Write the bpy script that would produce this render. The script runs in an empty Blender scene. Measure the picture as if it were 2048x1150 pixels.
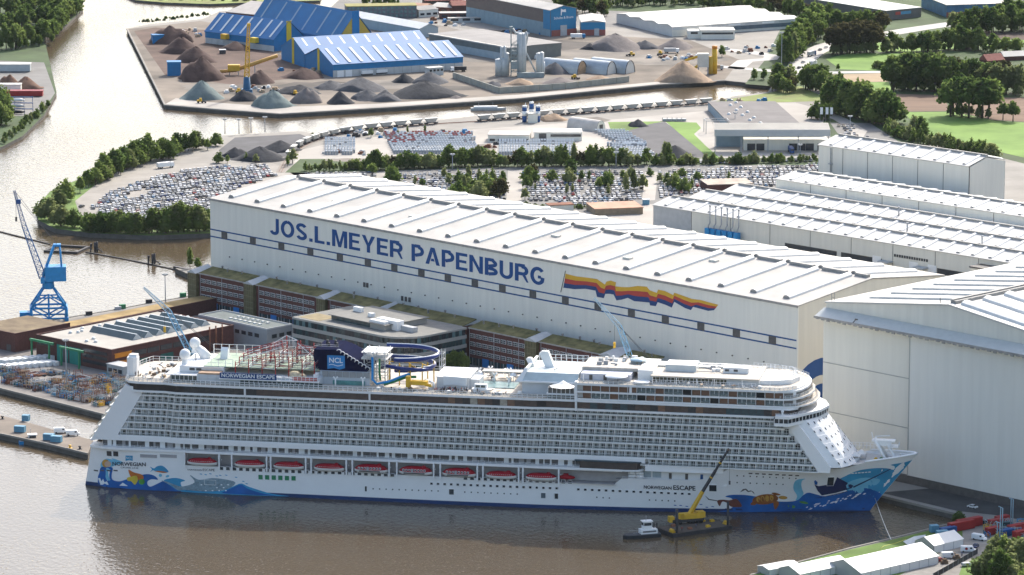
import bpy, bmesh, math, random
from mathutils import Vector, Matrix
from mathutils.geometry import tessellate_polygon
PI = math.pi
rnd = random.Random(11)
sc = bpy.context.scene
COL = sc.collection
# ---------------------------------------------------------------- camera
F, PITCH, CAMZ = 8533.238, 0.192376, 409.5337        # focal length in photo pixels, downward tilt, height over the water
cam = bpy.data.cameras.new('camera')
cam.sensor_width = 36.0
cam.lens = F / 2048 * 36
cam.clip_start, cam.clip_end = 5.0, 12000.0
camo = bpy.data.objects.new('camera', cam)
COL.objects.link(camo)
camo.location = (0, 0, CAMZ)
camo.rotation_euler = (PI / 2 - PITCH, 0, 0)
sc.camera = camo
# ---------------------------------------------------------------- sky, sun, exposure
SUN_EL, SUN_AZ = math.radians(40), math.radians(25)   # sun stands behind the halls, 25 degrees right of the view
w = bpy.data.worlds.new('World')
sc.world = w
w.use_nodes = True
nt = w.node_tree
sky = nt.nodes.new('ShaderNodeTexSky')
sky.sky_type = 'NISHITA'
sky.sun_disc = False
sky.sun_elevation = SUN_EL
sky.sun_rotation = SUN_AZ
sky.air_density, sky.dust_density, sky.ozone_density = 1.0, 3.2, .35
nt.nodes['Background'].inputs['Strength'].default_value = 0.15
nt.links.new(sky.outputs[0], nt.nodes['Background'].inputs[0])
sun = bpy.data.lights.new('sun', 'SUN')
sun.energy, sun.angle, sun.color = 2.55, math.radians(0.53), (1.0, 0.955, 0.88)
suno = bpy.data.objects.new('sun', sun)
COL.objects.link(suno)
sd = Vector((math.sin(SUN_AZ) * math.cos(SUN_EL), math.cos(SUN_AZ) * math.cos(SUN_EL), math.sin(SUN_EL)))
suno.rotation_euler = sd.to_track_quat('Z', 'Y').to_euler()
sc.view_settings.view_transform = 'Standard'
sc.view_settings.look = 'None'
sc.view_settings.gamma = 1.0
sc.view_settings.use_curve_mapping = False
sc.view_settings.exposure = 1.08
sc.cycles.max_bounces = 6
sc.cycles.transparent_max_bounces = 12
sc.cycles.volume_bounces = 0
sc.cycles.caustics_reflective = sc.cycles.caustics_refractive = False
sc.cycles.sample_clamp_indirect = 4.0
# ---------------------------------------------------------------- surveying: where a sight line of the photo meets the place
cP, sP = math.cos(PITCH), math.sin(PITCH)
def ray(px, py):
    x, v = (px - 1024) / F, -(py - 575) / F
    return Vector((x, cP + v * sP, -sP + v * cP))
def G(px, py, z=2.5):                                  # on the level z
    d = ray(px, py)
    return Vector((0, 0, CAMZ)) + d * ((z - CAMZ) / d.z)
def onplane(px, py, o, n):                             # on a wall through o with normal n
    d, c = ray(px, py), Vector((0, 0, CAMZ))
    return c + d * ((Vector(o) - c).dot(n) / d.dot(n))
def zy(y, py):                                         # height seen at row py over ground distance y
    k = (575 - py) / F
    return CAMZ + y * (k * cP - sP) / (cP + k * sP)
# ---------------------------------------------------------------- mesh helpers
class MB:
    def __init__(s):
        s.v, s.f, s.m, s.s = [], [], [], []
    def add(s, vs, fs, m=0, sm=False):
        o = len(s.v)
        s.v.extend([tuple(q) for q in vs])
        for f in fs:
            s.f.append([i + o for i in f]); s.m.append(m); s.s.append(sm)
        return s
    def box(s, a, b, m=0):
        x0, y0, z0 = a; x1, y1, z1 = b
        if x0 > x1: x0, x1 = x1, x0
        if y0 > y1: y0, y1 = y1, y0
        if z0 > z1: z0, z1 = z1, z0
        return s.add([(x0, y0, z0), (x1, y0, z0), (x1, y1, z0), (x0, y1, z0), (x0, y0, z1), (x1, y0, z1), (x1, y1, z1), (x0, y1, z1)],
                     [(0, 3, 2, 1), (4, 5, 6, 7), (0, 1, 5, 4), (1, 2, 6, 5), (2, 3, 7, 6), (3, 0, 4, 7)], m)
    def cbox(s, c, d, rz=0, m=0):                      # centre of base, size, turn
        ca, sa = math.cos(rz), math.sin(rz)
        x, y, z = c; hx, hy = d[0] / 2, d[1] / 2
        q = [(-hx, -hy), (hx, -hy), (hx, hy), (-hx, hy)]
        q = [(x + a * ca - b * sa, y + a * sa + b * ca) for a, b in q]
        return s.prism(q, z, z + d[2], m)
    def prism(s, p, z0, z1, m=0, mt=None):             # p counter-clockwise
        n = len(p)
        s.add([(a[0], a[1], z0) for a in p] + [(a[0], a[1], z1) for a in p], [(i, (i + 1) % n, n + (i + 1) % n, n + i) for i in range(n)], m)
        return s.cap(p, z1, m if mt is None else mt)
    def cap(s, p, z, m=0):
        if len(p) <= 4: return s.add([(a[0], a[1], z) for a in p], [tuple(range(len(p)))], m)
        t = tessellate_polygon([[Vector((a[0], a[1], 0)) for a in p]])
        fs = []
        for a, b, c in t:
            A, B, D = p[a], p[b], p[c]
            if (B[0] - A[0]) * (D[1] - A[1]) - (B[1] - A[1]) * (D[0] - A[0]) < 0: b, c = c, b
            fs.append((a, b, c))
        return s.add([(a[0], a[1], z) for a in p], fs, m)
    def quad(s, a, b, c, d, m=0): return s.add([a, b, c, d], [(0, 1, 2, 3)], m)
    def tri(s, a, b, c, m=0): return s.add([a, b, c], [(0, 1, 2)], m)
    def tube(s, pts, r, n=6, m=0, sm=True):
        pts = [Vector(p) for p in pts]
        vs, fs = [], []
        for i, p in enumerate(pts):
            d = (pts[min(i + 1, len(pts) - 1)] - pts[max(i - 1, 0)]).normalized()
            a = d.cross(Vector((0, 0, 1)) if abs(d.z) < .9 else Vector((1, 0, 0))).normalized()
            b = a.cross(d)
            rr = r[i] if isinstance(r, (list, tuple)) else r
            for k in range(n):
                t = 2 * PI * k / n
                vs.append(p + a * (rr * math.cos(t)) + b * (rr * math.sin(t)))
        for i in range(len(pts) - 1):
            for k in range(n):
                fs.append((i * n + k, i * n + (k + 1) % n, (i + 1) * n + (k + 1) % n, (i + 1) * n + k))
        fs.append(tuple(range(n))[::-1]); fs.append(tuple((len(pts) - 1) * n + k for k in range(n)))
        return s.add(vs, fs, m, sm and n > 4)
    def bar(s, a, b, w, m=0): return s.tube([a, b], w * .71, 4, m, False)
    def lathe(s, prof, n=12, c=(0, 0, 0), m=0, sm=True):
        vs = [(c[0] + r * math.cos(2 * PI * k / n), c[1] + r * math.sin(2 * PI * k / n), c[2] + z) for r, z in prof for k in range(n)]
        fs = [(i * n + k, i * n + (k + 1) % n, (i + 1) * n + (k + 1) % n, (i + 1) * n + k) for i in range(len(prof) - 1) for k in range(n)]
        fs.append(tuple((len(prof) - 1) * n + k for k in range(n)))
        return s.add(vs, fs, m, sm)
    def extx(s, prof, x0, x1, m=0, caps=True, sm=False):   # profile (y,z), run along x
        n = len(prof)
        fs = [(i, i + 1, n + i + 1, n + i) for i in range(n - 1)]
        if caps: fs += [tuple(range(n))[::-1], tuple(range(n, 2 * n)), (n - 1, 0, n, 2 * n - 1)]
        return s.add([(x0, y, z) for y, z in prof] + [(x1, y, z) for y, z in prof], fs, m, sm)
    def ellipsoid(s, c, r, m=0, n=10, k=6):
        vs = [(c[0] + r[0] * math.sin(PI * i / k) * math.cos(2 * PI * j / n), c[1] + r[1] * math.sin(PI * i / k) * math.sin(2 * PI * j / n), c[2] + r[2] * math.cos(PI * i / k)) for i in range(k + 1) for j in range(n)]
        return s.add(vs, [(i * n + j, (i + 1) * n + j, (i + 1) * n + (j + 1) % n, i * n + (j + 1) % n) for i in range(k) for j in range(n)], m, True)
    def mesh(s, name, mats):
        me = bpy.data.meshes.new(name)
        me.from_pydata(s.v, [], s.f)
        for q in (mats if isinstance(mats, (list, tuple)) else [mats]): me.materials.append(q)
        me.polygons.foreach_set('material_index', s.m)
        me.polygons.foreach_set('use_smooth', s.s)
        me.update()
        return me
def link(name, data, parent=None, loc=(0, 0, 0), rz=0):
    o = bpy.data.objects.new(name, data)
    COL.objects.link(o)
    o.location = loc
    o.rotation_euler = (0, 0, rz)
    if parent is not None: o.parent = parent
    return o
def tag(o, label=None, cat=None, group=None, kind=None):
    for k, v in (('label', label), ('category', cat), ('group', group), ('kind', kind)):
        if v: o[k] = v
    return o
def thing(name, label, cat, loc=(0, 0, 0), rz=0, group=None):
    o = link(name, None, None, loc, rz)
    o.empty_display_size = .5
    return tag(o, label, cat, group, 'thing')
def part(name, mb, mats, parent, label=None, kind=None, loc=(0, 0, 0), rz=0):
    return tag(link(name, mb.mesh(name, mats) if isinstance(mb, MB) else mb, parent, loc, rz), label, None, None, kind)
def solo(name, mb, mats, label, cat, loc=(0, 0, 0), rz=0, group=None, kind=None):
    return tag(link(name, mb.mesh(name, mats) if isinstance(mb, MB) else mb, None, loc, rz), label, cat, group, kind or 'thing')
def dup(root, loc, rz=0, label=None, group=None, sc_=None):
    def cp(o, par):
        c = o.copy(); COL.objects.link(c)
        if par is not None: c.parent = par
        for k in kids.get(o, ()): cp(k, c)
        return c
    kids = {}
    for k in list(root.children): kids.setdefault(root, []).append(k)
    for k in list(root.children):
        for g in list(k.children): kids.setdefault(k, []).append(g)
    r = cp(root, None)
    r.location = loc; r.rotation_euler = (0, 0, rz)
    if sc_: r.scale = sc_ if isinstance(sc_, tuple) else (sc_,) * 3
    if label: r['label'] = label
    if group: r['group'] = group
    return r
def structure(name, mb, mats): return tag(link(name, mb.mesh(name, mats)), None, None, None, 'structure')
def text_mb(s, h, width=None, bold=0.0, m=0):          # lettering lying in x,y: cap height h, optional total width
    cu = bpy.data.curves.new('lettering', 'FONT')
    cu.body = s; cu.offset = bold; cu.resolution_u = 3
    o = bpy.data.objects.new('lettering', cu)
    me = o.to_mesh()
    vs = [v.co.copy() for v in me.vertices]; fs = [tuple(p.vertices) for p in me.polygons]
    o.to_mesh_clear(); bpy.data.objects.remove(o); bpy.data.curves.remove(cu)
    x0, x1 = min(v.x for v in vs), max(v.x for v in vs)
    y1 = 0.70
    k = h / y1; kx = k if width is None else width / (x1 - x0)
    return [((v.x - x0) * kx, v.y * k) for v in vs], fs
def strip2(pts, w_):                                   # an even stroke along a path, mitred
    P = [Vector(p) for p in pts]; L_, R_ = [], []
    for i, q in enumerate(P):
        a = (q - P[i - 1]).normalized() if i else (P[1] - q).normalized()
        b = (P[i + 1] - q).normalized() if i < len(P) - 1 else a
        t = (a + b).normalized(); n = Vector((-t.y, t.x)); k = w_ / 2 / max(.4, t.dot(a))
        L_.append(q + n * k); R_.append(q - n * k)
    v = L_ + R_; m = len(P)
    return [tuple(q) for q in v], [(m + i, m + i + 1, i + 1, i) for i in range(m - 1)]
def arcp(cx, cy, rx, ry, a0, a1, n=10): return [(cx + rx * math.cos(math.radians(a0 + (a1 - a0) * i / n)), cy + ry * math.sin(math.radians(a0 + (a1 - a0) * i / n))) for i in range(n + 1)]
HW = .19
GLY = {                                                # heavy block capitals: width, outlines, strokes
    'J': (.56, [], [arcp(.27, .27, .18, .18, 190, 360, 8) + [(.45, 1)]]), 'O': (.80, [], [arcp(.40, .5, .305, .42, 90, 450, 22)]),
    'S': (.66, [], [arcp(.33, .735, .225, .18, 20, 200, 9) + [(.20, .58), (.42, .44)] + arcp(.33, .27, .225, .18, 30, -165, 9)]),
    '.': (.24, [[(.02, 0), (.22, 0), (.22, .2), (.02, .2)]], []), ' ': (.30, [], []),
    'L': (.58, [[(0, 0), (.58, 0), (.58, .17), (.2, .17), (.2, 1), (0, 1)]], []),
    'M': (.88, [[(0, 0), (.19, 0), (.19, .70), (.355, 0), (.525, 0), (.69, .70), (.69, 0), (.88, 0), (.88, 1), (.62, 1), (.44, .30), (.26, 1), (0, 1)]], []),
    'E': (.64, [[(0, 0), (.64, 0), (.64, .17), (.2, .17), (.2, .43), (.58, .43), (.58, .59), (.2, .59), (.2, .83), (.63, .83), (.63, 1), (0, 1)]], []),
    'Y': (.76, [[(.285, 0), (.475, 0), (.475, .4), (.76, 1), (.55, 1), (.38, .58), (.21, 1), (0, 1), (.285, .4)]], []),
    'R': (.72, [[(0, 0), (.2, 0), (.2, 1), (0, 1)], [(.40, .36), (.62, 0), (.72, 0), (.72, .02), (.58, .37)]], [[(.2, .92), (.44, .92)] + arcp(.44, .645, .185, .2, 90, -90, 8)[:] + [(.2, .445)]]),
    'P': (.68, [[(0, 0), (.2, 0), (.2, 1), (0, 1)]], [[(.2, .92), (.42, .92)] + arcp(.42, .645, .185, .2, 80, -80, 8) + [(.2, .37)]]),
    'A': (.80, [[(0, 0), (.2, 0), (.40, .74), (.60, 0), (.80, 0), (.51, 1), (.29, 1)], [(.29, .2), (.51, .2), (.47, .35), (.33, .35)]], []),
    'N': (.74, [[(0, 0), (.19, 0), (.19, .66), (.55, 0), (.74, 0), (.74, 1), (.55, 1), (.55, .34), (.19, 1), (0, 1)]], []),
    'B': (.70, [[(0, 0), (.2, 0), (.2, 1), (0, 1)]], [[(.2, .92), (.42, .92)] + arcp(.42, .72, .16, .12, 60, -60, 6) + [(.2, .53)], [(.2, .42), (.44, .40)] + arcp(.44, .26, .17, .12, 60, -60, 6) + [(.2, .08)]]),
    'U': (.72, [], [[(.095, 1), (.095, .36)] + arcp(.36, .33, .265, .25, 180, 360, 10) + [(.625, 1)]]),
    'G': (.80, [[(.40, .36), (.568, .36), (.568, .53), (.40, .53)]], [arcp(.40, .5, .305, .42, 40, 318, 18) + [(.665, .44)]]),
}
def block_text(s, h, width):
    tot = sum(GLY[c][0] + .10 for c in s) - .10; k = width / tot; x = 0; V, Fc = [], []
    for c in s:
        w_, outs, strokes = GLY[c]
        for o_ in outs:
            t = MB().cap(o_ if len(o_) > 4 else o_, 0); b = len(V)
            V += [((x + a) * k, q * h) for a, q, _ in t.v]; Fc += [tuple(i + b for i in f) for f in t.f]
        for st_ in strokes:
            v, f = strip2(st_, HW); b = len(V)
            V += [((x + a) * k, q * h) for a, q in v]
            for fa in f:
                A_, B_, C_ = (V[i + b] for i in fa[:3])
                Fc.append(tuple(i + b for i in (fa if (B_[0] - A_[0]) * (C_[1] - A_[1]) - (B_[1] - A_[1]) * (C_[0] - A_[0]) > 0 else fa[::-1])))
        x += w_ + .10
    return V, Fc
# ---------------------------------------------------------------- materials
MATS = {}
def M(name, col, rough=.7, var=.12, scale=.25, bump=0.0, metal=0.0, stretch=None, spec=.28, objvar=0.0, col2=None, detail=4.0, alpha=1.0, trans=0.0):
    if name in MATS: return MATS[name]
    m = bpy.data.materials.new(name); m.use_nodes = True
    t = m.node_tree; b = t.nodes['Principled BSDF']
    b.inputs['Roughness'].default_value = rough
    b.inputs['Metallic'].default_value = metal
    b.inputs['Specular IOR Level'].default_value = spec
    b.inputs['Alpha'].default_value = alpha
    tc = t.nodes.new('ShaderNodeTexCoord')
    mp = t.nodes.new('ShaderNodeMapping')
    mp.inputs['Scale'].default_value = stretch or (1, 1, 1)
    t.links.new(tc.outputs['Object'], mp.inputs[0])
    n = t.nodes.new('ShaderNodeTexNoise')
    n.inputs['Scale'].default_value = scale; n.inputs['Detail'].default_value = detail; n.inputs['Roughness'].default_value = .6
    t.links.new(mp.outputs[0], n.inputs['Vector'])
    rp = t.nodes.new('ShaderNodeValToRGB')
    rp.color_ramp.elements[0].position, rp.color_ramp.elements[1].position = .3, .7
    lo = [max(0, c * (1 - var)) for c in col]; hi = [min(1, c * (1 + var)) for c in (col2 or col)]
    rp.color_ramp.elements[0].color = (*lo, 1); rp.color_ramp.elements[1].color = (*hi, 1)
    t.links.new(n.outputs[0], rp.inputs[0])
    out = rp.outputs[0]
    if objvar:
        oi = t.nodes.new('ShaderNodeObjectInfo')
        mr = t.nodes.new('ShaderNodeMapRange')
        mr.inputs['To Min'].default_value, mr.inputs['To Max'].default_value = 1 - objvar, 1 + objvar
        t.links.new(oi.outputs['Random'], mr.inputs['Value'])
        mx = t.nodes.new('ShaderNodeVectorMath'); mx.operation = 'SCALE'
        t.links.new(out, mx.inputs[0]); t.links.new(mr.outputs[0], mx.inputs['Scale'])
        out = mx.outputs[0]
    t.links.new(out, b.inputs['Base Color'])
    if bump:
        bp = t.nodes.new('ShaderNodeBump'); bp.inputs['Strength'].default_value = 1.0; bp.inputs['Distance'].default_value = bump
        t.links.new(n.outputs[0], bp.inputs['Height']); t.links.new(bp.outputs[0], b.inputs['Normal'])
    MATS[name] = m
    return m
VS = (1, 1, .06)                                       # rain streaks running down walls
white_wall = M('white_wall', (.72, .70, .62), .55, .05, .4, stretch=VS)
pale_wall = M('pale_wall', (.66, .64, .56), .55, .06, .4, stretch=VS)
cream_wall = M('cream_wall', (.66, .62, .52), .55, .05, .3, stretch=VS)
roof_pale = M('roof_pale', (.37, .355, .325), .6, .14, .06, stretch=(1, 1, 1))
roof_white = M('roof_white', (.48, .47, .435), .55, .10, .07)
skylight_white = M('skylight_white', (.62, .62, .59), .4, .08, .3)
grey_trim = M('grey_trim', (.30, .29, .27), .6, .2, .5)
dark_trim = M('dark_trim', (.09, .085, .08), .6, .2, .5)
dark_glass = M('dark_glass', (.025, .032, .038), .12, .4, .4, spec=.6)
teal_glass = M('teal_glass', (.03, .055, .06), .1, .5, .4, spec=.7)
blue_paint = M('blue_paint', (.012, .07, .22), .5, .06, .5)
crane_blue = M('crane_blue', (.018, .23, .50), .45, .12, .5)
pale_blue_paint = M('pale_blue_paint', (.22, .42, .58), .5, .12, .5)
brick_red = M('brick_red', (.105, .044, .036), .8, .2, .9)
brick_dark = M('brick_dark', (.085, .035, .03), .8, .2, .9)
concrete = M('concrete', (.235, .22, .195), .85, .2, .04, detail=8)
concrete_dark = M('concrete_dark', (.10, .095, .085), .85, .25, .3)
asphalt = M('asphalt', (.17, .165, .155), .85, .18, .06)
asphalt_dark = M('asphalt_dark', (.075, .075, .08), .85, .22, .08)
paving_pale = M('paving_pale', (.34, .315, .28), .85, .18, .03, detail=9)
sand = M('sand', (.115, .10, .082), .95, .25, .02, col2=(.20, .168, .135), detail=9)
grass = M('grass', (.10, .155, .035), .9, .3, .05, col2=(.12, .20, .04), bump=.15)
grass_bright = M('grass_bright', (.105, .20, .032), .9, .2, .03, col2=(.15, .245, .048), detail=8)
grass_dry = M('grass_dry', (.21, .20, .08), .9, .3, .08, col2=(.15, .20, .05))
meadow_dark = M('meadow_dark', (.045, .075, .025), .9, .35, .04)
field_brown = M('field_brown', (.17, .115, .08), .95, .2, .12, stretch=(.15, 1, 1))
field_tan = M('field_tan', (.33, .25, .16), .95, .15, .05)
green_roof = M('green_roof', (.085, .095, .03), .95, .5, .16, col2=(.14, .12, .05), bump=.1)
brown_roof = M('brown_roof', (.145, .105, .07), .95, .25, .12, col2=(.18, .14, .085))
steel = M('steel', (.34, .35, .36), .45, .15, .6)
dark_steel = M('dark_steel', (.035, .035, .038), .6, .3, .6)
yellow_paint = M('yellow_paint', (.60, .36, .03), .45, .12, .5)
red_paint = M('red_paint', (.30, .022, .022), .5, .15, .5)
rust = M('rust', (.20, .085, .05), .9, .3, .4)
orange_roof = M('orange_roof', (.42, .25, .17), .85, .2, .15)
white_paint = M('white_paint', (.78, .78, .76), .4, .04, .4)
grey_paint = M('grey_paint', (.42, .43, .43), .55, .1, .3)
wood = M('wood', (.16, .11, .07), .9, .3, .5)
tent_white = M('tent_white', (.64, .64, .62), .5, .02, .3)
green_paint = M('green_paint', (.03, .20, .09), .5, .15, .5)
teal_paint = M('teal_paint', (.015, .20, .17), .5, .12, .3)
orange_paint = M('orange_paint', (.55, .20, .02), .5, .12, .4)
light_blue_paint = M('light_blue_paint', (.11, .27, .38), .5, .12, .5)
rubber = M('rubber', (.02, .02, .02), .8, .2, 1)
# water: brown silt, light wind ripple
def make_water():
    m = bpy.data.materials.new('water'); m.use_nodes = True
    t = m.node_tree; b = t.nodes['Principled BSDF']
    b.inputs['Roughness'].default_value = .09
    b.inputs['IOR'].default_value = 1.333
    tc = t.nodes.new('ShaderNodeTexCoord')
    def nz(scale, detail, st=(1, 1, 1)):
        mp = t.nodes.new('ShaderNodeMapping'); mp.inputs['Scale'].default_value = st; mp.inputs['Rotation'].default_value = (0, 0, .4)
        n = t.nodes.new('ShaderNodeTexNoise'); n.inputs['Scale'].default_value = scale; n.inputs['Detail'].default_value = detail
        t.links.new(tc.outputs['Object'], mp.inputs[0]); t.links.new(mp.outputs[0], n.inputs['Vector'])
        return n
    a = nz(.012, 3, (1, .4, 1)); r = t.nodes.new('ShaderNodeValToRGB')
    r.color_ramp.elements[0].color = (.072, .053, .031, 1); r.color_ramp.elements[1].color = (.100, .075, .046, 1)
    t.links.new(a.outputs[0], r.inputs[0]); t.links.new(r.outputs[0], b.inputs['Base Color'])
    n1 = nz(.55, 2.5, (1, .6, 1)); n2 = nz(.08, 2, (1, .5, 1)); n3 = nz(.009, 5, (1, .35, 1))
    ad = t.nodes.new('ShaderNodeMath'); ad.operation = 'MULTIPLY_ADD'; ad.inputs[1].default_value = .8
    t.links.new(n2.outputs[0], ad.inputs[0]); t.links.new(n1.outputs[0], ad.inputs[2])
    mr = t.nodes.new('ShaderNodeMapRange'); mr.inputs['From Min'].default_value, mr.inputs['From Max'].default_value = .35, .65   # calm and ruffled patches
    mr.inputs['To Min'].default_value, mr.inputs['To Max'].default_value = .12, .31
    t.links.new(n3.outputs[0], mr.inputs['Value'])
    bp = t.nodes.new('ShaderNodeBump'); bp.inputs['Strength'].default_value = 1
    t.links.new(mr.outputs[0], bp.inputs['Distance'])
    n4 = nz(.8, 1, (1, .6, 1)); m4 = t.nodes.new('ShaderNodeMapRange')          # scattered sharp wavelets that catch the sun
    m4.inputs['From Min'].default_value, m4.inputs['From Max'].default_value, m4.inputs['To Max'].default_value = .62, .92, .6
    t.links.new(n4.outputs[0], m4.inputs['Value']); a4 = t.nodes.new('ShaderNodeMath'); t.links.new(ad.outputs[0], a4.inputs[0]); t.links.new(m4.outputs[0], a4.inputs[1])
    t.links.new(a4.outputs[0], bp.inputs['Height']); t.links.new(bp.outputs[0], b.inputs['Normal'])
    return m
water_mat = make_water()
# ================================================================ the setting: water, land, fields, roads
structure('water', MB().quad((-2500, -400, 0), (2500, -400, 0), (2500, 6500, 0), (-2500, 6500, 0)), water_mat)
def gp(pts, z): return [tuple(G(x, y, z).xy) for x, y in pts]
def ccw(p):
    a = sum(p[i][0] * p[(i + 1) % len(p)][1] - p[(i + 1) % len(p)][0] * p[i][1] for i in range(len(p)))
    return p if a > 0 else p[::-1]
def land(name, pts, z=2.5, extra=(), mats=None):
    p = ccw(gp(pts, z) + list(extra))
    return structure(name, MB().prism(p, -4, z, 1, 0), mats or [concrete, concrete_dark])
def sheet(name, pts, z, mat, extra=()):
    return structure(name, MB().cap(ccw(gp(pts, z) + list(extra)), z), mat)
MAIN = [(-80, 758), (0, 776), (120, 806), (215, 830), (420, 880), (800, 940), (1300, 955), (1700, 975), (1756, 990), (1912, 1027), (1931, 1036), (1905, 1047), (1850, 1061), (1790, 1076), (1700, 1097), (1500, 1151), (1330, 1200)]
MAIN2 = [(2300, 1200), (2300, -60), (705, -60), (690, 10), (610, 26), (525, 18), (440, 22), (405, 38), (300, 48), (254, 57), (330, 210), (440, 219), (560, 228), (660, 222), (760, 216), (1040, 197), (1320, 169), (1450, 161), (1500, 166), (1545, 171), (1535, 184), (1470, 192), (1420, 202), (1200, 214), (950, 232), (760, 252), (640, 268), (600, 262), (500, 268), (427, 272), (400, 286), (310, 303), (230, 325), (170, 352), (100, 382), (72, 415), (76, 440), (110, 457), (180, 466), (300, 471), (430, 466), (520, 500), (520, 540), (430, 546), (350, 536), (372, 546), (405, 556), (392, 590), (300, 606), (215, 622), (100, 641), (0, 657), (-80, 668)]
land('harbour_ground', MAIN + MAIN2)
land('west_bank', [(-80, 300), (0, 295), (20, 285), (45, 272), (88, 230), (101, 206), (113, 184), (95, 105), (88, 76), (130, 52), (166, 18), (140, 4), (115, -60), (-500, -60), (-500, 300)], 2.0, mats=[meadow_dark, concrete_dark])
land('far_bank', [(270, 0), (330, 5), (420, 8), (520, 4), (640, 1), (660, -60), (150, -60)], 1.6, mats=[grass_dry, concrete_dark])
land('dock_mole', [(-80, 812), (0, 830), (60, 846), (130, 866), (186, 880), (176, 907), (90, 886), (0, 867), (-80, 850)], 2.6, mats=[M('mole_paving', (.19, .16, .13), .9, .25, .06, detail=8), concrete_dark])
GZ = 2.5
sheet('sandy_yard_ground', [(256, 58), (331, 208), (560, 226), (1040, 195), (1320, 167), (1450, 159), (1480, 120), (1380, 80), (1000, 60), (520, 60), (400, 42)], GZ + .02, sand)
sheet('ore_stained_ground', [(268, 62), (330, 150), (470, 170), (640, 150), (560, 110), (420, 60), (310, 55)], GZ + .04, M('ore_dirt', (.105, .07, .055), .95, .3, .05))
sheet('quay_strip', [(331, 208), (560, 226.5), (1040, 195.5), (1320, 167.5), (1318, 163), (1040, 189), (760, 207), (560, 214), (400, 203), (352, 196)], GZ + .06, paving_pale)
sheet('grey_yard_ground', [(640, 35), (1000, 40), (1480, 70), (1600, 30), (1500, 0), (1200, -40), (720, -40)], GZ + .03, asphalt)
sheet('green_country', [(1490, 168), (1530, 120), (1560, 60), (1640, 25), (1700, -60), (2300, -60), (2300, 420), (2060, 330), (1900, 290), (1680, 290), (1640, 255), (1640, 180)], GZ + .02, meadow_dark)
sheet('north_wood_ground', [(1190, 20), (1640, 40), (1700, -60), (1000, -60)], GZ + .045, meadow_dark)
sheet('horse_meadow', [(1652, 118), (1700, 106), (1845, 108), (1848, 140), (1745, 141), (1680, 138)], GZ + .06, grass_bright)
sheet('meadow_strip', [(1720, 86), (1830, 84), (1880, 68), (2060, 70), (2060, 84), (1850, 102), (1760, 104)], GZ + .06, grass_bright)
sheet('stubble_field', [(1664, 149), (1778, 146), (1777, 163), (1700, 165)], GZ + .06, field_tan)
sheet('grass_field', [(1700, 165.5), (1777, 163.5), (1785, 184), (1725, 180)], GZ + .06, grass_bright)
sheet('ploughed_field', [(1762, 187), (1880, 190), (1905, 222), (1815, 223)], GZ + .06, field_brown)
sheet('ploughed_field', [(1905, 222), (1900, 195), (2100, 195), (2100, 246), (1990, 240)], GZ + .06, field_brown)
sheet('green_pasture', [(1808, 224.5), (1905, 223.5), (1990, 241.5), (2100, 248), (2160, 340), (2060, 318), (1900, 280), (1840, 262)], GZ + .06, grass_bright)
sheet('ploughed_field', [(1950, 62), (2060, 66), (2060, 80), (1985, 78)], GZ + .08, M('field_dark', (.09, .065, .05), .95, .2, .1))
def road(name, pts, wid, z, mat):
    p = [G(x, y, z) for x, y in pts]
    l, r_ = [], []
    for i, q in enumerate(p):
        d = (p[min(i + 1, len(p) - 1)] - p[max(i - 1, 0)]).normalized()
        n = Vector((-d.y, d.x, 0)) * wid / 2
        l.append(q + n); r_.append(q - n)
    mb = MB()
    for i in range(len(p) - 1): mb.quad(r_[i], r_[i + 1], l[i + 1], l[i])
    return structure(name, mb, mat), p
road_mat = M('road_surface', (.40, .385, .36), .8, .06, .05)
mr, mrp = road('main_road', [(1602, 150), (1600, 132), (1605, 120), (1625, 105), (1655, 91), (1700, 80), (1760, 70), (1830, 58), (1900, 48), (1990, 38)], 17, GZ + .10, road_mat)
road('side_road', [(1440, 133), (1500, 138), (1560, 143), (1602, 146), (1700, 144.5), (1800, 143.5)], 10, GZ + .12, road_mat)
road('works_road', [(1470, 138), (1490, 122), (1540, 118), (1545, 112), (1500, 104), (1440, 98)], 12, GZ + .12, road_mat)
road('lot_road', [(1640, 222), (1680, 238), (1720, 262), (1700, 290)], 9, GZ + .10, paving_pale)
mk = MB()
for i in range(len(mrp) - 1):
    a, b = mrp[i], mrp[i + 1]
    L = (b - a).length; d = (b - a) / L; n = Vector((-d.y, d.x, 0)) * .18
    k = 0.0
    while k + 6 < L:
        p, q = a + d * k, a + d * (k + 6); p.z = q.z = GZ + .105
        mk.quad(p - n, q - n, q + n, p + n); k += 14
structure('road_markings', mk, white_paint)
sheet('bus_yard', [(1590, 205), (1655, 222), (1640, 262), (1560, 262), (1510, 205)], GZ + .06, paving_pale)
sheet('east_car_park', [(1660, 245), (1740, 246), (1800, 285), (1690, 288)], GZ + .07, asphalt)
sheet('grassy_headland', [(1420, 204), (1535, 186), (1600, 172), (1640, 190), (1640, 202), (1420, 210)], GZ + .05, grass_dry)
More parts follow.
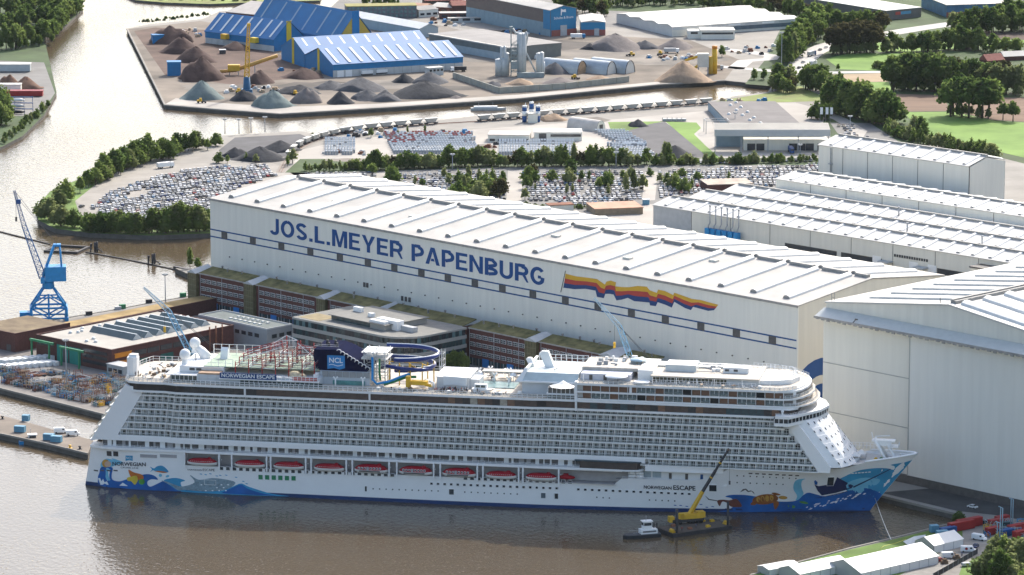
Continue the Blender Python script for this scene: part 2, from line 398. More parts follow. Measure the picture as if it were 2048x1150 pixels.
# commerce land south of the canal
sheet('pipe_yard_ground', [(585, 330), (600, 300), (700, 278), (960, 258), (1240, 238), (1410, 222), (1430, 255), (1640, 310), (1640, 322), (1300, 320), (1020, 322), (640, 330)], GZ + .03, paving_pale)
sheet('cinder_lot', [(1228, 252), (1300, 246), (1330, 244), (1432, 316), (1285, 312)], GZ + .06, asphalt_dark)
sheet('lawn_corner', [(1216, 244), (1330, 242.5), (1300, 248), (1225, 272)], GZ + .07, grass)
sheet('lawn_strip', [(1331, 243), (1393, 245), (1402, 256), (1388, 268), (1412, 292), (1440, 316), (1420, 318)], GZ + .075, grass_bright)
sheet('coal_ground', [(438, 300), (470, 275), (600, 268), (620, 276), (575, 312), (520, 325), (450, 318)], GZ + .03, asphalt_dark)
sheet('scrub_strip', [(570, 345), (600, 318), (1040, 315), (1640, 316), (1640, 330), (1300, 330), (1000, 335), (640, 345)], GZ + .07, meadow_dark)
sheet('left_car_park', [(150, 402), (190, 370), (260, 345), (330, 328), (540, 325), (620, 350), (600, 380), (420, 430), (300, 460), (200, 440)], GZ + .05, M('lot_asphalt', (.27, .25, .22), .85, .15, .08))
sheet('middle_car_park', [(580, 345), (640, 330), (1640, 318), (1640, 380), (1560, 400), (1330, 425), (1180, 435), (1000, 420), (620, 372)], GZ + .05, asphalt)
sheet('car_park_aisle', [(1016, 340), (1046, 340), (1042, 418), (1012, 412)], GZ + .08, paving_pale)
sheet('car_park_aisle', [(1290, 344), (1316, 344), (1310, 400), (1284, 402)], GZ + .08, paving_pale)
sheet('car_park_aisle', [(752, 346), (778, 346), (782, 392), (758, 388)], GZ + .08, paving_pale)
sheet('yard_road', [(1090, 445), (1170, 425), (1330, 405), (1560, 392), (1560, 400), (1340, 420), (1310, 470), (1250, 480)], GZ + .09, paving_pale)
sheet('peninsula_bank', [(72, 415), (76, 440), (110, 457), (180, 466), (300, 471), (430, 466), (430, 455), (300, 450), (160, 430), (150, 402), (240, 340), (330, 310), (427, 276), (400, 287), (310, 304), (230, 326), (170, 353), (100, 383)], GZ + .03, grass)
# shipyard asphalt and the green bank in the near corner
sheet('shipyard_asphalt', [(-60, 672), (215, 625), (390, 592), (560, 660), (1300, 950), (800, 935), (420, 876), (215, 827), (0, 774), (-60, 760)], GZ + .03, M('yard_asphalt', (.185, .17, .155), .85, .2, .06))
sheet('hall_forecourt', [(1760, 985), (1915, 1022), (1990, 1030), (2100, 1050), (2100, 1020), (1880, 975)], GZ + .03, M('shaded_forecourt', (.055, .055, .055), .9, .25, .1))  # shade in front of the doors is put into the dark paving colour
sheet('tent_bank_grass', [(1490, 1153), (1700, 1099), (1790, 1078), (1905, 1049), (1925, 1050), (1925, 1078), (1800, 1150), (1600, 1200)], GZ + .03, grass)
sheet('tent_lane', [(1800, 1150), (1925, 1079), (2100, 1060), (2100, 1200), (1700, 1200)], GZ + .05, M('lane_paving', (.24, .225, .2), .9, .2, .2))
sheet('corner_lawn', [(1900, 1200), (1925, 1130), (1958, 1112), (2100, 1100), (2100, 1200)], GZ + .09, grass)
# stone coping along the quays
def coping(name, pts, z, wid=1.0, h=.25, mat=None):
    mb = MB(); p = [G(x, y, z) for x, y in pts]
    for a, b in zip(p[:-1], p[1:]):
        d = (b - a).normalized(); n = Vector((-d.y, d.x, 0)) * wid / 2
        mb.prism([tuple((a - n).xy), tuple((b - n).xy), tuple((b + n).xy), tuple((a + n).xy)], z - .6, z + h)
    return structure(name, mb, mat or concrete)
coping('quay_coping', [(0, 776), (120, 806), (215, 830), (300, 852)], GZ, .9)
coping('quay_coping', [(1756, 990), (1912, 1027)], GZ, .9, .35, concrete)
coping('quay_coping', [(1905, 1047), (1850, 1061), (1790, 1076), (1700, 1097), (1500, 1151)], GZ, 1.0, .35)
coping('quay_coping', [(254, 57), (330, 210)], GZ, 1.2)
coping('quay_coping', [(330, 210), (440, 219), (560, 228), (760, 216), (1040, 197), (1320, 169), (1450, 161)], GZ, 1.0)
coping('quay_coping', [(0, 657), (100, 641), (215, 622), (300, 606), (392, 590)], GZ, 1.0)
coping('quay_coping', [(0, 867), (90, 886), (176, 907)], 2.6, .8)
# ================================================================ the big dock hall with the blue lettering
def barrel(L, w_, h, n=5, slope=0.0):                  # a vaulted rooflight lying along +y, end caps darker
    mb = MB(); pr = [(w_ / 2 * math.cos(PI * k / n), h * math.sin(PI * k / n)) for k in range(n + 1)]
    vs = [(x, 0, z) for x, z in pr] + [(x, L, z + slope * L) for x, z in pr]; q = n + 1
    mb.add(vs, [(k, q + k, q + k + 1, k + 1) for k in range(n)], 0)
    mb.add(vs, [tuple(range(q))], 1); mb.add(vs, [tuple(range(q, 2 * q))[::-1]], 1)
    return mb
H1L, H1R = G(420, 398, 51.3), G(1596, 613, 51.3)
d1 = (H1R - H1L).normalized(); n1 = Vector((-d1.y, d1.x, 0)); LEN1 = (H1R - H1L).length
A1 = math.atan2(d1.y, d1.x)
O1 = Vector((H1L.x, H1L.y, GZ))
E1, RZ1, W1 = 48.8, 54.2, 49.2                         # eaves, ridge, half width
h1 = thing('dock_hall', 'huge white shipbuilding hall with big blue lettering on its long wall', 'shipyard hall', O1, A1)
def loc1(px, py, off=0.0):
    p = onplane(px, py, O1 - n1 * off, n1) - O1
    return p.dot(d1), p.z
wmb = MB()
wmb.box((0, 0, 0), (LEN1, .6, E1)).box((0, 2 * W1 - .6, 0), (LEN1, 2 * W1, E1))
part('wall', wmb, white_wall, h1)
for x0, m in ((0, white_wall), (LEN1 - .6, cream_wall)):
    g = MB().extx([(.6, 0), (2 * W1 - .6, 0), (2 * W1 - .6, E1), (W1, RZ1 - .2), (.6, E1)], x0, x0 + .6)
    part('gable_wall', g, m, h1)
for ya, yb in ((-.4, W1), (2 * W1 + .4, W1)):
    r_ = MB(); s_ = 1 if yb > ya else -1
    ps = [(ya, E1), (yb, RZ1), (yb, RZ1 + .5), (ya, E1 + .5)]
    r_.extx(ps if s_ > 0 else ps[::-1], -.4, LEN1 + .4)
    part('roof_slope', r_, roof_pale, h1)
part('eaves_trim', MB().box((-.5, -.55, E1 - .5), (LEN1 + .5, -.41, E1 + .55)), grey_trim, h1)
rl = barrel(41.5, 4.0, 1.5, 6, (RZ1 - E1) / W1).mesh('rooflight', [skylight_white, grey_trim])
rb = barrel(41.5, 4.0, 1.5, 6, -(RZ1 - E1) / W1).mesh('rooflight', [skylight_white, grey_trim])
NS = 20
for k in range(NS):
    x = 9.5 + k * (LEN1 - 21) / (NS - 1)
    part('rooflight', rl, None, h1, loc=(x, 5.5, E1 + .55 + 5.5 * (RZ1 - E1) / W1))
    part('rooflight', rb, None, h1, loc=(x, W1 + 1.2, RZ1 + .4))
for k in range(NS):
    x = 12 + k * (LEN1 - 21) / (NS - 1)
    part('ridge_vent', MB().box((x, W1 - 1.3, RZ1 + .4), (min(x + 13.5, LEN1 - 2), W1 + 1.0, RZ1 + 1.7)), grey_trim, h1)
for x, y in ((26, 30), (62, 24), (118, 22), (205, 30), (262, 18), (300, 34)):
    part('roof_hatch', MB().box((x, y, E1 + y * .11), (x + 4.2, y + 2.6, E1 + y * .11 + 1.4)), pale_wall, h1)
s0, s1 = loc1(420, 458)[1], loc1(420, 472)[1]
for z in (s0, s1):
    part('blue_stripe', MB().box((0, -.06, z - .33), (LEN1 - .6, -.005, z + .33)), blue_paint, h1)
wn = MB().box((-2.05, -.22, -1.75), (2.05, -.02, 1.75), 0)
for k in range(7): wn.box((-1.95, -.34, -1.6 + k * .48), (1.95, -.2, -1.42 + k * .48), 1)
wn.box((-.09, -.36, -1.7), (.09, -.2, 1.7), 1)
wnm = wn.mesh('louvre_window', [dark_trim, M('louvre_grey', (.14, .135, .13), .6, .2, .5)])
for px in (449, 506, 563, 621, 680, 736, 789, 843, 896, 950, 1005, 1066, 1131, 1196, 1263, 1331, 1402, 1473, 1545):
    x, _ = loc1(px, 469 + (px - 449) * .1925)
    part('louvre_window', wnm, None, h1, loc=(x, 0, (s0 + s1) / 2))
(xj, zj), (xg, zg) = loc1(540, 469), loc1(1091, 571)
tv, tf = block_text('JOS.L.MEYER PAPENBURG', 8.1, xg - xj)
part('lettering', MB().add([(xj + a, -.09, (zj + zg) / 2 + b) for a, b in tv], tf), M('sign_blue', (.008, .065, .22), .5, .05, .5), h1)
# painted streamer in three colours
def z4(X, Y): return loc1(900 + X / 2.767, 540 + Y / 2.767)
top = [(640, 20), (700, 35), (760, 42), (815, 50), (846, 72), (858, 80), (866, 64), (890, 58), (920, 68), (916, 90), (950, 94), (990, 95), (1040, 88), (1090, 92), (1106, 112), (1145, 126), (1152, 108), (1190, 116), (1236, 138), (1242, 125), (1290, 142), (1340, 160), (1390, 166), (1440, 180), (1486, 192)]
bot = [(628, 98), (690, 106), (750, 104), (806, 114), (814, 148), (852, 156), (860, 132), (885, 132), (906, 136), (922, 168), (950, 164), (985, 154), (1020, 172), (1104, 180), (1108, 196), (1140, 200), (1150, 178), (1192, 192), (1228, 208), (1242, 176), (1300, 210), (1334, 222), (1346, 204), (1430, 226), (1462, 222)]
for k, (nm, c) in enumerate((('yellow_band', (.62, .36, .035)), ('red_band', (.42, .06, .045)), ('blue_band', (.02, .055, .17)))):
    mb = MB()
    for (a, b), (c_, d_) in zip(zip(top[:-1], bot[:-1]), zip(top[1:], bot[1:])):
        q = []
        for (u, v), f in ((( a, b), k / 3), ((a, b), (k + 1) / 3), ((c_, d_), (k + 1) / 3), ((c_, d_), k / 3)):
            X, Z = z4(u[0] + (v[0] - u[0]) * f, u[1] + (v[1] - u[1]) * f); q.append((X, -.1, Z))
        mb.quad(*q)
    part(nm, mb, M('streamer_' + nm, c, .5, .05, .5), h1)
(xa, za), (xb, zb) = z4(640, 4), z4(614, 122)
part('painted_pole', MB().tube([(xa, -.12, za), (xb, -.12, zb)], .16, 5), dark_trim, h1)
em = MB()                                              # round emblem on the east end wall, partly hidden by the next hall
cy, cz = 15.5, 4.0
def arc(r0, r1, a0, a1, n=14):
    for i in range(n):
        t0, t1 = a0 + (a1 - a0) * i / n, a0 + (a1 - a0) * (i + 1) / n
        em.quad(*[(LEN1 + .06, cy + r * math.cos(t), cz + r * .95 * math.sin(t)) for r, t in ((r0, t0), (r1, t0), (r1, t1), (r0, t1))])
arc(13, 21, .1, PI - .1); arc(0, 9, .1, PI - .1)
part('round_emblem', em, M('sign_blue', (0, 0, 0)), h1)
pn = MB()
for x, z0 in ((110, 12), (112, 12), (136, 9), (138.5, 9), (141, 9)): pn.box((x, -.3, z0 + 8), (x + 1.4, -.02, z0 + 10.2))
part('wall_vent', pn, dark_trim, h1)
for k in range(40):                                    # small lamps and aerials along the wall foot and eaves
    x = 14 + k * 9.2
    part('wall_lamp', MB().box((x, -.5, 21.5), (x + .5, -.02, 22.0)), dark_trim, h1)
# ================================================================ the second hall, with the closed dock doors
b2 = G(1817.5, 967.5); d2 = (G(2048, 1020) - b2).normalized(); d2 = (d2 + d1 * 2).normalized(); n2 = Vector((-d2.y, d2.x, 0)); A2 = math.atan2(d2.y, d2.x)
h2 = thing('dock_hall', 'tall white building hall with closed dock doors beside the ship bow', 'shipyard hall', b2, A2)
XL, XR, XA, EZ, HZ, RZ = -48.5, 81.0, 16.4, 67.0, 61.8, 75.1
DEP = 190
part('dock_door', MB().box((XL + .3, 1.6, 0), (-1.2, 3.2, HZ)), M('door_pale', (.67, .65, .57), .55, .04, .3, stretch=VS), h2)
part('dock_door', MB().box((-.6, 0, 3.4), (XR - 1, 1.5, HZ)), M('door_pale2', (.66, .65, .59), .55, .04, .3, stretch=VS), h2, label='closer dock door panel with a bluish tint')
jn = MB()
for z in (HZ * .36, HZ * .69): jn.box((XL + .5, 1.42, z), (-1.3, 1.66, z + .35))
for x in (-.75,): jn.box((x - .2, -.12, .2), (x + .22, 1.5, HZ))
part('door_joint', jn, M('joint_grey', (.36, .36, .33), .6, .1, .5), h2)
part('dark_plinth', MB().box((XL, -.3, -.02), (XR, 1.2, 3.3)), dark_trim, h2)  # dark block imitating the dark gap beneath the doors
gb = MB()
gb.add([(XL, 3.4, HZ), (XR, 3.4, HZ), (XR, 3.4, EZ), (XA, 3.4, RZ), (XL, 3.4, EZ), (XL, 4.2, HZ), (XR, 4.2, HZ), (XR, 4.2, EZ), (XA, 4.2, RZ), (XL, 4.2, EZ)],
       [(0, 1, 2, 3, 4), (9, 8, 7, 6, 5), (0, 5, 6, 1)])
part('gable_wall', gb, pale_wall, h2)
part('wall', MB().box((XL, 4.3, 0), (XL + .8, DEP, EZ - .2)).box((XR - .8, 4.3, 0), (XR, DEP, EZ - .2)), pale_wall, h2)
hd = MB()                                              # hood over the door rails
hd.add([(XL - 1, 3.3, HZ + 3.4), (XR, 3.3, HZ + 3.4), (XR, -2.6, HZ + .6), (XL - 1, -2.6, HZ + .6), (XL - 1, -2.6, HZ), (XR, -2.6, HZ), (XL - 1, 3.3, HZ), (XR, 3.3, HZ)],
       [(3, 2, 1, 0), (4, 5, 2, 3), (6, 7, 5, 4), (0, 6, 4, 3), (1, 2, 5, 7)])
part('door_hood', hd, M('zinc_sheet', (.50, .51, .48), .5, .06, .4), h2)
gt = MB().box((XL - 1.2, -2.95, HZ - .1), (XR, -2.62, HZ + .75))
for k in range(44): gt.box((XL + k * 2.9, -3.1, HZ - .35 - .2 * (k % 3)), (XL + k * 2.9 + 1.6, -2.64, HZ + .2))
part('gutter', gt, grey_trim, h2)
part('hood_lamp', MB().bar((-29, -2.6, HZ + .5), (-27.2, -2.6, HZ + 2.3), .3).box((-27.6, -2.9, HZ + 2.1), (-26.4, -2.3, HZ + 2.6)), dark_trim, h2)
for sx, xe in ((-1, XL), (1, XR)):
    mb = MB(); a, b = (xe + sx * .5, EZ), (XA, RZ)
    y0, y1 = 3.0, DEP
    v = [(a[0], y0, a[1]), (b[0], y0, b[1]), (b[0], y1, b[1]), (a[0], y1, a[1])]
    v2 = [(x, y, z + .7) for x, y, z in v]
    fs = [(4, 5, 6, 7), (3, 2, 1, 0), (0, 1, 5, 4), (0, 4, 7, 3)]
    if sx > 0: fs = [f[::-1] for f in fs]
    part('roof_slope', mb.add(v + v2, fs), roof_white, h2)
sl = (RZ - EZ) / (XA - XL)
for k in range(11):                                    # stepped rooflights on the far slope, vaults on the near one
    y = 14 + k * 13.5
    mb = MB(); xa, xb = XL + 14, XA - 2.5
    za, zb = EZ + 14 * sl + .7, RZ - 2.5 * sl + .7
    mb.add([(xa, y, za), (xb, y, zb), (xb, y, zb + .8), (xa, y, za + .8), (xa, y + 6, za), (xb, y + 6, zb)], [(0, 1, 2, 3), (3, 2, 5, 4), (0, 3, 4), (1, 5, 2)], 0)
    part('rooflight', mb, [skylight_white], h2)
    s2_ = (RZ - EZ) / (XR - XA)
    mb = MB(); xa, xb = XA + 3, XR - 9
    za, zb = RZ - 3 * s2_ + .7, RZ - (XR - 9 - XA) * s2_ + .7
    pr = [(3.2 * math.cos(PI * i / 5), 1.6 * math.sin(PI * i / 5)) for i in range(6)]
    vs = [(xa, y - 4 + p, za + q) for p, q in pr] + [(xb, y - 4 + p, zb + q) for p, q in pr]
    mb.add(vs, [(i, i + 1, 7 + i, 6 + i) for i in range(5)] + [(5, 4, 3, 2, 1, 0), (6, 7, 8, 9, 10, 11)], 0)
    part('rooflight', mb, [skylight_white], h2)
part('ridge_vent', MB().box((XA - 1.5, 6, RZ + .5), (XA - .2, DEP - 10, RZ + 2.2)).box((XA + .1, 6, RZ + .5), (XA + 1.3, DEP - 10, RZ + 1.7)), grey_trim, h2)
part('roof_aerial', MB().tube([(XL + 1.5, 5, EZ), (XL + 1.5, 5, EZ + 4.2)], .14, 5).tube([(XL + 2.3, 6, EZ), (XL + 2.3, 6, EZ + 4.2)], .14, 5).tube([(XL + 1.5, 5, EZ + 2.4), (XL + 2.3, 6, EZ + 2.4)], .1, 4), grey_trim, h2)
part('roof_aerial', MB().tube([(XA - 6, 5, RZ - .4), (XA - 6, 5, RZ + 2.4)], .2, 5), grey_trim, h2)
# ================================================================ production halls to the east
B3 = G(1306, 460); A3 = math.radians(-44.2)
d3 = Vector((math.cos(A3), math.sin(A3), 0)); n3 = Vector((-d3.y, d3.x, 0))
h3 = thing('production_hall', 'long low white production hall with three parallel ridges and wavy rooflights', 'shipyard hall', B3, A3)
LEN3 = 330
def panels(par, n, x0, x1, y, z0, z1, mat, first=None):
    for k in range(n):
        a = x0 + (x1 - x0) * k / n; b = x0 + (x1 - x0) * (k + 1) / n
        part('wall_panel', MB().box((a + .22, y, z0), (b - .22, y + .5, z1)), (first if k == 0 and first else mat), par)
    part('wall', MB().box((x0, y + .12, z0), (x1, y + .6, z1 - .05)), dark_trim, par)
panels(h3, 12, 0, LEN3, 0, 0, 13.4, pale_wall, grey_paint)
part('gable_wall', MB().extx([(.7, 0), (81, 0), (81, 13.2), (.7, 13.2)], -.02, .5), pale_wall, h3)
def ridged(par, L, y0, span, ze, zr, n, wid=2.6, off=6, rmat=None):
    rise = zr - ze; hw = span / 2; sl_ = rise / hw
    for a, b in ((y0, y0 + hw), (y0 + span, y0 + hw)):
        ps = [(a, ze), (b, zr), (b, zr + .4), (a, ze + .4)]
        part('roof_slope', MB().extx(ps if b > a else ps[::-1], -.3, L), rmat or roof_white, par)
    part('ridge_vent', MB().box((2, y0 + hw - .7, zr + .3), (L, y0 + hw + .7, zr + 1.3)), grey_trim, par)
    m1 = barrel(hw - 2.4, wid, .65, 4, sl_).mesh('rooflight', [skylight_white, grey_trim]); m2 = barrel(hw - 2.4, wid, .65, 4, -sl_).mesh('rooflight', [skylight_white, grey_trim])
    k = 0
    while off + k * 10.4 < L:
        x = off + k * 10.4 + .6 * math.sin(k * 2.1)
        part('rooflight', m1, None, par, loc=(x, y0 + 1.6, ze + .42 + 1.6 * sl_))
        part('rooflight', m2, None, par, loc=(x + 3, y0 + hw + .8, zr + .42 - .8 * sl_))
        k += 1
for i in range(3): ridged(h3, LEN3, -.5 + i * 27.2, 27.2, 13.4, 16.4, 30, off=8 + 3 * i)
low = MB()
for x0, x1 in ((93, 128), (131, 158), (194, 212)): low.box((x0, -.2, 2.0), (x1, -.02, 5.0))
for k in range(14): low.box((166 + k * 1.6, -.2, 7.2), (167.1 + k * 1.6, -.02, 8.6))
part('window_band', low, dark_glass, h3)
part('roller_door', MB().box((39, -.25, 0), (45, -.02, 5)), dark_trim, h3)
for x in (159, 182): part('canopy', MB().box((x, -5, 4.0), (x + 6.5, -.05, 4.7)), grey_paint, h3)
for x in (152, 176, 188): part('roller_door', MB().box((x, -.3, 0), (x + 5.5, -.02, 6)), white_paint, h3)
bay = MB().box((222, -9, 0), (248, -.05, 10.2), 0).box((221.6, -9.4, 10.2), (248.4, -.05, 10.9), 1)
part('bay', bay, [pale_wall, dark_trim], h3)
part('duct', MB().tube([(216, -3, 0), (216, -3, 5.5), (218, -3, 7), (220, -2, 7)], .8, 7), crane_blue, h3)
for k in range(6):                                     # dust filters with tall stacks by the west door
    px = 1416 + k * 11.5; p = onplane(px, 474 + k * 2.2, B3 - n3 * 3.2, n3)
    f = thing('dust_filter', ['westernmost of six blue dust filters with thin stacks', 'second blue dust filter from the west, stack bare steel', 'third blue dust filter from the west by hall wall', 'fourth blue dust filter, its stack set to one side', 'fifth blue dust filter from the west, tall pale stack', 'easternmost blue dust filter beside bare hall wall'][k], 'dust filter', (p.x, p.y, GZ), A3, 'dust filters along the hall wall')
    part('hopper', MB().box((-1.4, -1.2, 2.2), (1.4, 1.2, 6.8)).lathe([(.3, .6), (1.3, 2.2)], 4), crane_blue, f)
    part('stack', MB().tube([(0, 0, 6.8), (0, .2, 8.2), (.7, .6, 9.6), (.7, .6, 18.4)], .34, 6).tube([(.7, .6, 18.4), (.7, .6, 19.1)], .55, 6), steel, f)
    for sx in (-1, 1): part('leg', MB().box((sx * 1.3 - .12, -.12, 0), (sx * 1.3 + .12, .12, 2.3)), dark_steel, f)
for x, y, z in ((150, 30, 15), (205, 22, 16), (262, 8, 16), (236, 38, 16), (120, 60, 16)):
    part('roof_stack', MB().tube([(x, y, z - 1), (x, y, z + 3.4)], .4, 6).tube([(x, y, z + 3.4), (x, y, z + 4)], .7, 6), steel, h3)
h4 = thing('production_hall', 'second white hall rising behind the three ridged roofs', 'shipyard hall', B3 + d3 * 16 + n3 * 81.5, A3)
panels(h4, 12, 0, 300, 0, 0, 19.6, white_wall)
part('gable_wall', MB().extx([(.7, 0), (34, 0), (34, 19.4), (.7, 19.4)], -.02, .5), pale_wall, h4)
ridged(h4, 300, -.5, 34, 19.6, 22, 27, off=10)
part('flat_roof', MB().box((10, 33.6, 13), (300, 49, 15.5)), M('felt_roof', (.27, .26, .245), .9, .2, .1), h4)
for k in range(12): part('roof_dome', MB().lathe([(1.1, 0), (1.0, .7), (.5, 1.1)], 6, (22 + k * 12, 41, 15.5)), skylight_white, h4)
h5 = thing('production_hall', 'tallest pale hall of the eastern group with plain panelled sides', 'shipyard hall', B3 + d3 * 4.6 + n3 * 131, A3)
panels(h5, 6, 0, 106, 0, 0, 31.5, white_wall)
for x in (-.02, 105.5): part('gable_wall', MB().extx([(.7, 0), (31, 0), (31, 31.2), (15.5, 34.8), (.7, 31.2)], x, x + .5), white_wall, h5)
part('wall', MB().box((0, 31.1, 0), (106, 31.6, 31.3)), white_wall, h5)
ridged(h5, 106, -.5, 32, 31.5, 35.2, 11, off=8)
part('ladder', MB().box((9, -.5, 2), (9.2, -.05, 31)).box((10, -.5, 2), (10.2, -.05, 31)).box((8.4, -1.6, 12), (10.8, -.05, 12.4)).box((8.4, -1.6, 22), (10.8, -.05, 22.4)), steel, h5)
# ================================================================ the cruise ship (s runs from stern to bow, t across, near side negative, z up)
ANG = math.atan2(-.1857, .9826); su = Vector((math.cos(ANG), math.sin(ANG), 0)); sn = Vector((-su.y, su.x, 0))
SO = Vector((141.6, 1640, 0)) - su * 318
def W(s, t, z): return SO + su * s + sn * t + Vector((0, 0, z))
def sz(px, py, t=-20.7):
    p = onplane(px, py, SO + sn * t, sn) - SO
    return p.dot(su), p.z
def lerp(tab, x):
    if x <= tab[0][0]: return tab[0][1]
    for (a, b), (c, d) in zip(tab[:-1], tab[1:]):
        if x <= c: return b + (d - b) * (x - a) / (c - a) if c > a else d
    return tab[-1][1]
B0 = [(0, 15), (10, 18), (25, 20), (60, 20.5), (150, 20.6), (190, 19.8), (232, 16.8), (260, 13.2), (272, 11.2), (290, 7.3), (305, 3.6), (315, .9), (318, .05)]
B1 = [(0, 18), (10, 19.8), (25, 20.7), (150, 20.7), (244, 20.7), (265, 20), (280, 18.4), (292, 15.6), (303, 11.2), (311, 6.6), (316, 2.6), (318, .05)]
ZT = [(0, 17), (43.9, 17), (44, 11.3), (219, 11.3), (221.5, 13.5), (250, 13.7), (256, 14.6), (261, 17.6), (264, 19.5), (296, 19.5), (300, 20.3), (304, 22.3), (318, 24.2)]
def send(z): return 318 + 18.5 * (max(z, 0) / 24.0) ** 1.05
def s0(z): return .5 + 3.5 * (max(z, 0) / 17)
def s_of(S, z):
    if S < 30: return s0(z) + S * (30 - s0(z)) / 30
    if S > 260: return 260 + (S - 260) * (send(z) - 260) / 58
    return S
def S_of(s, z):
    if s < 30: return max(0, (s - s0(z)) * 30 / (30 - s0(z)))
    if s > 260: return min(318, 260 + (s - 260) * 58 / (send(z) - 260))
    return s
def half(S, z):
    k = min(1, max(0, z / 22)) ** 1.25
    return lerp(B0, S) + (lerp(B1, S) - lerp(B0, S)) * k
def ht(s, z): return -half(S_of(s, z), z)
def hsz(px, py):                                       # where a sight line meets the near side of the hull
    t = -20.7
    for _ in range(6):
        s, z = sz(px, py, t); t = ht(s, z)
    return s, z
ship = thing('cruise_ship', 'long white cruise ship with rows of balconies and a painted blue sea on its hull', 'ship', SO, ANG)
ship_white = M('ship_white', (.78, .78, .765), .45, .03, .15)
ship_deck = M('ship_deck', (.55, .46, .36), .8, .15, .3)
deck_pale = M('deck_pale', (.46, .42, .36), .7, .15, .4)
boot_blue = M('boot_blue', (.010, .040, .13), .35, .15, .2)
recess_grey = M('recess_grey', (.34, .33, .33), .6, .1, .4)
balc_glass = M('balcony_glass', (.055, .075, .075), .12, .5, .3, spec=.6, objvar=.5)
rail_glass = M('rail_glass', (.24, .28, .27), .25, .1, .4, alpha=.5)
curtain = M('curtain', (.36, .36, .34), .8, .2, .6)
brown_glass = M('brown_glass', (.045, .034, .030), .12, .3, .3, spec=.6, objvar=.35)
st = [0, 2, 5, 10, 16, 22, 30, 43.9, 44, 60, 90, 120, 150, 170, 180, 190, 200, 211, 218.9, 219, 221.5, 227, 232, 238, 244, 250, 253, 256, 258.5, 260, 261, 262.5, 264, 268, 272, 276, 280, 285, 290, 292, 294, 296, 298, 300, 303, 305, 308, 311, 313, 315, 316, 317, 318]
for side in (-1, 1):
    mb = MB(); NR = 15; rows = []
    for S in st:
        top = lerp(ZT, S) if side < 0 else max(lerp(ZT, S), 17)
        zs = [-3, 0, 1.5] + [1.5 + (top - 1.5) * (i + 1) / (NR - 3) for i in range(NR - 3)]
        rows.append([(s_of(S, z), side * half(S, z), z) for z in zs])
    vs = [p for r in rows for p in r]; fs0, fs1 = [], []
    for i in range(len(st) - 1):
        for j in range(NR - 1):
            f = (i * NR + j, (i + 1) * NR + j, (i + 1) * NR + j + 1, i * NR + j + 1)
            (fs0 if j < 2 else fs1).append(f if side < 0 else f[::-1])
    mb.add(vs, fs1, 0, True); mb.add(vs, fs0, 1, True)
    part('hull_side', mb, [ship_white, boot_blue], ship)
tr = MB()
zs = [-3, 0, 1.5, 5, 9, 13, 17]
tv_ = [(s_of(0, z) , sg * half(0, z), z) for z in zs for sg in (1, -1)]
tr.add(tv_, [(2 * i, 2 * i + 1, 2 * i + 3, 2 * i + 2) for i in range(2)], 1); tr.add(tv_, [(2 * i, 2 * i + 1, 2 * i + 3, 2 * i + 2) for i in range(2, 6)], 0)
part('transom', tr, [ship_white, boot_blue], ship)
bowdk = MB()
def deckpoly(z, S0, inset=.25, n=16):
    near = [(s_of(S, z), -max(half(S, z) - inset, 0), z) for S in [S0 + (317.6 - S0) * i / n for i in range(n + 1)]]
    return [(a, b) for a, b, _ in near] + [(a, -b) for a, b, _ in near[::-1]]
part('bow_deck', MB().cap(deckpoly(21.2, 262), 21.2), grey_paint, ship)
rim = MB()
pp = [(s_of(S, lerp(ZT, S)), -half(S, lerp(ZT, S)), lerp(ZT, S) + .1) for S in (304, 307, 310, 312.5, 314.5, 316, 317.2)]
rim.tube(pp + [(pp[-1][0] + .6, 0, pp[-1][2])] + [(a, -b, c) for a, b, c in pp[::-1]], .45, 6)
part('bulwark_rim', rim, ship_white, ship)
# ---- lifeboat recess and promenade
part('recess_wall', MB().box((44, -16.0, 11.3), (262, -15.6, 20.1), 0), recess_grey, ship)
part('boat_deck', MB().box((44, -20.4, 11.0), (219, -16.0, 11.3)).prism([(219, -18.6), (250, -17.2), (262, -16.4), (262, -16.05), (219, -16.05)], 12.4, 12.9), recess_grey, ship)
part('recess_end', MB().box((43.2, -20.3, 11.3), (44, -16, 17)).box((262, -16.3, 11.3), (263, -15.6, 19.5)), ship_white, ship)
part('promenade_deck', MB().prism([(3.8, -18.2), (10, -20.4), (16, -21.1), (205, -21.1), (222, -21.0), (222, -15.8), (3.8, -12)], 16.5, 17.45), ship_white, ship)
part('promenade_wall', MB().box((9, -17.6, 17.45), (222, -17.2, 20.2)), M('promenade_glass', (.10, .10, .10), .25, .5, .5), ship)
pw = MB()
rw = random.Random(2)
for k in range(66): pw.box((10 + k * 3.2 + rw.random(), -17.75, 17.45), (10.6 + k * 3.2 + rw.random() * 2.2, -17.6, 20.1), rw.randrange(3) % 2)
part('promenade_pillar', pw, [ship_white, recess_grey], ship, kind='stuff')
def rail(name_par, pts, h=1.15, gap=2.0, r=.075, mat=None, glass=False):
    mb = MB(); P = [Vector(p) for p in pts]
    for a, b in zip(P[:-1], P[1:]):
        L = (b - a).length; n = max(1, round(L / gap))
        for f in (h, h * .5): mb.bar(a + Vector((0, 0, f)), b + Vector((0, 0, f)), r * 1.1, 0)
        for i in range(n + 1): mb.box((a.lerp(b, i / n) - Vector((r, r, 0))), (a.lerp(b, i / n) + Vector((r, r, h))), 0)
        if glass: mb.quad(a, b, b + Vector((0, 0, h * .95)), a + Vector((0, 0, h * .95)), 1)
    return part('railing', mb, [mat or ship_white, rail_glass], name_par)
rail(ship, [(4.5, -18, 17.45), (10, -20.2, 17.45), (16, -20.9, 17.45), (205, -20.9, 17.45)], 1.1, 2.4, .07)
rail(ship, [(222, -20.5, 13.6), (252, -20.4, 13.7)], .9, 3, .05)
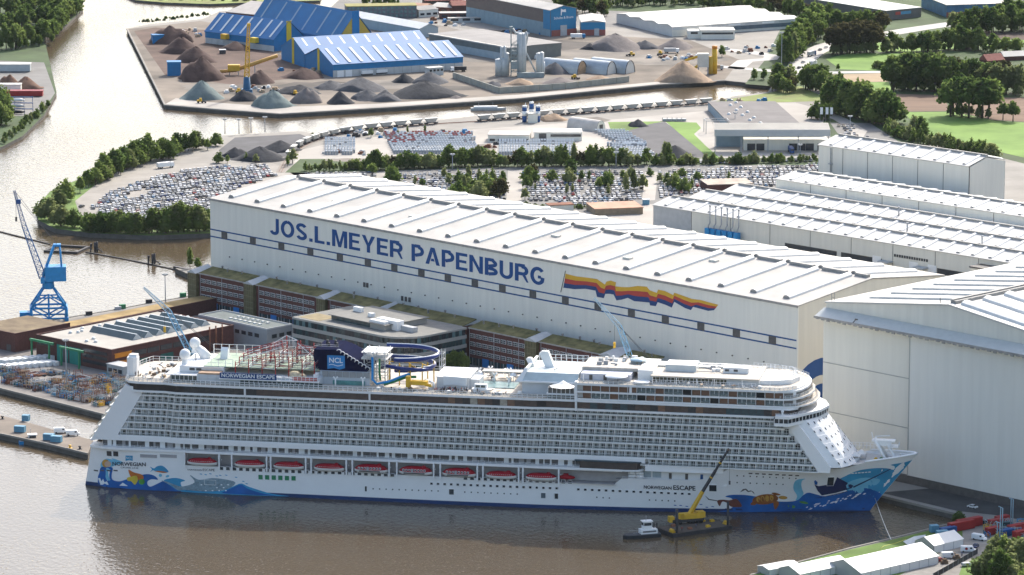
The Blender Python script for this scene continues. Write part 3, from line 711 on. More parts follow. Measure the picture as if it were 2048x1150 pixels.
# bay of dark glass at the forward end of the promenade and the deck doors ahead of it
part('glass_bay', MB().prism([(205, -21), (224, -21.3), (228, -20.6), (229.5, -18.5), (229.5, -16), (205, -16)], 17.5, 20.3), brown_glass, ship)
part('bay_roof', MB().prism([(203, -21.2), (224, -21.6), (229, -20.8), (230.5, -18.5), (230.5, -16), (203, -16)], 20.3, 20.7), M('dark_teal', (.02, .045, .06), .3, .2, .4), ship)
part('bay_sill', MB().prism([(203, -21.2), (224, -21.6), (229, -20.8), (230.5, -18.5), (230.5, -16), (203, -16)], 16.9, 17.5), ship_white, ship)
part('side_wall', MB().prism([(231, -19.75), (254, -19.3), (262, -18.3), (262, -17.7), (231, -19.1)], 17.0, 19.24).prism([(228, -16.2), (262, -16.2), (262, -15.9), (228, -15.9)], 11.3, 19.5), ship_white, ship)
for s in (240, 246.5, 252.5): part('deck_door', MB().box((s, -16.35, 13.4), (s + 1.1, -16.2, 15.8)), dark_trim if s < 250 else blue_paint, ship)
for s in (233.5, 237.5): part('deck_window', MB().box((s - 4, -16.4, 13.8), (s - .6, -16.2, 16.2)), M('pale_glass', (.35, .42, .45), .2, .2, .5), ship)
# ---- core, balcony block
TF = [(15, -19.2), (36, -19.2), (41, -20.6), (186, -20.6), (192, -19.8), (300, -19.8)]
def tf(s): return lerp(TF, s)
core = MB()
prof = [(7.5, 20.1), (21, 42), (287, 42), (300, 22), (300.5, 20.1)]
core.add([(s, -17.5, z) for s, z in prof] + [(s, 20.2, z) for s, z in prof], [(0, 4, 3, 2, 1), (5, 6, 7, 8, 9)] + [(i, i + 1, 6 + i, 5 + i) for i in range(4)], 0)
part('superstructure', core, ship_white, ship)
Z0, DZ, NB = 22.2, 2.83, 7
def sl_(z): return 15.6 + (z - 22.2) * .60
def srr(z): return 299 - (z - 19.6) * .80
def edge(s_a, s_b, off=0): return [(s_a, tf(s_a) - off)] + [(s, t - off) for s, t in TF if s_a < s < s_b] + [(s_b, tf(s_b) - off)]
for k in range(NB):
    z = Z0 + DZ * k
    a, b = sl_(z) - .6, srr(z) + .6
    p = edge(a, b) + [(b, -17.4), (a, -17.4)]
    part('deck_slab', MB().prism(p, z - .32, z + .2), ship_white, ship)
p = edge(229, 299.5) + [(299.5, -17.4), (229, -17.4)]
part('deck_slab', MB().prism(p, 19.25, 19.6), ship_white, ship)
p = edge(8, 231, .15) + [(231, -18), (8, -14)]
part('lower_fascia', MB().prism(p, 20.1, 22.1), ship_white, ship)
for tside in (-1,):
    wing = [(4.2, 19.5), (8, 20.2), (15, 20.2), (15.8, 22.4), (26.6, 40.6), (27.5, 42), (19.0, 43)]
    n = len(wing)
    mb = MB().add([(s, -19.3, z) for s, z in wing] + [(s, -16.0, z) for s, z in wing], [tuple(range(n)), tuple(range(2 * n - 1, n - 1, -1))] + [(i, n + i, n + (i + 1) % n, (i + 1) % n) for i in range(n)])
    part('stern_wing', mb, ship_white, ship)
for k in range(8):                                     # stern terraces
    z = 19.8 + k * 2.83; s = 5.2 + (z - 19.5) * .60
    part('stern_terrace', MB().box((s - 1.6, -18.6, z), (s + 2, 18.6, z + .3), 0).box((s - 1.6, -18.6, z + .3), (s - 1.5, 18.6, z + 1.3), 1).box((s + .9, -18.7, z + .4), (s + 2.6, -12, z + 2.6), 2), [ship_white, rail_glass, dark_glass], ship)
MOD = 2.64
def balcony_mesh(kind, mb=None, x=0, y=0, z=0, b=0):
    m = mb or MB()
    m.quad((x + .04, y + 1.3, z + .12), (x + .78, y + 1.3, z + .12), (x + .78, y + 1.3, z + 2.55), (x + .04, y + 1.3, z + 2.55), 5)      # wall
    m.quad((x + .78, y + 1.34, z + .12), (x + 2.6, y + 1.34, z + .12), (x + 2.6, y + 1.34, z + 2.55), (x + .78, y + 1.34, z + 2.55), 1 if kind != 1 else 3)   # door glass
    m.box((x + 1.72, y + 1.2, z + .12), (x + 1.84, y + 1.3, z + 2.5), 0)
    m.box((x + .78, y + 1.22, z + 1.95), (x + 2.6, y + 1.3, z + 2.06), 0)
    if kind == 2: m.quad((x + 1.0, y + 1.28, z + .2), (x + 1.7, y + 1.28, z + .2), (x + 1.7, y + 1.28, z + 2.4), (x + 1.0, y + 1.28, z + 2.4), 4)
    m.box((x - .11, y + .08, z + .12), (x + .11, y + 1.3, z + 2.55), 0)                                                        # partition
    m.quad((x + .05, y + .05, z + .2), (x + MOD - .03, y + .05, z + .2), (x + MOD - .03, y + .05, z + 1.1), (x + .05, y + .05, z + 1.1), 2)
    m.box((x, y + .02, z + 1.1), (x + MOD, y + .1, z + 1.2), 0)
    return m
black = M('open_doorway', (.008, .009, .010), .6, .2, .5)
BM = [ship_white, balc_glass, rail_glass, black, curtain, M('balcony_wall', (.58, .60, .58), .6, .05, .4)]
bms = [balcony_mesh(k).mesh('balcony', BM) for k in range(3)]
cells = []
for k in range(-1, NB):
    z = Z0 + DZ * k if k >= 0 else 19.5
    a, b = (sl_(z) + .4, srr(z) - .3) if k >= 0 else (231.5, 298.5)
    n = int((b - a) / MOD)
    for i in range(n): cells.append((b - (i + 1) * MOD, z))
cells.sort(key=lambda c: -c[0])
rb_ = random.Random(5)
restm = MB()
for i, (s, z) in enumerate(cells):
    r_ = rb_.random(); kd = 1 if r_ < .035 else 2 if r_ < .33 else 0
    if i < 300: part('balcony', bms[kd], None, ship, loc=(s, tf(s + 1.3), z))
    else: balcony_mesh(kd, restm, s, tf(s + 1.3), z)
part('balcony', restm, BM, ship, kind='stuff')
# slanted white strip between the balconies and the bow face
stp = [(285.5, 40.5), (290.5, 39.6), (304.4, 21.6), (304, 19.4), (299.5, 19.4), (297.8, 22)]
n = len(stp)
part('bow_strip', MB().add([(s, -19.75, z) for s, z in stp[::-1]] + [(s, -15, z) for s, z in stp[::-1]], [tuple(range(n))[::-1], tuple(range(n, 2 * n))] + [(i, (i + 1) % n, n + (i + 1) % n, n + i) for i in range(n)]), ship_white, ship)
# ---- bow face in six bulging tiers
def front(s_c, dep, hw, n=8, back=6):
    q = []
    for i in range(n + 1):
        a = PI * i / n - PI / 2
        q.append((s_c + dep * math.cos(a) ** .8 if abs(math.cos(a)) > 1e-6 else s_c, hw * math.sin(a)))
    return [(s_c - back, -hw)] + q + [(s_c - back, hw)]
for k in range(6):
    z = 21.2 + k * 3.05; sc_ = 304 - (z - 21.2) * .80
    lo, hi = front(sc_, 9.6, 18.6 - .1 * k), front(sc_ - 2.3, 9.6, 18.6 - .1 * k)
    n = len(lo); mb = MB()
    mb.add([(a, b, z) for a, b in lo] + [(a, b, z + 3.05) for a, b in hi], [(i, i + 1, n + i + 1, n + i) for i in range(n - 1)] + [tuple(range(n, 2 * n))])
    part('bow_tier', mb, ship_white, ship)
    for j in range(8):
        i = 2 + j * .72; i0 = int(i); f = i - i0
        a = Vector((*lo[i0], z)).lerp(Vector((*lo[i0 + 1], z)), f); b = Vector((*hi[i0], z + 3.05)).lerp(Vector((*hi[i0 + 1], z + 3.05)), f)
        p, q = a.lerp(b, .40), a.lerp(b, .68)
        o = Vector((.12, -.05 if a.y < 0 else .05, .06)); t_ = Vector((lo[i0 + 1][0] - lo[i0][0], lo[i0 + 1][1] - lo[i0][1], 0)).normalized() * .22
        part('bow_window', MB().quad(p + o - t_, p + o + t_, q + o + t_, q + o - t_).quad(p + o - t_ - o * .9, p + o - t_, q + o - t_, q + o - t_ - o * .9), dark_glass, ship)
# ---- brown glass gallery under the pool deck
def outline(off, s_st=17.0, s_fr=291.0):
    near = [(24.5, -19.4 - off)] + [(s, t - off) for s, t in TF if 25 < s < s_fr - 2]
    near = [(s_st + .2, -11), (s_st + 1.2, -15.5), (s_st + 3.6, -18.4 - off * .7)] + near + [(s_fr - 3, -19.8 - off), (s_fr, -18)]
    return near + [(a, -b) for a, b in near[::-1]]
part('gallery_sill', MB().prism(outline(.9), 40.5, 41.35), ship_white, ship)
part('gallery_glass', MB().prism(outline(.55, 17.4), 41.35, 44.0), M('gallery_dark', (.03, .026, .024), .2, .3, .3), ship)
part('gallery_fascia', MB().prism(outline(.95), 44.0, 44.9, 0, 1), [ship_white, deck_pale], ship)
pane_m = {}
for nm, c in (('brown', (.060, .040, .032)), ('dark', (.018, .020, .022)), ('pale', (.34, .31, .25)), ('teal', (.02, .05, .06)), ('tan', (.16, .085, .05))):
    mt = M('pane_' + nm, c, .15, .35, .5, spec=.6); pane_m[nm] = {w_: MB().box((.06, -.1, .05), (w_ - .06, .02, 2.6)).mesh('gallery_pane', [mt]) for w_ in (3.0, 6.0)}
s = 26.0; k = 0
while s < 286:
    w_ = 3.0 if 150 < s < 195 or s > 204 else 6.0
    nm = 'dark' if s < 70 else 'brown'
    if 150 < s < 182: nm = ('pale', 'dark', 'brown', 'tan')[k * 7 % 4]  # mixed pane colours imitate the brightness of the open, see-through stretch
    elif s > 204: nm = ('brown', 'tan', 'brown', 'dark', 'brown')[k * 3 % 5] if s > 226 else ('teal', 'dark')[k % 2]
    if 262 < s < 276: nm = 'teal'
    sm_ = s + w_ / 2
    if not (s < 41 < s + w_ or s < 36 < s + w_ or s < 189 < s + w_): part('gallery_pane', pane_m[nm][w_], None, ship, loc=(s, tf(sm_) - .52, 41.37))
    s += w_; k += 1
for s in (69, 120, 203.2): part('gallery_post', MB().box((s, -21.75, 40.6), (s + .7, -20.4, 44.8)), ship_white, ship)
rail(ship, [(18.4, -14, 44.9), (20.5, -18.6, 44.9), (25, -20, 44.9), (36, -20, 44.9), (41, -21.3, 44.9), (186, -21.3, 44.9), (192, -20.5, 44.9), (203, -20.5, 44.9)], 1.6, 2.0, .09, glass=True)
rail(ship, [(18.2, -11, 44.9), (16.8, 0, 44.9), (18.2, 11, 44.9), (20.5, 18.6, 44.9), (60, 20.6, 44.9), (130, 20.8, 44.9), (203, 20.6, 44.9)], 2.2, 2.6, .1)
# ---- forward upper decks with suites
def outl2(s_fr, hw, dep, s_st=203):
    pts = [(s_st, -hw)]
    for i in range(9):
        a = -PI / 2 + PI * i / 8
        pts.append((s_fr - dep + dep * math.cos(a), hw * math.sin(a)))
    return pts + [(s_st, hw)]
part('suite_wall', MB().prism(outl2(294, 18.4, 8), 44.9, 51.0), ship_white, ship)
for z0, z1, sf in ((44.9, 45.5, 297.5), (47.7, 48.45, 295.5), (50.7, 51.6, 293.2)):
    part('suite_deck', MB().prism(outl2(sf, 20.4, 10.5), z0, z1, 0, 1), [ship_white, deck_pale], ship)
sm = {}
for nm, mt in (('tan', M('suite_tan', (.15, .085, .055), .4, .2, .5)), ('glass', M('suite_glass', (.10, .125, .125), .15, .3, .5)), ('dark', black)):
    m = MB().box((.1, -1.6, .1), (3.3, -1.5, 2.1), 0).box((3.4, -1.95, 0), (3.55, .05, 2.2), 1)
    if nm == 'glass': m.box((1.6, -1.7, .1), (1.75, -1.6, 2.1), 1).box((.1, -1.9, 0), (3.4, -1.85, .9), 2)
    sm[nm] = m.mesh('suite_window', [mt, ship_white, rail_glass])
for row, z in enumerate((45.5, 48.45)):
    s = 206; k = 0
    while s < 284:
        nm = ('tan', 'glass', 'glass', 'tan', 'glass', 'glass', 'dark', 'tan')[(k + row * 3) % 8]
        if row and s < 222: nm = 'tan'
        part('suite_window', sm[nm], None, ship, loc=(s, -18.42, z)); s += 3.62; k += 1
part('suite_post', MB().box((202.8, -20.6, 44.9), (203.9, -18, 52)).box((224.6, -20.3, 48.4), (225.6, -18, 51)), ship_white, ship)
fr = outl2(295.0, 18.9, 9)
mb = MB(); q = fr[1:-1]
for z0, z1 in ((45.9, 47.4), (48.8, 50.3)):
    for a, b in zip(q[:-1], q[1:]): mb.quad((a[0] - .8, a[1], z0), (b[0] - .8, b[1], z0), (b[0] - .8, b[1], z1), (a[0] - .8, a[1], z1))
part('front_glass', mb, M('front_glass', (.20, .19, .17), .15, .2, .4), ship)
for sf, z in ((296.5, 45.5), (294.6, 48.45)):
    q = outl2(sf, 20.2, 10.4)[1:-1]
    rail(ship, [(a, b, z) for a, b in q], 1.0, 2, .06, glass=True)
# ---- bridge with open wings
bo = [(282.5, -24.2), (288.0, -24.4), (290.5, -21), (298.5, -9), (301.0, 0), (298.5, 9), (290.5, 21), (288, 24.4), (282.5, 24.2)]
part('bridge_floor', MB().prism(bo, 38.3, 39.5), ship_white, ship)
part('bridge_glass', MB().prism([(a - .3, b * .985) for a, b in bo], 39.5, 41.3), dark_glass, ship)
part('bridge_roof', MB().prism([(a + .3, b * 1.01) for a, b in bo], 41.3, 42.3), ship_white, ship)
bw = MB()
for a, b in zip(bo[:-1], bo[1:]):
    n = max(1, round((Vector(a) - Vector(b)).length / 2.2))
    for i in range(n + 1):
        p = Vector(a).lerp(Vector(b), i / n); bw.box((p.x - .12, p.y - .12, 39.5), (p.x + .12, p.y + .12, 41.3))
part('bridge_mullion', bw, ship_white, ship, kind='stuff')
for t in (-22.6, 22.6): part('wing_console', MB().lathe([(.4, 0), (.4, 1.3), (.55, 1.4), (.55, 2)], 8, (285.5, t, 42.3)), ship_white, ship)
rail(ship, [(283, -23.8, 42.3), (288, -24, 42.3), (290.5, -20.7, 42.3), (294, -15, 42.3)], 1.0, 1.5, .06)
# ---- lower hull: windows, doors, ports
wm = {}
def hwin(px, py, w_, h_, mat, name='hull_window', off=.1, frame=True):
    s, z = hsz(px, py)
    t = ht(s, z); t2 = ht(s + 1, z); t3 = ht(s, z + 1)
    key = (w_, h_, mat.name)
    if key not in wm:
        m = MB().box((-w_ / 2, -.05, -h_ / 2), (w_ / 2, .3, h_ / 2), 0)
        if frame:
            for a in (-1, 1): m.box((a * w_ / 2 - .06, -.12, -h_ / 2 - .06), (a * w_ / 2 + .06, .2, h_ / 2 + .06), 1).box((-w_ / 2, -.12, a * h_ / 2 - .06), (w_ / 2, .2, a * h_ / 2 + .06), 1)
        wm[key] = m.mesh(name, [mat, ship_white])
    o = part(name, wm[key], None, ship, loc=(s, t - off + .05, z))
    o.rotation_euler = (math.atan2(t3 - t, 1) * -1, 0, math.atan2(t2 - t, 1))
    return o
Zm = {1: (140, 660, 3.383), 2: (600, 660, 3.383), 3: (1040, 680, 3.383), 4: (1440, 700, 3.383), 'a': (150, 860, 5.851), 'b': (1420, 920, 4.876)}
def zp(k, X, Y): o = Zm[k]; return o[0] + X / o[2], o[1] + Y / o[2]
def row(k, X0, Y0, X1, Y1, n, *a, **b):
    for i in range(n): f = i / max(1, n - 1); hwin(*zp(k, X0 + (X1 - X0) * f, Y0 + (Y1 - Y0) * f), *a, **b)
row(1, 1025, 936, 1730, 966, 17, 1.6, 1.4, dark_glass)
row(2, 45, 957, 625, 982, 14, 1.6, 1.3, dark_glass)
row(2, 1120, 1003, 1740, 1027, 15, 1.6, 1.3, dark_glass)
row(3, 25, 951, 338, 960, 8, 1.6, 1.5, dark_glass)
row(2, 890, 1039, 1735, 1071, 20, 1.15, 1.0, dark_glass)
row(3, 25, 995, 250, 1003, 6, 1.15, 1.0, dark_glass)
row(3, 395, 1010, 1145, 1041, 17, 1.15, 1.0, dark_glass)
row(1, 1290, 995, 1513, 1003, 6, 1.9, 2.0, M('green_window', (.02, .20, .09), .4, .2, .5))
row(2, 495, 1074, 935, 1089, 11, .5, .5, dark_glass, name='porthole', frame=False)
row(2, 1115, 1096, 1470, 1110, 9, .5, .5, dark_glass, name='porthole', frame=False)
row(3, 520, 1064, 605, 1069, 3, .5, .5, dark_glass, name='porthole', frame=False)
row(3, 876, 1082, 1047, 1089, 5, .5, .5, dark_glass, name='porthole', frame=False)
row('b', 265, 153, 838, 180, 10, .5, .5, dark_glass, name='porthole', frame=False)
row('b', 265, 220, 712, 238, 8, .5, .5, dark_glass, name='porthole', frame=False)
row('b', 395, 131, 850, 152, 8, 1.5, .55, dark_trim, name='hull_slot', frame=False)
row('b', 1325, 135, 1555, 117, 8, 1.0, .45, white_paint, name='hawse_slot', frame=False)
row('b', 1168, 78, 1230, 76, 2, 1.2, .5, white_paint, name='hawse_slot', frame=False)
for q, w_, h_, m in ((zp(2, 1025, 1095), 2.0, 2.3, dark_glass), (zp(2, 1647, 1120), 2.0, 2.3, M('slate', (.12, .15, .17), .5, .2, .5)), (zp(2, 1735, 1124), 1.5, 2.3, dark_glass), (zp(2, 446, 1074), .9, 2.2, dark_glass), (zp(3, 157, 1052), 2.0, 2.3, M('slate', (0, 0, 0))), (zp(3, 246, 1056), 1.5, 2.3, dark_glass), (zp(3, 1305, 1002), 3.0, 3.0, dark_glass), (zp('b', 1176, 208), 2.6, 4.6, dark_glass), (zp('a', 401, 275), 2.3, 2.2, dark_glass), (zp('a', 478, 278), 2.3, 2.2, dark_glass), (zp('a', 1582, 612), 4.8, 2.0, black)):
    hwin(*q, w_, h_, m, name='shell_door')
for X in (862, 1094): hwin(*zp('a', X, 305), 7.2, 1.5, recess_grey, name='mooring_opening')
for X, w_ in ((245, 2.0), (320, 1.8), (397, 2), (475, 1.8)): hwin(*zp('a', X, 474), w_, .55, dark_trim, name='hull_slot', frame=False)
# ---- painted sea on the hull: flat shapes that follow the plating
def decal(name, polys, mat, off=.06, text=None):
    bm = bmesh.new()
    for p in polys:
        vs = [bm.verts.new((a, b, 0)) for a, b in p]
        try: bm.faces.new(vs)
        except ValueError: pass
    bmesh.ops.triangulate(bm, faces=bm.faces[:])
    for _ in range(5):
        es = [e for e in bm.edges if e.calc_length() > 4.5]
        if not es: break
        bmesh.ops.subdivide_edges(bm, edges=es, cuts=1)
        bmesh.ops.triangulate(bm, faces=[f for f in bm.faces if len(f.verts) > 3])
    vs = []
    for v in bm.verts:
        x = min(v.co.x, send(v.co.y) - .08)
        vs.append((x, ht(x, v.co.y) - off, v.co.y))
    bm.verts.index_update()
    fs = []
    for f in bm.faces:
        i = [v.index for v in f.verts]
        fs.append(i if f.normal.z > 0 else i[::-1])
    bm.free()
    return part(name, MB().add(vs, fs), mat, ship)
def smooth(p, n=4):                                    # closed Catmull-Rom
    q = []; L = len(p)
    for i in range(L):
        a, b, c, d = (Vector(p[(i + j - 1) % L]) for j in range(4))
        for k in range(n):
            t = k / n
            q.append(tuple(.5 * ((2 * b) + (-a + c) * t + (2 * a - 5 * b + 4 * c - d) * t * t + (-a + 3 * b - 3 * c + d) * t ** 3)))
    return q
def px_poly(k, pts, sm=True):
    q = [hsz(*zp(k, X, Y)) for X, Y in pts]
    return smooth(q) if sm else q
def ell(k, X, Y, a, b, rot=0, n=18):
    return [hsz(*zp(k, X + a * math.cos(2 * PI * i / n) * math.cos(rot) - b * math.sin(2 * PI * i / n) * math.sin(rot), Y + a * math.cos(2 * PI * i / n) * math.sin(rot) + b * math.sin(2 * PI * i / n) * math.cos(rot))) for i in range(n)]
sea_blue = M('sea_blue', (.006, .10, .34), .55, .3, .12)
sea_cyan = M('sea_cyan', (.035, .28, .48), .55, .2, .1)
sea_pale = M('sea_pale', (.16, .46, .62), .55, .12, .2)
sea_navy = M('sea_navy', (.008, .020, .085), .55, .2, .2)
art_brown = M('art_brown', (.26, .085, .02), .4, .3, .5)
art_gold = M('art_gold', (.50, .27, .05), .4, .2, .8)
art_green = M('art_green', (.08, .28, .05), .4, .3, .5)
art_yellow = M('art_yellow', (.60, .45, .05), .4, .15, .5)
art_orange = M('art_orange', (.50, .14, .03), .4, .2, .5)
art_grey = M('art_grey', (.20, .28, .32), .4, .3, 1.2)
art_white = M('art_white', (.75, .78, .78), .4, .04, .5)
decal('painted_sky', [px_poly('b', [(1225, 225), (1330, 152), (1450, 102), (1600, 80), (1720, 80), (1790, 95), (1800, 62), (1765, 46), (1900, 22), (2010, 2), (1960, 110), (1830, 250), (1700, 370), (1560, 390), (1400, 330)])], sea_cyan, .05)
decal('painted_sky', [px_poly('b', [(1330, 232), (1480, 175), (1620, 180), (1660, 200), (1600, 260), (1480, 330), (1380, 320)])], sea_pale, .07)
decal('painted_wave', [px_poly('b', [(150, 356), (205, 340), (330, 340), (450, 356), (560, 384), (650, 402), (760, 406), (850, 392), (905, 345), (960, 318), (1040, 336), (1120, 352), (1260, 330), (1420, 280), (1560, 280), (1690, 350), (1640, 420), (1610, 488), (1300, 490), (900, 494), (450, 507), (80, 503), (170, 487), (228, 450), (236, 405), (205, 372)])], sea_blue, .08)
decal('painted_splash', [px_poly('b', [(815, 285), (822, 220), (858, 190), (930, 183), (900, 200), (890, 240), (900, 290), (912, 330), (870, 380), (835, 392), (850, 350)])], sea_pale, .09)
decal('painted_hull', [px_poly('b', [(1020, 240), (1060, 255), (1150, 240), (1205, 245), (1240, 166), (1330, 215), (1400, 250), (1380, 275), (1230, 320), (1090, 345), (1050, 300)], False)], sea_navy, .10)
decal('painted_mast', [px_poly('b', [(1015, 205), (1028, 195), (1050, 215), (1046, 242), (1022, 240)], False)], sea_blue, .11)
decal('painted_line', [px_poly('b', [(1395, 258), (1760, 84), (1764, 90), (1400, 272)], False)], sea_navy, .12)
fo = []
for i in range(26):
    X = 930 + i * 22 + rb_.uniform(-8, 8); Y = 478 - (i * 5.6) + rb_.uniform(-22, 16); L = rb_.uniform(22, 60); h_ = rb_.uniform(4, 9)
    fo.append(px_poly('b', [(X, Y), (X + L * .5, Y - h_ - L * .18), (X + L, Y - L * .42), (X + L * .6, Y - L * .12 + h_ * .5)], False))
for f in fo: decal('painted_foam', [f], art_white, .13)
for i in range(8): decal('painted_streak', [px_poly('b', [(1010 + i * 30, 372 - i * 4), (1090 + i * 36, 362 - i * 9), (1090 + i * 36, 368 - i * 9)], False)], sea_navy, .14)
decal('painted_turtle_shell', [ell('b', 540, 383, 128, 50, -.1)], art_brown, .11)
decal('painted_turtle_plate', [ell('b', 470 + i * 44, 384 - i * 5, 19, 33 - abs(i - 1.5) * 4, -.1) for i in range(4)], art_gold, .13)
decal('painted_turtle_head', [ell('b', 712, 366, 44, 17, .05)], art_gold, .12)
decal('painted_turtle_flipper', [px_poly('b', [(620, 410), (660, 400), (672, 430), (640, 482), (625, 460)])], art_brown, .12)
decal('painted_turtle_flipper', [px_poly('b', [(600, 322), (640, 318), (690, 338), (640, 345)]), px_poly('b', [(395, 425), (430, 400), (450, 432), (410, 440)])], art_brown, .12)
decal('painted_ray', [px_poly('b', [(70, 398), (120, 386), (190, 392), (255, 378), (305, 430), (300, 458), (210, 456), (170, 420), (120, 405), (95, 450)])], M('art_ray', (.15, .05, .035), .4, .2, .5), .11)
decal('painted_ray_tail', [px_poly(3, [(1250, 1050), (1280, 1075), (1340, 1086), (1338, 1091), (1275, 1081)], False)], dark_trim, .11)
decal('painted_bird', [px_poly('b', [(292, 315), (320, 283), (352, 278), (375, 300), (400, 296), (425, 310), (437, 336), (405, 305), (370, 312), (345, 290)], False)], dark_trim, .11)
decal('painted_fish', [ell('b', 795, 452, 38, 15, .15), ell('b', 915, 414, 44, 12, .2)], art_green, .12)
# stern artwork
decal('painted_wave', [px_poly('a', [(268, 560), (285, 500), (300, 440), (350, 430), (440, 440), (430, 520), (440, 580), (520, 600), (610, 575), (700, 560), (780, 525), (860, 516), (930, 535), (972, 580), (900, 575), (850, 600), (850, 640), (885, 662), (960, 630), (1050, 590), (1120, 600), (1220, 690), (1240, 714), (900, 706), (560, 682), (300, 650)])], sea_blue, .07)
decal('painted_wave', [px_poly('a', [(1040, 592), (1110, 566), (1200, 562), (1290, 592), (1240, 610), (1250, 660), (1300, 700), (1220, 712), (1130, 660)])], sea_cyan, .08)
decal('painted_wave', [px_poly('a', [(1300, 705), (1500, 712), (1700, 712), (1850, 660), (1945, 625), (2040, 665), (2300, 745), (2500, 775), (2000, 762), (1500, 738), (1250, 722)])], sea_cyan, .08)
decal('painted_wave', [px_poly('a', [(1740, 722), (1860, 668), (1945, 640), (2030, 690), (2200, 742), (2350, 768), (1950, 752), (1740, 740)])], sea_blue, .10)
decal('painted_splash', [px_poly('a', [(300, 430), (315, 370), (370, 335), (440, 345), (430, 330), (500, 350), (560, 385), (430, 430), (440, 460), (390, 480), (400, 560), (430, 595), (370, 580), (350, 520)])], sea_pale, .06)
decal('painted_swimmer_hair', [ell('a', 360, 390, 44, 46)], art_gold, .09)
decal('painted_swimmer_face', [ell('a', 385, 398, 40, 34)], M('art_skin', (.55, .38, .28), .5, .1, .5), .11)
decal('painted_whale', [px_poly('a', [(1010, 590), (1080, 605), (1170, 640), (1260, 660), (1400, 612), (1345, 525), (1450, 582), (1600, 562), (1750, 575), (1868, 605), (1860, 645), (1780, 690), (1620, 716), (1450, 715), (1300, 700), (1200, 700), (1130, 650)])], art_grey, .11)
decal('painted_whale_spots', [ell('a', 1480 + i * 26, 640 + 34 * ((i * 7) % 3), 11, 7) for i in range(13) if not 1500 < 1480 + i * 26 < 1660 or (i * 7) % 3 == 2], art_white, .13)
decal('painted_fish', [px_poly('a', [(880, 430), (925, 448), (960, 424), (1030, 420), (1095, 490), (1010, 490), (940, 480), (915, 470), (880, 490), (900, 460)])], sea_cyan, .10)
decal('painted_fish_belly', [px_poly('a', [(935, 480), (1010, 480), (1080, 495), (1020, 500)])], art_orange, .12)
decal('painted_angelfish', [px_poly('a', [(625, 465), (690, 495), (780, 520), (805, 560), (760, 590), (700, 560), (660, 560)])], art_orange, .12)
decal('painted_angelfish', [px_poly('a', [(610, 560), (660, 545), (720, 535), (735, 590), (700, 640), (660, 600), (620, 595)])], art_yellow, .14)
decal('painted_parrotfish', [ell('a', 782, 605, 36, 34)], art_green, .13)
decal('painted_coral', [px_poly('a', [(270, 565), (295, 560), (310, 600), (330, 570), (345, 610), (375, 600), (395, 640), (300, 640)], False), px_poly('a', [(520, 650), (560, 615), (620, 655)], False)], art_white, .12)
decal('painted_fish', [ell('a', 1000, 530, 20, 18), ell('a', 1083, 540, 22, 14, -.3)], sea_pale, .10)
for i, (X, Y) in enumerate(((1475, 515), (1530, 522), (1585, 512), (1660, 537), (1700, 530), (1770, 528), (1885, 553), (1970, 600), (2010, 628))): decal('painted_small_fish', [ell('a', X, Y, 17, 5, .2, 8)], sea_cyan, .10)
for i, (X, Y) in enumerate(((615, 700), (672, 702), (735, 712), (800, 700), (880, 690), (940, 722), (1000, 715))): decal('painted_small_fish', [ell(3, 1040 + (X - 600) * .66, 1118 + (Y - 700) * .6, 11, 3, .1, 8)], sea_blue, .10)
decal('belly_band', [[(s, .9) for s in range(262, 317, 6)] + [(s, 1.7) for s in range(316, 261, -6)]], boot_blue, .1)
# lettering on the hull
ink = M('lettering_ink', (.018, .022, .035), .4, .1, .5)
def hull_text(s, a, b, h, mat=ink, bold=0.0):
    (sa, za), (sb, zb) = hsz(*a), hsz(*b)
    v, f = text_mb(s, h, sb - sa, bold)
    vs = [(sa + x, za + (zb - za) * x / (sb - sa) + y) for x, y in v]
    return part('lettering', MB().add([(x, ht(x, y) - .15, y) for x, y in vs], f), mat, ship)
hull_text('NORWEGIAN', zp(3, 838, 1004), zp(3, 1026, 1012), 1.35, bold=.022)
hull_text('ESCAPE', zp(3, 1038, 1012), zp(3, 1188, 1018), 1.9, bold=.022)
hull_text('NORWEGIAN', zp('a', 440, 414), zp('a', 830, 422), 1.5, bold=.02)
hull_text('CRUISE LINE', zp('a', 536, 446), zp('a', 742, 453), .62)
hull_text('NORWEGIAN', zp('a', 1318, 473), zp('a', 1486, 479), .7)
hull_text('ESCAPE', zp('a', 1497, 479), zp('a', 1635, 482), 1.0)
decal('line_badge', [px_poly('a', [(592, 298), (676, 300), (676, 360), (634, 352), (592, 360)], False)], sea_cyan, .10)
hull_text('NCL', zp('a', 602, 338), zp('a', 668, 340), .95, art_white)
# ================================================================ what stands on the ship's upper decks
DK = 44.92
wall_grey = M('deckhouse_wall', (.50, .53, .55), .5, .05, .3)
funnel_navy = M('funnel_navy', (.006, .009, .034), .95, .2, .4, spec=.02)
badge_blue = M('badge_blue', (.03, .22, .50), .4, .08, .4)
slide_blue = M('slide_blue', (.015, .035, .16), .3, .15, .5)
slide_green = M('slide_green', (.02, .18, .06), .35, .2, .5)
def sbox(name, a, b, mat, label=None): return part(name, MB().box(a, b), mat, ship, label=label)
# movie screen at the stern
part('stern_screen', MB().prism([(17.2, -9), (20, -9.6), (21.2, -8.6), (21.4, -5.4), (19.5, -4.6), (17, -5.2)], DK, 52.2).prism([(17.8, -8.2), (21, -8.4), (21.2, -5.6), (18.4, -5.4)], 52.2, 53.3), ship_white, ship)
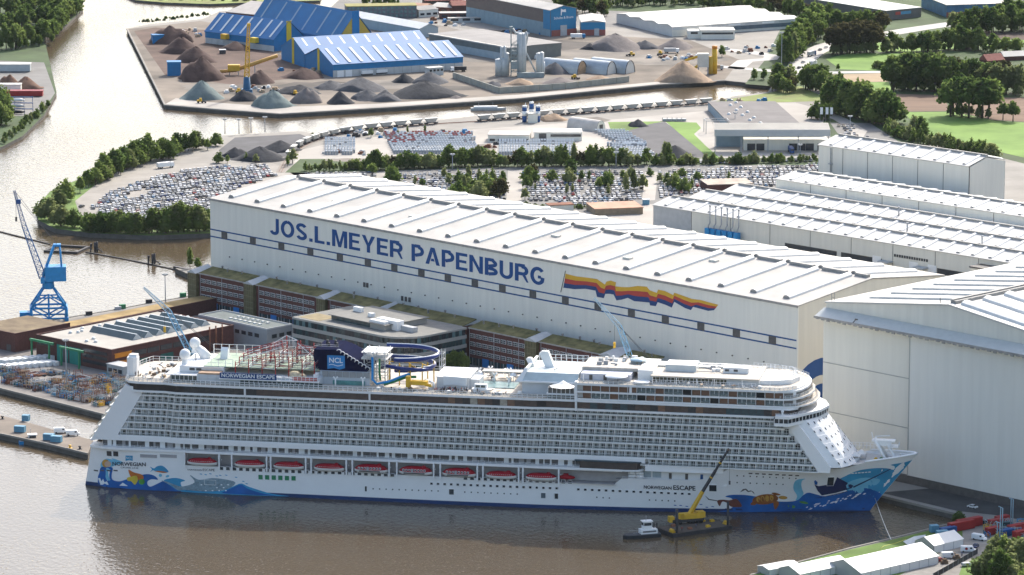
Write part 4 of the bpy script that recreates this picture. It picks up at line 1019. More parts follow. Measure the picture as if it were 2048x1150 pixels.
# aft deckhouse, awning and signboard
sbox('deckhouse', (48.5, -17.2, DK), (99, 17, 48.2), wall_grey)
jb = MB()
for k in range(14): jb.box((49.5 + k * 3.5, -17.3, DK), (49.62 + k * 3.5, -17.2, 48.2))
jb.box((48.5, -17.3, 46.5), (99, -17.2, 46.62))
part('panel_joint', jb, grey_paint, ship, kind='stuff')
sbox('deckhouse', (37, -15.5, DK), (48.4, 15, 47.4), teal_glass)
for k in range(7): sbox('mullion', (37.2 + k * 1.8, -15.75, DK), (37.4 + k * 1.8, -15.5, 47.4), ship_white)
sbox('awning', (35.5, -17, 47.4), (48.8, 14, 47.7), white_paint)
sbox('wood_band', (49, -17.0, 48.2), (58, -12.2, 48.9), M('tan_panel', (.42, .28, .18), .6, .1, .4))
part('roof_house', MB().extx([(-11.8, 47.8), (11.8, 47.8), (12.6, 50.4), (-12.6, 50.4)], 40.0, 58.5), ship_white, ship)
for x in (44.2, 47.0): sbox('vent_grille', (x, -12.5, 48.7), (x + 2.1, -12.1, 49.7), dark_trim)
sbox('sports_deck', (50, -12, 50.4), (97, 14, 50.7), M('pitch_green', (.30, .38, .29), .8, .12, .3))
sbox('signboard', (58.3, -18.5, 47.3), (81.6, -18.2, 49.6), M('board_blue', (.010, .05, .17), .4, .1, .4))
tv, tf_ = text_mb('NORWEGIAN ESCAPE', 1.5, 22.0, .022)
part('lettering', MB().add([(59.0 + x, -18.56, 47.8 + y) for x, y in tv], tf_), art_white, ship)
sbox('sign_ledge', (58, -18.6, 46.9), (99, -17.2, 47.25), ship_white)
wl = MB()
for k in range(18): wl.box((66.5 + k * 1.9, -17.4, 44.95), (67.9 + k * 1.9, -17.21, 46.4))
part('deckhouse_window', wl, teal_glass, ship, kind='stuff')
rail(ship, [(82, -18.4, 47.3), (98.5, -18.4, 47.3)], 1.8, 1.6, .08)
rail(ship, [(48, 12, 50.4), (64, 12.5, 50.4), (97, 13, 50.4)], 4.2, 3, .12)
rail(ship, [(50, -11.6, 50.4), (62, -11.6, 50.4)], 3.2, 3, .11)
# radar domes and the raked aft mast
for (s, t, z0, z1, r, nm) in ((41.2, -8, 50.4, 54.1, 2.25, 'radar_dome'), (42.2, 4, 53.0, 56.4, 2.25, 'radar_dome')):
    part(nm, MB().ellipsoid((s, t, z1), (r, r, r * 1.05), n=16, k=10).lathe([(1.55, z0 - z1 - .6), (1.25, -2.6), (1.5, -1.2)], 12, (s, t, z1)), white_paint, ship)
part('mast_leg', MB().tube([(47.5, 4, 50), (44.8, 4, 53.2), (43, 4, 55)], [2.4, 1.9, 1.3], 10), white_paint, ship)
part('mast_fin', MB().extx([(2, 50.4), (6, 50.4), (5, 54), (4, 55.2), (3, 54)], 53.2, 56.2), white_paint, ship)
part('mast_pole', MB().tube([(43.8, -1, 50.4), (43.8, -1, 53)], .3, 6), steel, ship)
# ropes course: red posts, pale beams, wires
rc = random.Random(3)
posts, beams = MB(), MB()
gx = [64, 69.5, 75, 80.5, 86, 91.5, 96.5]; gy = [-15.5, -9, -2, 5]
tops = {}
for i, x in enumerate(gx):
    for j, y in enumerate(gy):
        zt = 54.0 + (i * .75 if i < 4 else (8 - i) * .55) + (.8 * j if i > 1 else .2 * j) + rc.uniform(-.6, .6)
        tops[i, j] = zt
        part('red_post', MB().tube([(x, y, 47.3 if y < -12 else 50.7), (x, y, zt)], .22, 5), red_paint, ship)
for i in range(len(gx)):
    for j in range(len(gy)):
        for di, dj in ((1, 0), (0, 1)):
            if (i + di, j + dj) in tops:
                for lv in (51.4, 52.3, 53.2, 54.1, 55.2, 56.2, 57):
                    a, b = tops[i, j], tops[i + di, j + dj]
                    if lv < min(a, b) and rc.random() < .9:
                        p, q = Vector((gx[i], gy[j], lv)), Vector((gx[i + di], gy[j + dj], lv + rc.uniform(-.5, .5)))
                        beams.bar(p, q, .16, rc.choice((0, 0, 1, 2)))
                        if rc.random() < .5: beams.bar(p + Vector((0, 0, .9)), q + Vector((0, 0, .9)), .07, 0)
pk = [(80, -2, 60.2), (86, 0, 60), (80, 6, 60.6), (74, 4, 57)]
for p in pk: posts.tube([(p[0], p[1], 50.7), p], .24, 5)
for a, b in zip(pk, pk[1:] + pk[:1]):
    beams.bar(a, b, .2, 1)
    for f in (.25, .5, .75):
        m = Vector(a).lerp(Vector(b), f); beams.bar(m, m - Vector((0, 0, 3)), .1, 1)
for a, b in (((64, -2, 54), (80, -2, 60)), ((64, -9, 54), (80, -2, 58.6)), ((86, 0, 60), (96.5, -9, 55)), ((86, 0, 58), (96.5, 5, 56)), ((62, 8, 53.5), (80, 6, 59))):
    for dz in (0, 1.2): beams.bar(Vector(a) - Vector((0, 0, dz)), Vector(b) - Vector((0, 0, dz)), .22, 1 if dz else 2)
part('ropes_tower', posts, red_paint, ship)
part('rope_beam', beams, [M('beam_grey', (.22, .21, .21), .5, .3, .5), white_paint, red_paint], ship, kind='stuff')
part('climbing_rock', MB().ellipsoid((88, -13.5, 48.2), (3, 2.2, 2.2)).ellipsoid((91, -14, 47.9), (2.2, 2, 1.6)), M('rock_cream', (.55, .48, .32), .8, .2, .8), ship)
sbox('red_guard', (88, -17.4, 47.3), (98, -17.2, 48.6), M('guard_red', (.45, .12, .10), .6, .3, 1))
# funnel with badge
fp = [(95.8, 50.2), (116.6, 50.2), (117.0, 51.5), (113, 54.3), (108, 57.2), (103.5, 58.8), (95.0, 58.6), (94.6, 56)]
part('funnel', MB().add([(s, -9.2, z) for s, z in fp] + [(s, 9.2, z) for s, z in fp], [tuple(range(8)), tuple(range(15, 7, -1))] + [(i, 8 + i, 8 + (i + 1) % 8, (i + 1) % 8) for i in range(8)]), funnel_navy, ship)
for k in range(5): part('exhaust_pipe', MB().tube([(96.2 + k * 1.7, -3 + k % 2 * 5, 58.5), (96.2 + k * 1.7, -3 + k % 2 * 5, 60.3)], .55, 7), dark_steel, ship)
part('funnel_rail', MB().box((95, -6, 59.2), (104.5, -5.85, 59.35)).box((95, -6, 59.9), (104.5, -5.85, 60.05)), steel, ship)
for k in range(9):
    f = k / 8; c = (105.2 + f * 11.6, -9.5, 58.0 - f * 6.6)
    part('swirl_ring', MB().tube([(c[0] + 1.0 * math.cos(a), c[1], c[2] + .95 * math.sin(a)) for a in [-.9 + i * .5 for i in range(8)]], .16, 5), white_paint, ship)
bd = [(100.4, 56.4), (107.6, 56.4), (107.6, 51.4), (105.5, 50.7), (103.2, 51.3), (100.4, 50.8)]
part('funnel_badge', MB().add([(s, -9.45, z) for s, z in bd], [tuple(range(6))[::-1]]).add([(s, -9.22, z) for s, z in bd] + [(s, -9.45, z) for s, z in bd], [(i, (i + 1) % 6, 6 + (i + 1) % 6, 6 + i) for i in range(6)]), badge_blue, ship)
tv, tf_ = text_mb('NCL', 2.0, 5.6, .02)
part('lettering', MB().add([(101.2 + x, -9.55, 53.5 + y) for x, y in tv], tf_), art_white, ship)
wv = [(101.1 + i * .58, 52.35 + .28 * math.sin(i * .75)) for i in range(11)]
part('badge_wave', MB().add([(s, -9.55, z) for s, z in wv] + [(s, -9.55, z + .28) for s, z in wv], [(i, i + 1, 12 + i, 11 + i) for i in range(10)]), art_white, ship)
sbox('funnel_base', (97.5, -10.5, DK), (118, 10, 50.2), wall_grey)
for k in range(7): sbox('louvre_panel', (98.6 + k * 2.8, -10.75, 47.9), (101.1 + k * 2.8, -10.5, 50.2), M('louvre_grey2', (.30, .30, .29), .5, .1, .6))
sbox('pool_bar_glass', (103, -11.2, DK), (116, -10.55, 46.6), M('aqua_glass', (.10, .26, .24), .2, .3, .5))
sbox('stair_side', (96.2, -16, 44.95), (97.4, -10.6, 49.8), ship_white)
def ventmast(s, t, h=3.3):
    part('vent_mast', MB().tube([(s, t, DK), (s, t, DK + h)], .3, 7).tube([(s, t, DK + h - .2), (s - .9, t, DK + h + .7)], [.22, .42], 7).tube([(s, t, DK + h - .2), (s + .9, t, DK + h + .7)], [.22, .42], 7), white_paint, ship)
for s, t in ((105, -15), (116, -14), (158, 12), (170, 14), (166, 4), (173, -2), (162, 16), (177, 15)): ventmast(s, t)
# slide tower and water slides
tw = MB(); r2 = random.Random(8)
for x in (115, 119, 123.5):
    for y in (-7, -2, 3): tw.tube([(x, y, DK), (x, y, 58.6)], .24, 5)
for z in (47.5, 50, 52.5, 55, 57.6):
    for y in (-7, -2, 3): tw.bar((115, y, z), (123.5, y, z), .2)
    for x in (115, 119, 123.5): tw.bar((x, -7, z), (x, 3, z), .2)
for z in (45, 47.5, 50, 52.5):
    tw.bar((115, -7, z), (119, -7, z + 2.5), .14); tw.bar((123.5, -7, z), (119, -7, z + 2.5), .14); tw.bar((123.5, -7, z), (123.5, 3, z + 2.5), .14)
for z in (55, 57.6): tw.box((114, -8, z), (124.5, 4, z + .3))
for k in range(26): tw.bar((114 + r2.random() * 10.5, -8.1, 55 + r2.random() * 2), (114 + r2.random() * 10.5, -8.1, 56.5 + r2.random() * 2), .12)
part('slide_tower', tw, M('tower_white', (.60, .60, .58), .5, .15, .6), ship)
def loop(c, a, b, z, dz, t0, t1, n=22): return [(c[0] + a * math.cos(t0 + (t1 - t0) * i / n), c[1] + b * math.sin(t0 + (t1 - t0) * i / n), z + dz * i / n) for i in range(n + 1)]
for z, a, b, cx in ((56.8, 11.2, 9.0, 132.5), (52.3, 10.0, 8.0, 132.0)):
    p = [(121, 8, z + 1)] + loop((cx, 1), a, b, z + .8, -2.6, PI * .65, -PI * .65)
    part('water_slide', MB().tube(p, .82, 8), slide_blue, ship)
    part('slide_rim', MB().tube([(x, y, q + .72) for x, y, q in p], .3, 5), white_paint, ship)
part('water_slide', MB().tube([(122, -6, 52.4), (130, -8, 51.9), (138, -7.4, 51.4), (141.5, -2, 50.8)], .75, 8), slide_blue, ship)
part('water_slide', MB().tube([(118.6, -8, 56), (118.9, -9.4, 51), (119.2, -11, 47.6), (121.4, -12.6, 46.2), (126, -12.5, 47.2), (131, -11, 49.2), (134, -9, 50.0)], .5, 7), crane_blue, ship)
part('water_slide', MB().tube([(121.5, -8, 55.5), (121.6, -8.6, 50), (122, -9, 46.8)], .45, 7), slide_green, ship)
part('water_slide', MB().tube([(124, -11.6, 45.8), (128, -11, 47.0), (133, -10, 48.9), (136.6, -8.6, 48.8)], .55, 7), slide_green, ship)
sup = MB()
for x, y in ((125, -6), (129.5, -7.5), (134, -7.6), (138.5, -6), (142, 0), (138, 7), (130, 9), (134, -12)):
    sup.tube([(x, y, DK), (x, y, 53.9 if y > -8 else 50)], .26, 5)
for a, b in (((125, -6, 53.5), (129.5, -7.5, 50)), ((134, -7.6, 53.5), (138.5, -6, 50.5)), ((129.5, -7.5, 53), (134, -7.6, 50)), ((138.5, -6, 53.6), (142, 0, 51)), ((125, -6, 54.2), (138.5, -6, 54))): sup.bar(a, b, .24)
part('slide_support', sup, yellow_paint, ship)
part('play_tower', MB().box((133.5, -14.2, DK), (135.3, -12.4, 50)).box((135.3, -13.8, 46.6), (142, -11, 48.2)).tube([(141, -12.6, 46.8), (143.2, -12.8, 46.4), (143.4, -13, DK)], .7, 8), yellow_paint, ship)
part('play_tower', MB().tube([(142.5, -11.5, 48), (144.2, -11.8, 47.4), (144.4, -12, DK)], .55, 8), white_paint, ship)
scf = MB()
for x, y in ((144.5, -1), (146, -1), (144.5, 3), (146, 3)): scf.tube([(x, y, DK), (x, y, 58.2)], .16, 4)
for z in (47, 49.5, 52, 54.5, 57): scf.bar((144.5, -1, z), (146, -1, z), .14); scf.bar((144.5, 3, z), (146, 3, z), .14); scf.bar((146, -1, z), (146, 3, z), .14)
part('scaffold_tower', scf, M('tower_white', (0, 0, 0)), ship)
# stage with white screen over the pool deck
part('stage_roof', MB().extx([(-9, 49.2), (8, 49.2), (8, 49.8), (-9, 49.5)], 144.5, 158.5), white_paint, ship)
sbox('stage_wall', (145, -8.8, DK), (158, 7, 49.2), wall_grey)
part('stage_screen', MB().add([(148, -10.4, 50.0), (157.4, -10.4, 49.7), (157.4, -10.2, 46.2), (152, -10.2, 46.6), (148, -10.2, 46.3), (148, -10.0, 50.0), (157.4, -10.0, 49.7), (157.4, -9.9, 46.2)], [(4, 3, 2, 1, 0), (0, 1, 6, 5), (1, 2, 7, 6)]), M('screen_white', (.62, .66, .68), .5, .04, .4), ship)
sbox('stage_side', (158, -7, DK), (162, 2, 48.4), wall_grey)
sbox('pool', (160.5, -6, 44.6), (176, 6, 45.2), M('pool_teal', (.12, .22, .23), .3, .3, .4))
for k in range(5): part('sail_awning', MB().lathe([(1.9 - .2 * (k % 2), 0), (1.3, .7), (.15, 1.5)], 9, (159 + k * 4.6, 9 + (k % 3) * 3, DK + 2.2)).tube([(159 + k * 4.6, 9 + (k % 3) * 3, DK), (159 + k * 4.6, 9 + (k % 3) * 3, DK + 2.4)], .12, 5), white_paint, ship)
part('pool_bar_roof', MB().box((160, 8.5, 48.2), (180, 13, 48.6)), deck_pale, ship)
pb = thing('show_boat', 'small pale cabin boat standing on the pool deck beside the crowd', 'boat', W(164, -13.5, DK), ANG)
part('hull', MB().extx([(-1.2, 0), (1.2, 0), (1.5, 1.4), (-1.5, 1.4)], -3.6, 3.6).add([(3.6, -1.5, 1.4), (3.6, 1.5, 1.4), (5.8, 0, 1.6), (3.6, 0, 0)], [(0, 2, 1), (0, 3, 2), (3, 1, 2)]), white_paint, pb)
part('cabin', MB().extx([(-1.1, 1.4), (1.1, 1.4), (.9, 3.2), (-.9, 3.2)], -2.6, 2.4), white_paint, pb)
part('window', MB().box((-2.1, -1.14, 1.95), (-.3, -.9, 2.8)).box((.1, -1.14, 1.95), (1.8, -.9, 2.8)), teal_glass, pb)
# forward superstructure: sun deck block, masts, canopies
part('sun_deck_block', MB().add([(179.5, -14, 50.2), (203, -14, 50.2), (203, 12, 50.2), (179.5, 12, 50.2), (181.5, -12, 53.4), (203, -12, 53.4), (203, 11, 53.4), (181.5, 11, 53.4)], [(0, 3, 2, 1), (4, 5, 6, 7), (0, 1, 5, 4), (1, 2, 6, 5), (2, 3, 7, 6), (3, 0, 4, 7)]), M('pale_glass_wall', (.50, .56, .56), .3, .06, .5), ship)
part('sun_deck_prow', MB().add([(177.8, -14.2, 49.8), (181.5, -12.2, 55), (181.5, 12, 55), (177.8, 13, 49.8), (180.6, -14.2, 49.8), (182.6, -12.2, 55), (182.6, 12, 55), (180.6, 13, 49.8)], [(0, 1, 2, 3)[::-1], (0, 4, 5, 1), (1, 5, 6, 2), (4, 7, 6, 5)]), white_paint, ship)
sbox('sun_deck_wall', (180.5, -13.2, DK), (192, 12, 50.2), wall_grey)
sbox('sun_deck_wall', (192, -12.6, DK), (203, 12, 50.2), wall_grey)
sbox('sun_deck_trim', (179.4, -14.6, 49.7), (203, -13.9, 50.3), ship_white)
for s, h_, w_ in ((187.5, 6.4, 2.0), (181.2, 3.4, 1.2)):
    part('mast_fin', MB().add([(s - w_ * .6, -1.1, 53.3 + h_), (s + w_ * .6, -1.1, 53.3 + h_), (s + w_ * 1.9, -1.5, 53.3), (s + w_ * .1, -1.5, 53.3), (s - w_ * .6, 1.1, 53.3 + h_), (s + w_ * .6, 1.1, 53.3 + h_), (s + w_ * 1.9, 1.5, 53.3), (s + w_ * .1, 1.5, 53.3), (s - w_ * 1.2, -1, 53.3 + h_ * .86), (s - w_ * 1.2, 1, 53.3 + h_ * .86)], [(0, 3, 2, 1), (4, 5, 6, 7), (0, 1, 5, 4), (1, 2, 6, 5), (3, 7, 6, 2), (0, 8, 3), (4, 7, 9), (0, 4, 9, 8), (8, 9, 7, 3)]), white_paint, ship)
rail(ship, [(183, 11, 53.4), (203, 11, 53.4)], 2.6, 2.2, .13)
rail(ship, [(204, 12, 53.4), (222, 11.5, 53.4)], 2.2, 2.0, .15)
part('canopy_sail', MB().lathe([(5.6, 0), (3.4, .5), (1.6, 1.2), (.2, 2.2)], 8, (197.6, -16.6, 49.3)), tent_white, ship)
part('canopy_room', MB().prism([(192, -19.8), (203, -19.6), (203, -13), (192, -13)], 47.0, 49.2), M('canopy_glass', (.14, .13, .12), .2, .3, .5), ship)
for k in range(7): sbox('canopy_post', (192 + k * 1.75, -20.0, 46.9), (192.2 + k * 1.75, -19.5, 49.3), ship_white)
sbox('canopy_deck', (191.5, -20.2, 46.5), (203, -13, 46.98), ship_white)
FD = 51.62
sbox('upper_deckhouse', (204, -13.5, FD), (224, 11.5, 54.1), M('deckhouse_lilac', (.52, .53, .58), .5, .05, .4))
sbox('upper_deckhouse', (203.5, -7, 54.1), (226, 11.5, 55.4), deck_pale)
for s in (207.5, 213.2): sbox('deckhouse_door', (s, -13.7, FD), (s + 1.3, -13.5, 53.6), dark_trim)
part('sail_awning', MB().lathe([(4.6, 0), (4.4, .35), (.3, .8)], 12, (218.5, -14.2, 53.6)).tube([(218.5, -14.2, FD), (218.5, -14.2, 53.7)], .16, 6), white_paint, ship)
part('sail_awning', MB().lathe([(3.6, 0), (3.4, .35), (.3, .7)], 12, (224.5, 4, 56.6)), M('awning_blue', (.30, .42, .48), .4, .1, .4), ship)
part('whirlpool', MB().lathe([(3.2, 0), (3.2, .8), (2.8, .8), (2.8, .6)], 14, (229, -16.5, FD)), white_paint, ship)
sbox('lounge_block', (226.5, -11, FD), (232.5, 11, 55.8), white_paint)
sbox('lounge_roof', (232, -14, 53.8), (275, 12, 54.4), deck_pale)
sbox('lounge_glass', (232.4, -12.6, FD), (262, 11, 53.8), M('lounge_glass', (.08, .085, .06), .15, .5, .6))
for k in range(20): sbox('mullion', (232.4 + k * 1.5, -12.85, FD), (232.55 + k * 1.5, -12.6, 53.8), ship_white)
sbox('lounge_wall', (262, -12.6, FD), (275, 11, 53.8), wall_grey)
sbox('roof_house', (236.5, -4.5, 54.4), (248.8, 5, 57.0), M('roof_house_pale', (.60, .63, .62), .3, .06, .4))
sbox('roof_slab', (229, 3, 54.4), (262, 11, 55.0), M('zinc_sheet', (0, 0, 0)))
sbox('vent_house', (259.5, -4, 54.4), (269.6, 2, 56.6), white_paint)
for x in (260.2, 263.7): sbox('vent_opening', (x, -4.2, 55.1), (x + 1.6, -4.0, 55.9), dark_trim)
part('roof_pipe', MB().tube([(249, -5, 54.9), (259, -5.2, 54.9)], .18, 5).tube([(248.5, 2, 56.4), (262, 2, 56.4)], .15, 5), steel, ship)
rq = random.Random(6)
for k in range(46):
    x, y = 205 + rq.random() * 64, -3 + rq.random() * 13; z = 55.4 if x < 225 else 54.4
    if x < 225 or x > 249 and not 258 < x: sbox('roof_gear', (x, y, z), (x + .6 + rq.random() * 1.8, y + .6 + rq.random(), z + .4 + rq.random() * 1.2), (grey_paint, white_paint, steel)[k % 3])
fwd = [(283, -9), (287, -7), (289.5, 0), (287, 7), (283, 9)]
part('observation_block', MB().prism([(272, -11)] + fwd + [(272, 11)], FD, 53.4), white_paint, ship)
rail(ship, [(270, 9, 54), (280, 9.5, 53.5), (286, 6, 53.5), (288.6, 0, 53.5), (286, -6, 53.5), (282, -9, 53.5)], 2.2, 1.8, .12)
rail(ship, [(204.5, -20.1, FD), (228, -20.1, FD), (264, -20.1, FD), (284, -20, FD), (290, -15, FD)], 1.1, 2.0, .09, glass=True)
rail(ship, [(233, -16, FD), (262, -16, FD), (274, -15.5, FD)], 1.5, 1.8, .09)
rail(ship, [(204, 20, FD), (284, 20, FD), (292, 9, FD)], 1.3, 2.4, .1)
for x in (206, 233.5, 243, 251, 258, 269, 280): part('deck_lamp', MB().tube([(x, -18.6, FD), (x, -18.6, FD + 2.8)], .12, 5).ellipsoid((x, -18.6, FD + 2.9), (.25, .25, .25), n=6, k=4), white_paint, ship)
# foredeck: forward mast, breakwater, bollards, tents
part('forward_mast', MB().tube([(324.5, -3.4, 21.3), (319.5, -1.2, 29.5)], .62, 6).tube([(328.5, -3.0, 21.3), (324.5, -1.0, 28)], .6, 6).tube([(324.5, 3.4, 21.3), (319.5, 1.2, 29.5)], .62, 6).box((318.4, -1.8, 28.6), (327.5, 1.8, 29.2)).box((320, -1.6, 27), (326, 1.6, 28.6)).tube([(318.8, 0, 29), (318.2, 0, 32)], .22, 6).tube([(319.5, 0, 30.4), (325.4, 0, 30.9)], .22, 5).box((325, -2.6, 26.6), (329, 2.6, 26.9)), white_paint, ship)
rail(ship, [(325.5, -2.5, 26.9), (329, -2.4, 26.9), (329, 2.4, 26.9)], 1.1, 1, .08)
part('breakwater', MB().prism([(311, -9.5), (313.5, -4), (314, 0), (313.5, 4), (311, 9.5), (310.6, 9.5), (313, 4), (313.5, 0), (313, -4), (310.6, -9.5)], 21.2, 22.4), white_paint, ship)
rail(ship, [(303, 13, 22.4), (308, 10.6, 22.9), (314, 8.8, 23.3), (320, 6.6, 23.7), (326, 4.2, 24)], 2.3, 1.5, .12)
for x, y in ((331, -2), (333, 1.5), (329.5, 3), (334, -1)): part('bollard', MB().lathe([(.35, 0), (.3, .9), (.5, 1.0), (.4, 1.3)], 7, (x, y, 22.0)), white_paint, ship)
part('winch', MB().tube([(322.3, -4, 22), (322.3, -2, 22)], .7, 8).box((321.5, -4.4, 21.2), (323.2, -1.6, 21.8)), green_paint, ship)
part('winch', MB().tube([(320.3, -4.6, 22), (320.3, -2.6, 22)], .7, 8).box((319.5, -5, 21.2), (321.2, -2.2, 21.8)), yellow_paint, ship)
for i, (x, y) in enumerate(((312.5, -4), (309.8, -6.4), (314.2, 0.5))):
    tn = thing('party_tent', ['white peaked tent on the foredeck nearest the forward mast', 'white peaked tent on the foredeck nearest the ship side', 'white peaked tent furthest across the foredeck'][i], 'tent', W(x, y, 21.25), ANG, 'tents on the foredeck')
    part('roof', MB().add([(-1.9, -1.9, 2), (1.9, -1.9, 2), (1.9, 1.9, 2), (-1.9, 1.9, 2), (0, 0, 3.6)], [(0, 1, 4), (1, 2, 4), (2, 3, 4), (3, 0, 4)]), tent_white, tn)
    part('frame', MB().box((-1.85, -1.85, 0), (-1.7, -1.7, 2)).box((1.7, -1.85, 0), (1.85, -1.7, 2)).box((1.7, 1.7, 0), (1.85, 1.85, 2)).box((-1.85, 1.7, 0), (-1.7, 1.85, 2)), steel, tn)
# ================================================================ lifeboats in their recess
boat_red = M('boat_red', (.30, .008, .018), .6, .15, .5, spec=.12)
def loft(secs, n, mat=0, mb=None):
    mb = mb or MB(); vs = [p for q in secs for p in q]
    mb.add(vs, [(i * n + j, (i + 1) * n + j, (i + 1) * n + j + 1, i * n + j + 1) for i in range(len(secs) - 1) for j in range(n - 1)], mat, True)
    return mb
def make_boat(tender):
    t = thing('lifeboat', 'red and white lifeboat', 'lifeboat')
    L, hb = (13.6, 2.2) if tender else (12.4, 2.1)
    hs, cs = [], []
    for i in range(13):
        u = -1 + 2 * i / 12; wd = hb * max(.02, 1 - abs(u) ** 3.2) ** .6; rise = .55 * abs(u) ** 3
        x = u * L / 2
        hs.append([(x, -wd, 1.55 + rise * .3), (x, -wd * .92, .8 + rise), (x, -wd * .5, .15 + rise), (x, 0, rise), (x, wd * .5, .15 + rise), (x, wd * .92, .8 + rise), (x, wd, 1.55 + rise * .3)])
        ch = (2.0 if tender else 1.5) * max(.02, 1 - abs(u) ** 3) ** .55
        cs.append([(x, wd, 1.55 + rise * .3), (x, wd * .9, 1.55 + ch * .6), (x, wd * .5, 1.5 + ch), (x, 0, 1.5 + ch * 1.06), (x, -wd * .5, 1.5 + ch), (x, -wd * .9, 1.55 + ch * .6), (x, -wd, 1.55 + rise * .3)])
    part('hull', loft(hs, 7), white_paint, t); part('canopy', loft(cs, 7), boat_red, t)
    part('conning_hood', MB().ellipsoid((L * .24, 0, 3.0 if not tender else 3.5), (1.0, .8, .55), n=8, k=5), boat_red, t)
    if tender:
        wn_ = MB()
        for k in range(8):
            x = -4.6 + k * 1.22
            if k == 3: continue
            wn_.box((x - .4, -2.16, 1.95), (x + .4, -1.9, 2.75), 0).box((x - .28, -2.2, 2.07), (x + .28, -1.9, 2.63), 1)
        part('window_row', wn_, [white_paint, dark_glass], t)
        part('door', MB().box((-1.5, -2.25, 1.5), (-.5, -1.9, 2.9)), steel, t)
        part('fender', MB().tube([(-4.4, -2.25, 1.15), (4.0, -2.25, 1.15)], .28, 6), dark_trim, t)
    else:
        wn_ = MB()
        for k in range(12): wn_.box((-4.6 + k * .8, -2.04, 2.02), (-4.2 + k * .8, -1.7, 2.24))
        part('window_row', wn_, M('boat_window', (.55, .40, .38), .4, .2, .5), t)
    return t
bt, bp = make_boat(True), make_boat(False)
bx = [zp('a', 1487, 380)] + [(499, 929), (577, 930), (658, 934), (742, 936), (831, 940), (918, 944), (1002, 946), (1082, 951)]
used = set()
ordn = ['sternmost', 'second', 'third', 'fourth', 'fifth', 'sixth', 'seventh', 'eighth', 'foremost']
for i, (px, py) in enumerate(bx):
    s, z = sz(px, py, -21.0); tn = i in (4, 5, 6)
    src = bt if tn else bp
    lb = ('larger red tender boat with square windows, ' if tn else 'red covered lifeboat with white hull, ') + (ordn[i] + ' along the ship side' if i in (0, 8) else ordn[i] + ' from the stern')
    p = W(s, -20.6, 11.5)
    if src in used: o = dup(src, p, ANG, lb, 'lifeboats along the ship side')
    else:
        o = src; used.add(src); o.location = p; o.rotation_euler = (0, 0, ANG); o['label'] = lb; o['group'] = 'lifeboats along the ship side'
    for e in (-7.2, 7.2) if not tn else (-7.5, 7.5):
        part('davit', MB().box((s + e - .28, -21.7, 10.4), (s + e + .28, -21.2, 17.2)).box((s + e - .22, -21.4, 16.5), (s + e + .22, -16.2, 17.0)).box((s + e - .3, -21.9, 14.8), (s + e + .3, -20.6, 16.0)), ship_white, ship)
    part('recess_light', MB().ellipsoid((s + 7.9, -20.5, 14.2), (.25, .25, .25), n=6, k=4), white_paint, ship)
s, z = sz(1133, 945, -19)
rbt = solo('rescue_boat', MB().ellipsoid((0, 0, 1.0), (3.6, 1.2, .9), n=12, k=6).box((-1.2, -.5, 1.6), (.8, .5, 2.5)), boat_red, 'small red rescue boat just forward of the lifeboats', 'lifeboat', W(s, -19.2, 12), ANG)
for i, (px, py) in enumerate(((1265, 944), (1279, 945))):
    s, z = sz(px, py, -18.5)
    solo('liferaft_rack', MB().tube([(-1.6, 0, .9), (1.6, 0, .9)], .62, 8).tube([(-1.6, 0, 2.2), (1.6, 0, 2.2)], .62, 8).box((-1.7, -.7, 0), (1.7, .7, .3)), white_paint, ['aft rack of white raft canisters on the forward deck opening', 'forward rack of white raft canisters on the deck opening'][i], 'liferaft', W(s, -18.5, 13.5), ANG, 'liferaft racks')
# ================================================================ people on the pool deck
def person_mesh(shirt, trous, name='person'):
    bm = bmesh.new()
    J = {'p': (0, 0, .95), 'c': (0, 0, 1.3), 'n': (0, 0, 1.5), 'h': (0, .02, 1.66), 't': (0, .01, 1.78), 'ls': (-.2, 0, 1.42), 'rs': (.2, 0, 1.42), 'le': (-.27, .03, 1.14), 're': (.27, .03, 1.14), 'lh': (-.27, .1, .86), 'rh': (.27, .1, .86), 'lk': (-.11, .03, .5), 'rk': (.11, .03, .5), 'lf': (-.12, 0, .06), 'rf': (.12, 0, .06), 'lt': (-.13, .16, .04), 'rt': (.13, .16, .04)}
    rad = {'p': .15, 'c': .16, 'n': .06, 'h': .105, 't': .07, 'ls': .07, 'rs': .07, 'le': .05, 're': .05, 'lh': .04, 'rh': .04, 'lk': .07, 'rk': .07, 'lf': .05, 'rf': .05, 'lt': .04, 'rt': .04}
    E = 'p-c c-n n-h h-t c-ls c-rs ls-le rs-re le-lh re-rh p-lk p-rk lk-lf rk-rf lf-lt rf-rt'.split()
    ks = list(J); me = bpy.data.meshes.new(name)
    me.from_pydata([J[k] for k in ks], [tuple(ks.index(q) for q in e.split('-')) for e in E], [])
    o = bpy.data.objects.new(name, me); COL.objects.link(o)
    o.modifiers.new('skin', 'SKIN')
    for i, k in enumerate(ks): me.skin_vertices[0].data[i].radius = (rad[k], rad[k] * .8); me.skin_vertices[0].data[i].use_root = (k == 'p')
    dg = bpy.context.evaluated_depsgraph_get()
    m2 = bpy.data.meshes.new_from_object(o.evaluated_get(dg))
    bpy.data.objects.remove(o)
    m2.name = name; m2.materials.clear()
    for q in (shirt, trous, M('skin', (.45, .28, .20), .6, .1, 1), M('hair', (.05, .035, .025), .7, .2, 1)): m2.materials.append(q)
    for f in m2.polygons:
        z, x = f.center.z, abs(f.center.x)
        f.material_index = 3 if z > 1.72 else 2 if z > 1.52 or (x > .2 and z < 1.0) else 1 if z < .96 else 0
    return m2
dkc = M('dark_cloth', (.03, .03, .04), .8, .2, 1); wc = M('white_cloth', (.7, .7, .68), .8, .05, 1); bc = M('blue_cloth', (.05, .10, .22), .8, .1, 1); rc_ = M('red_cloth', (.3, .04, .04), .8, .1, 1)
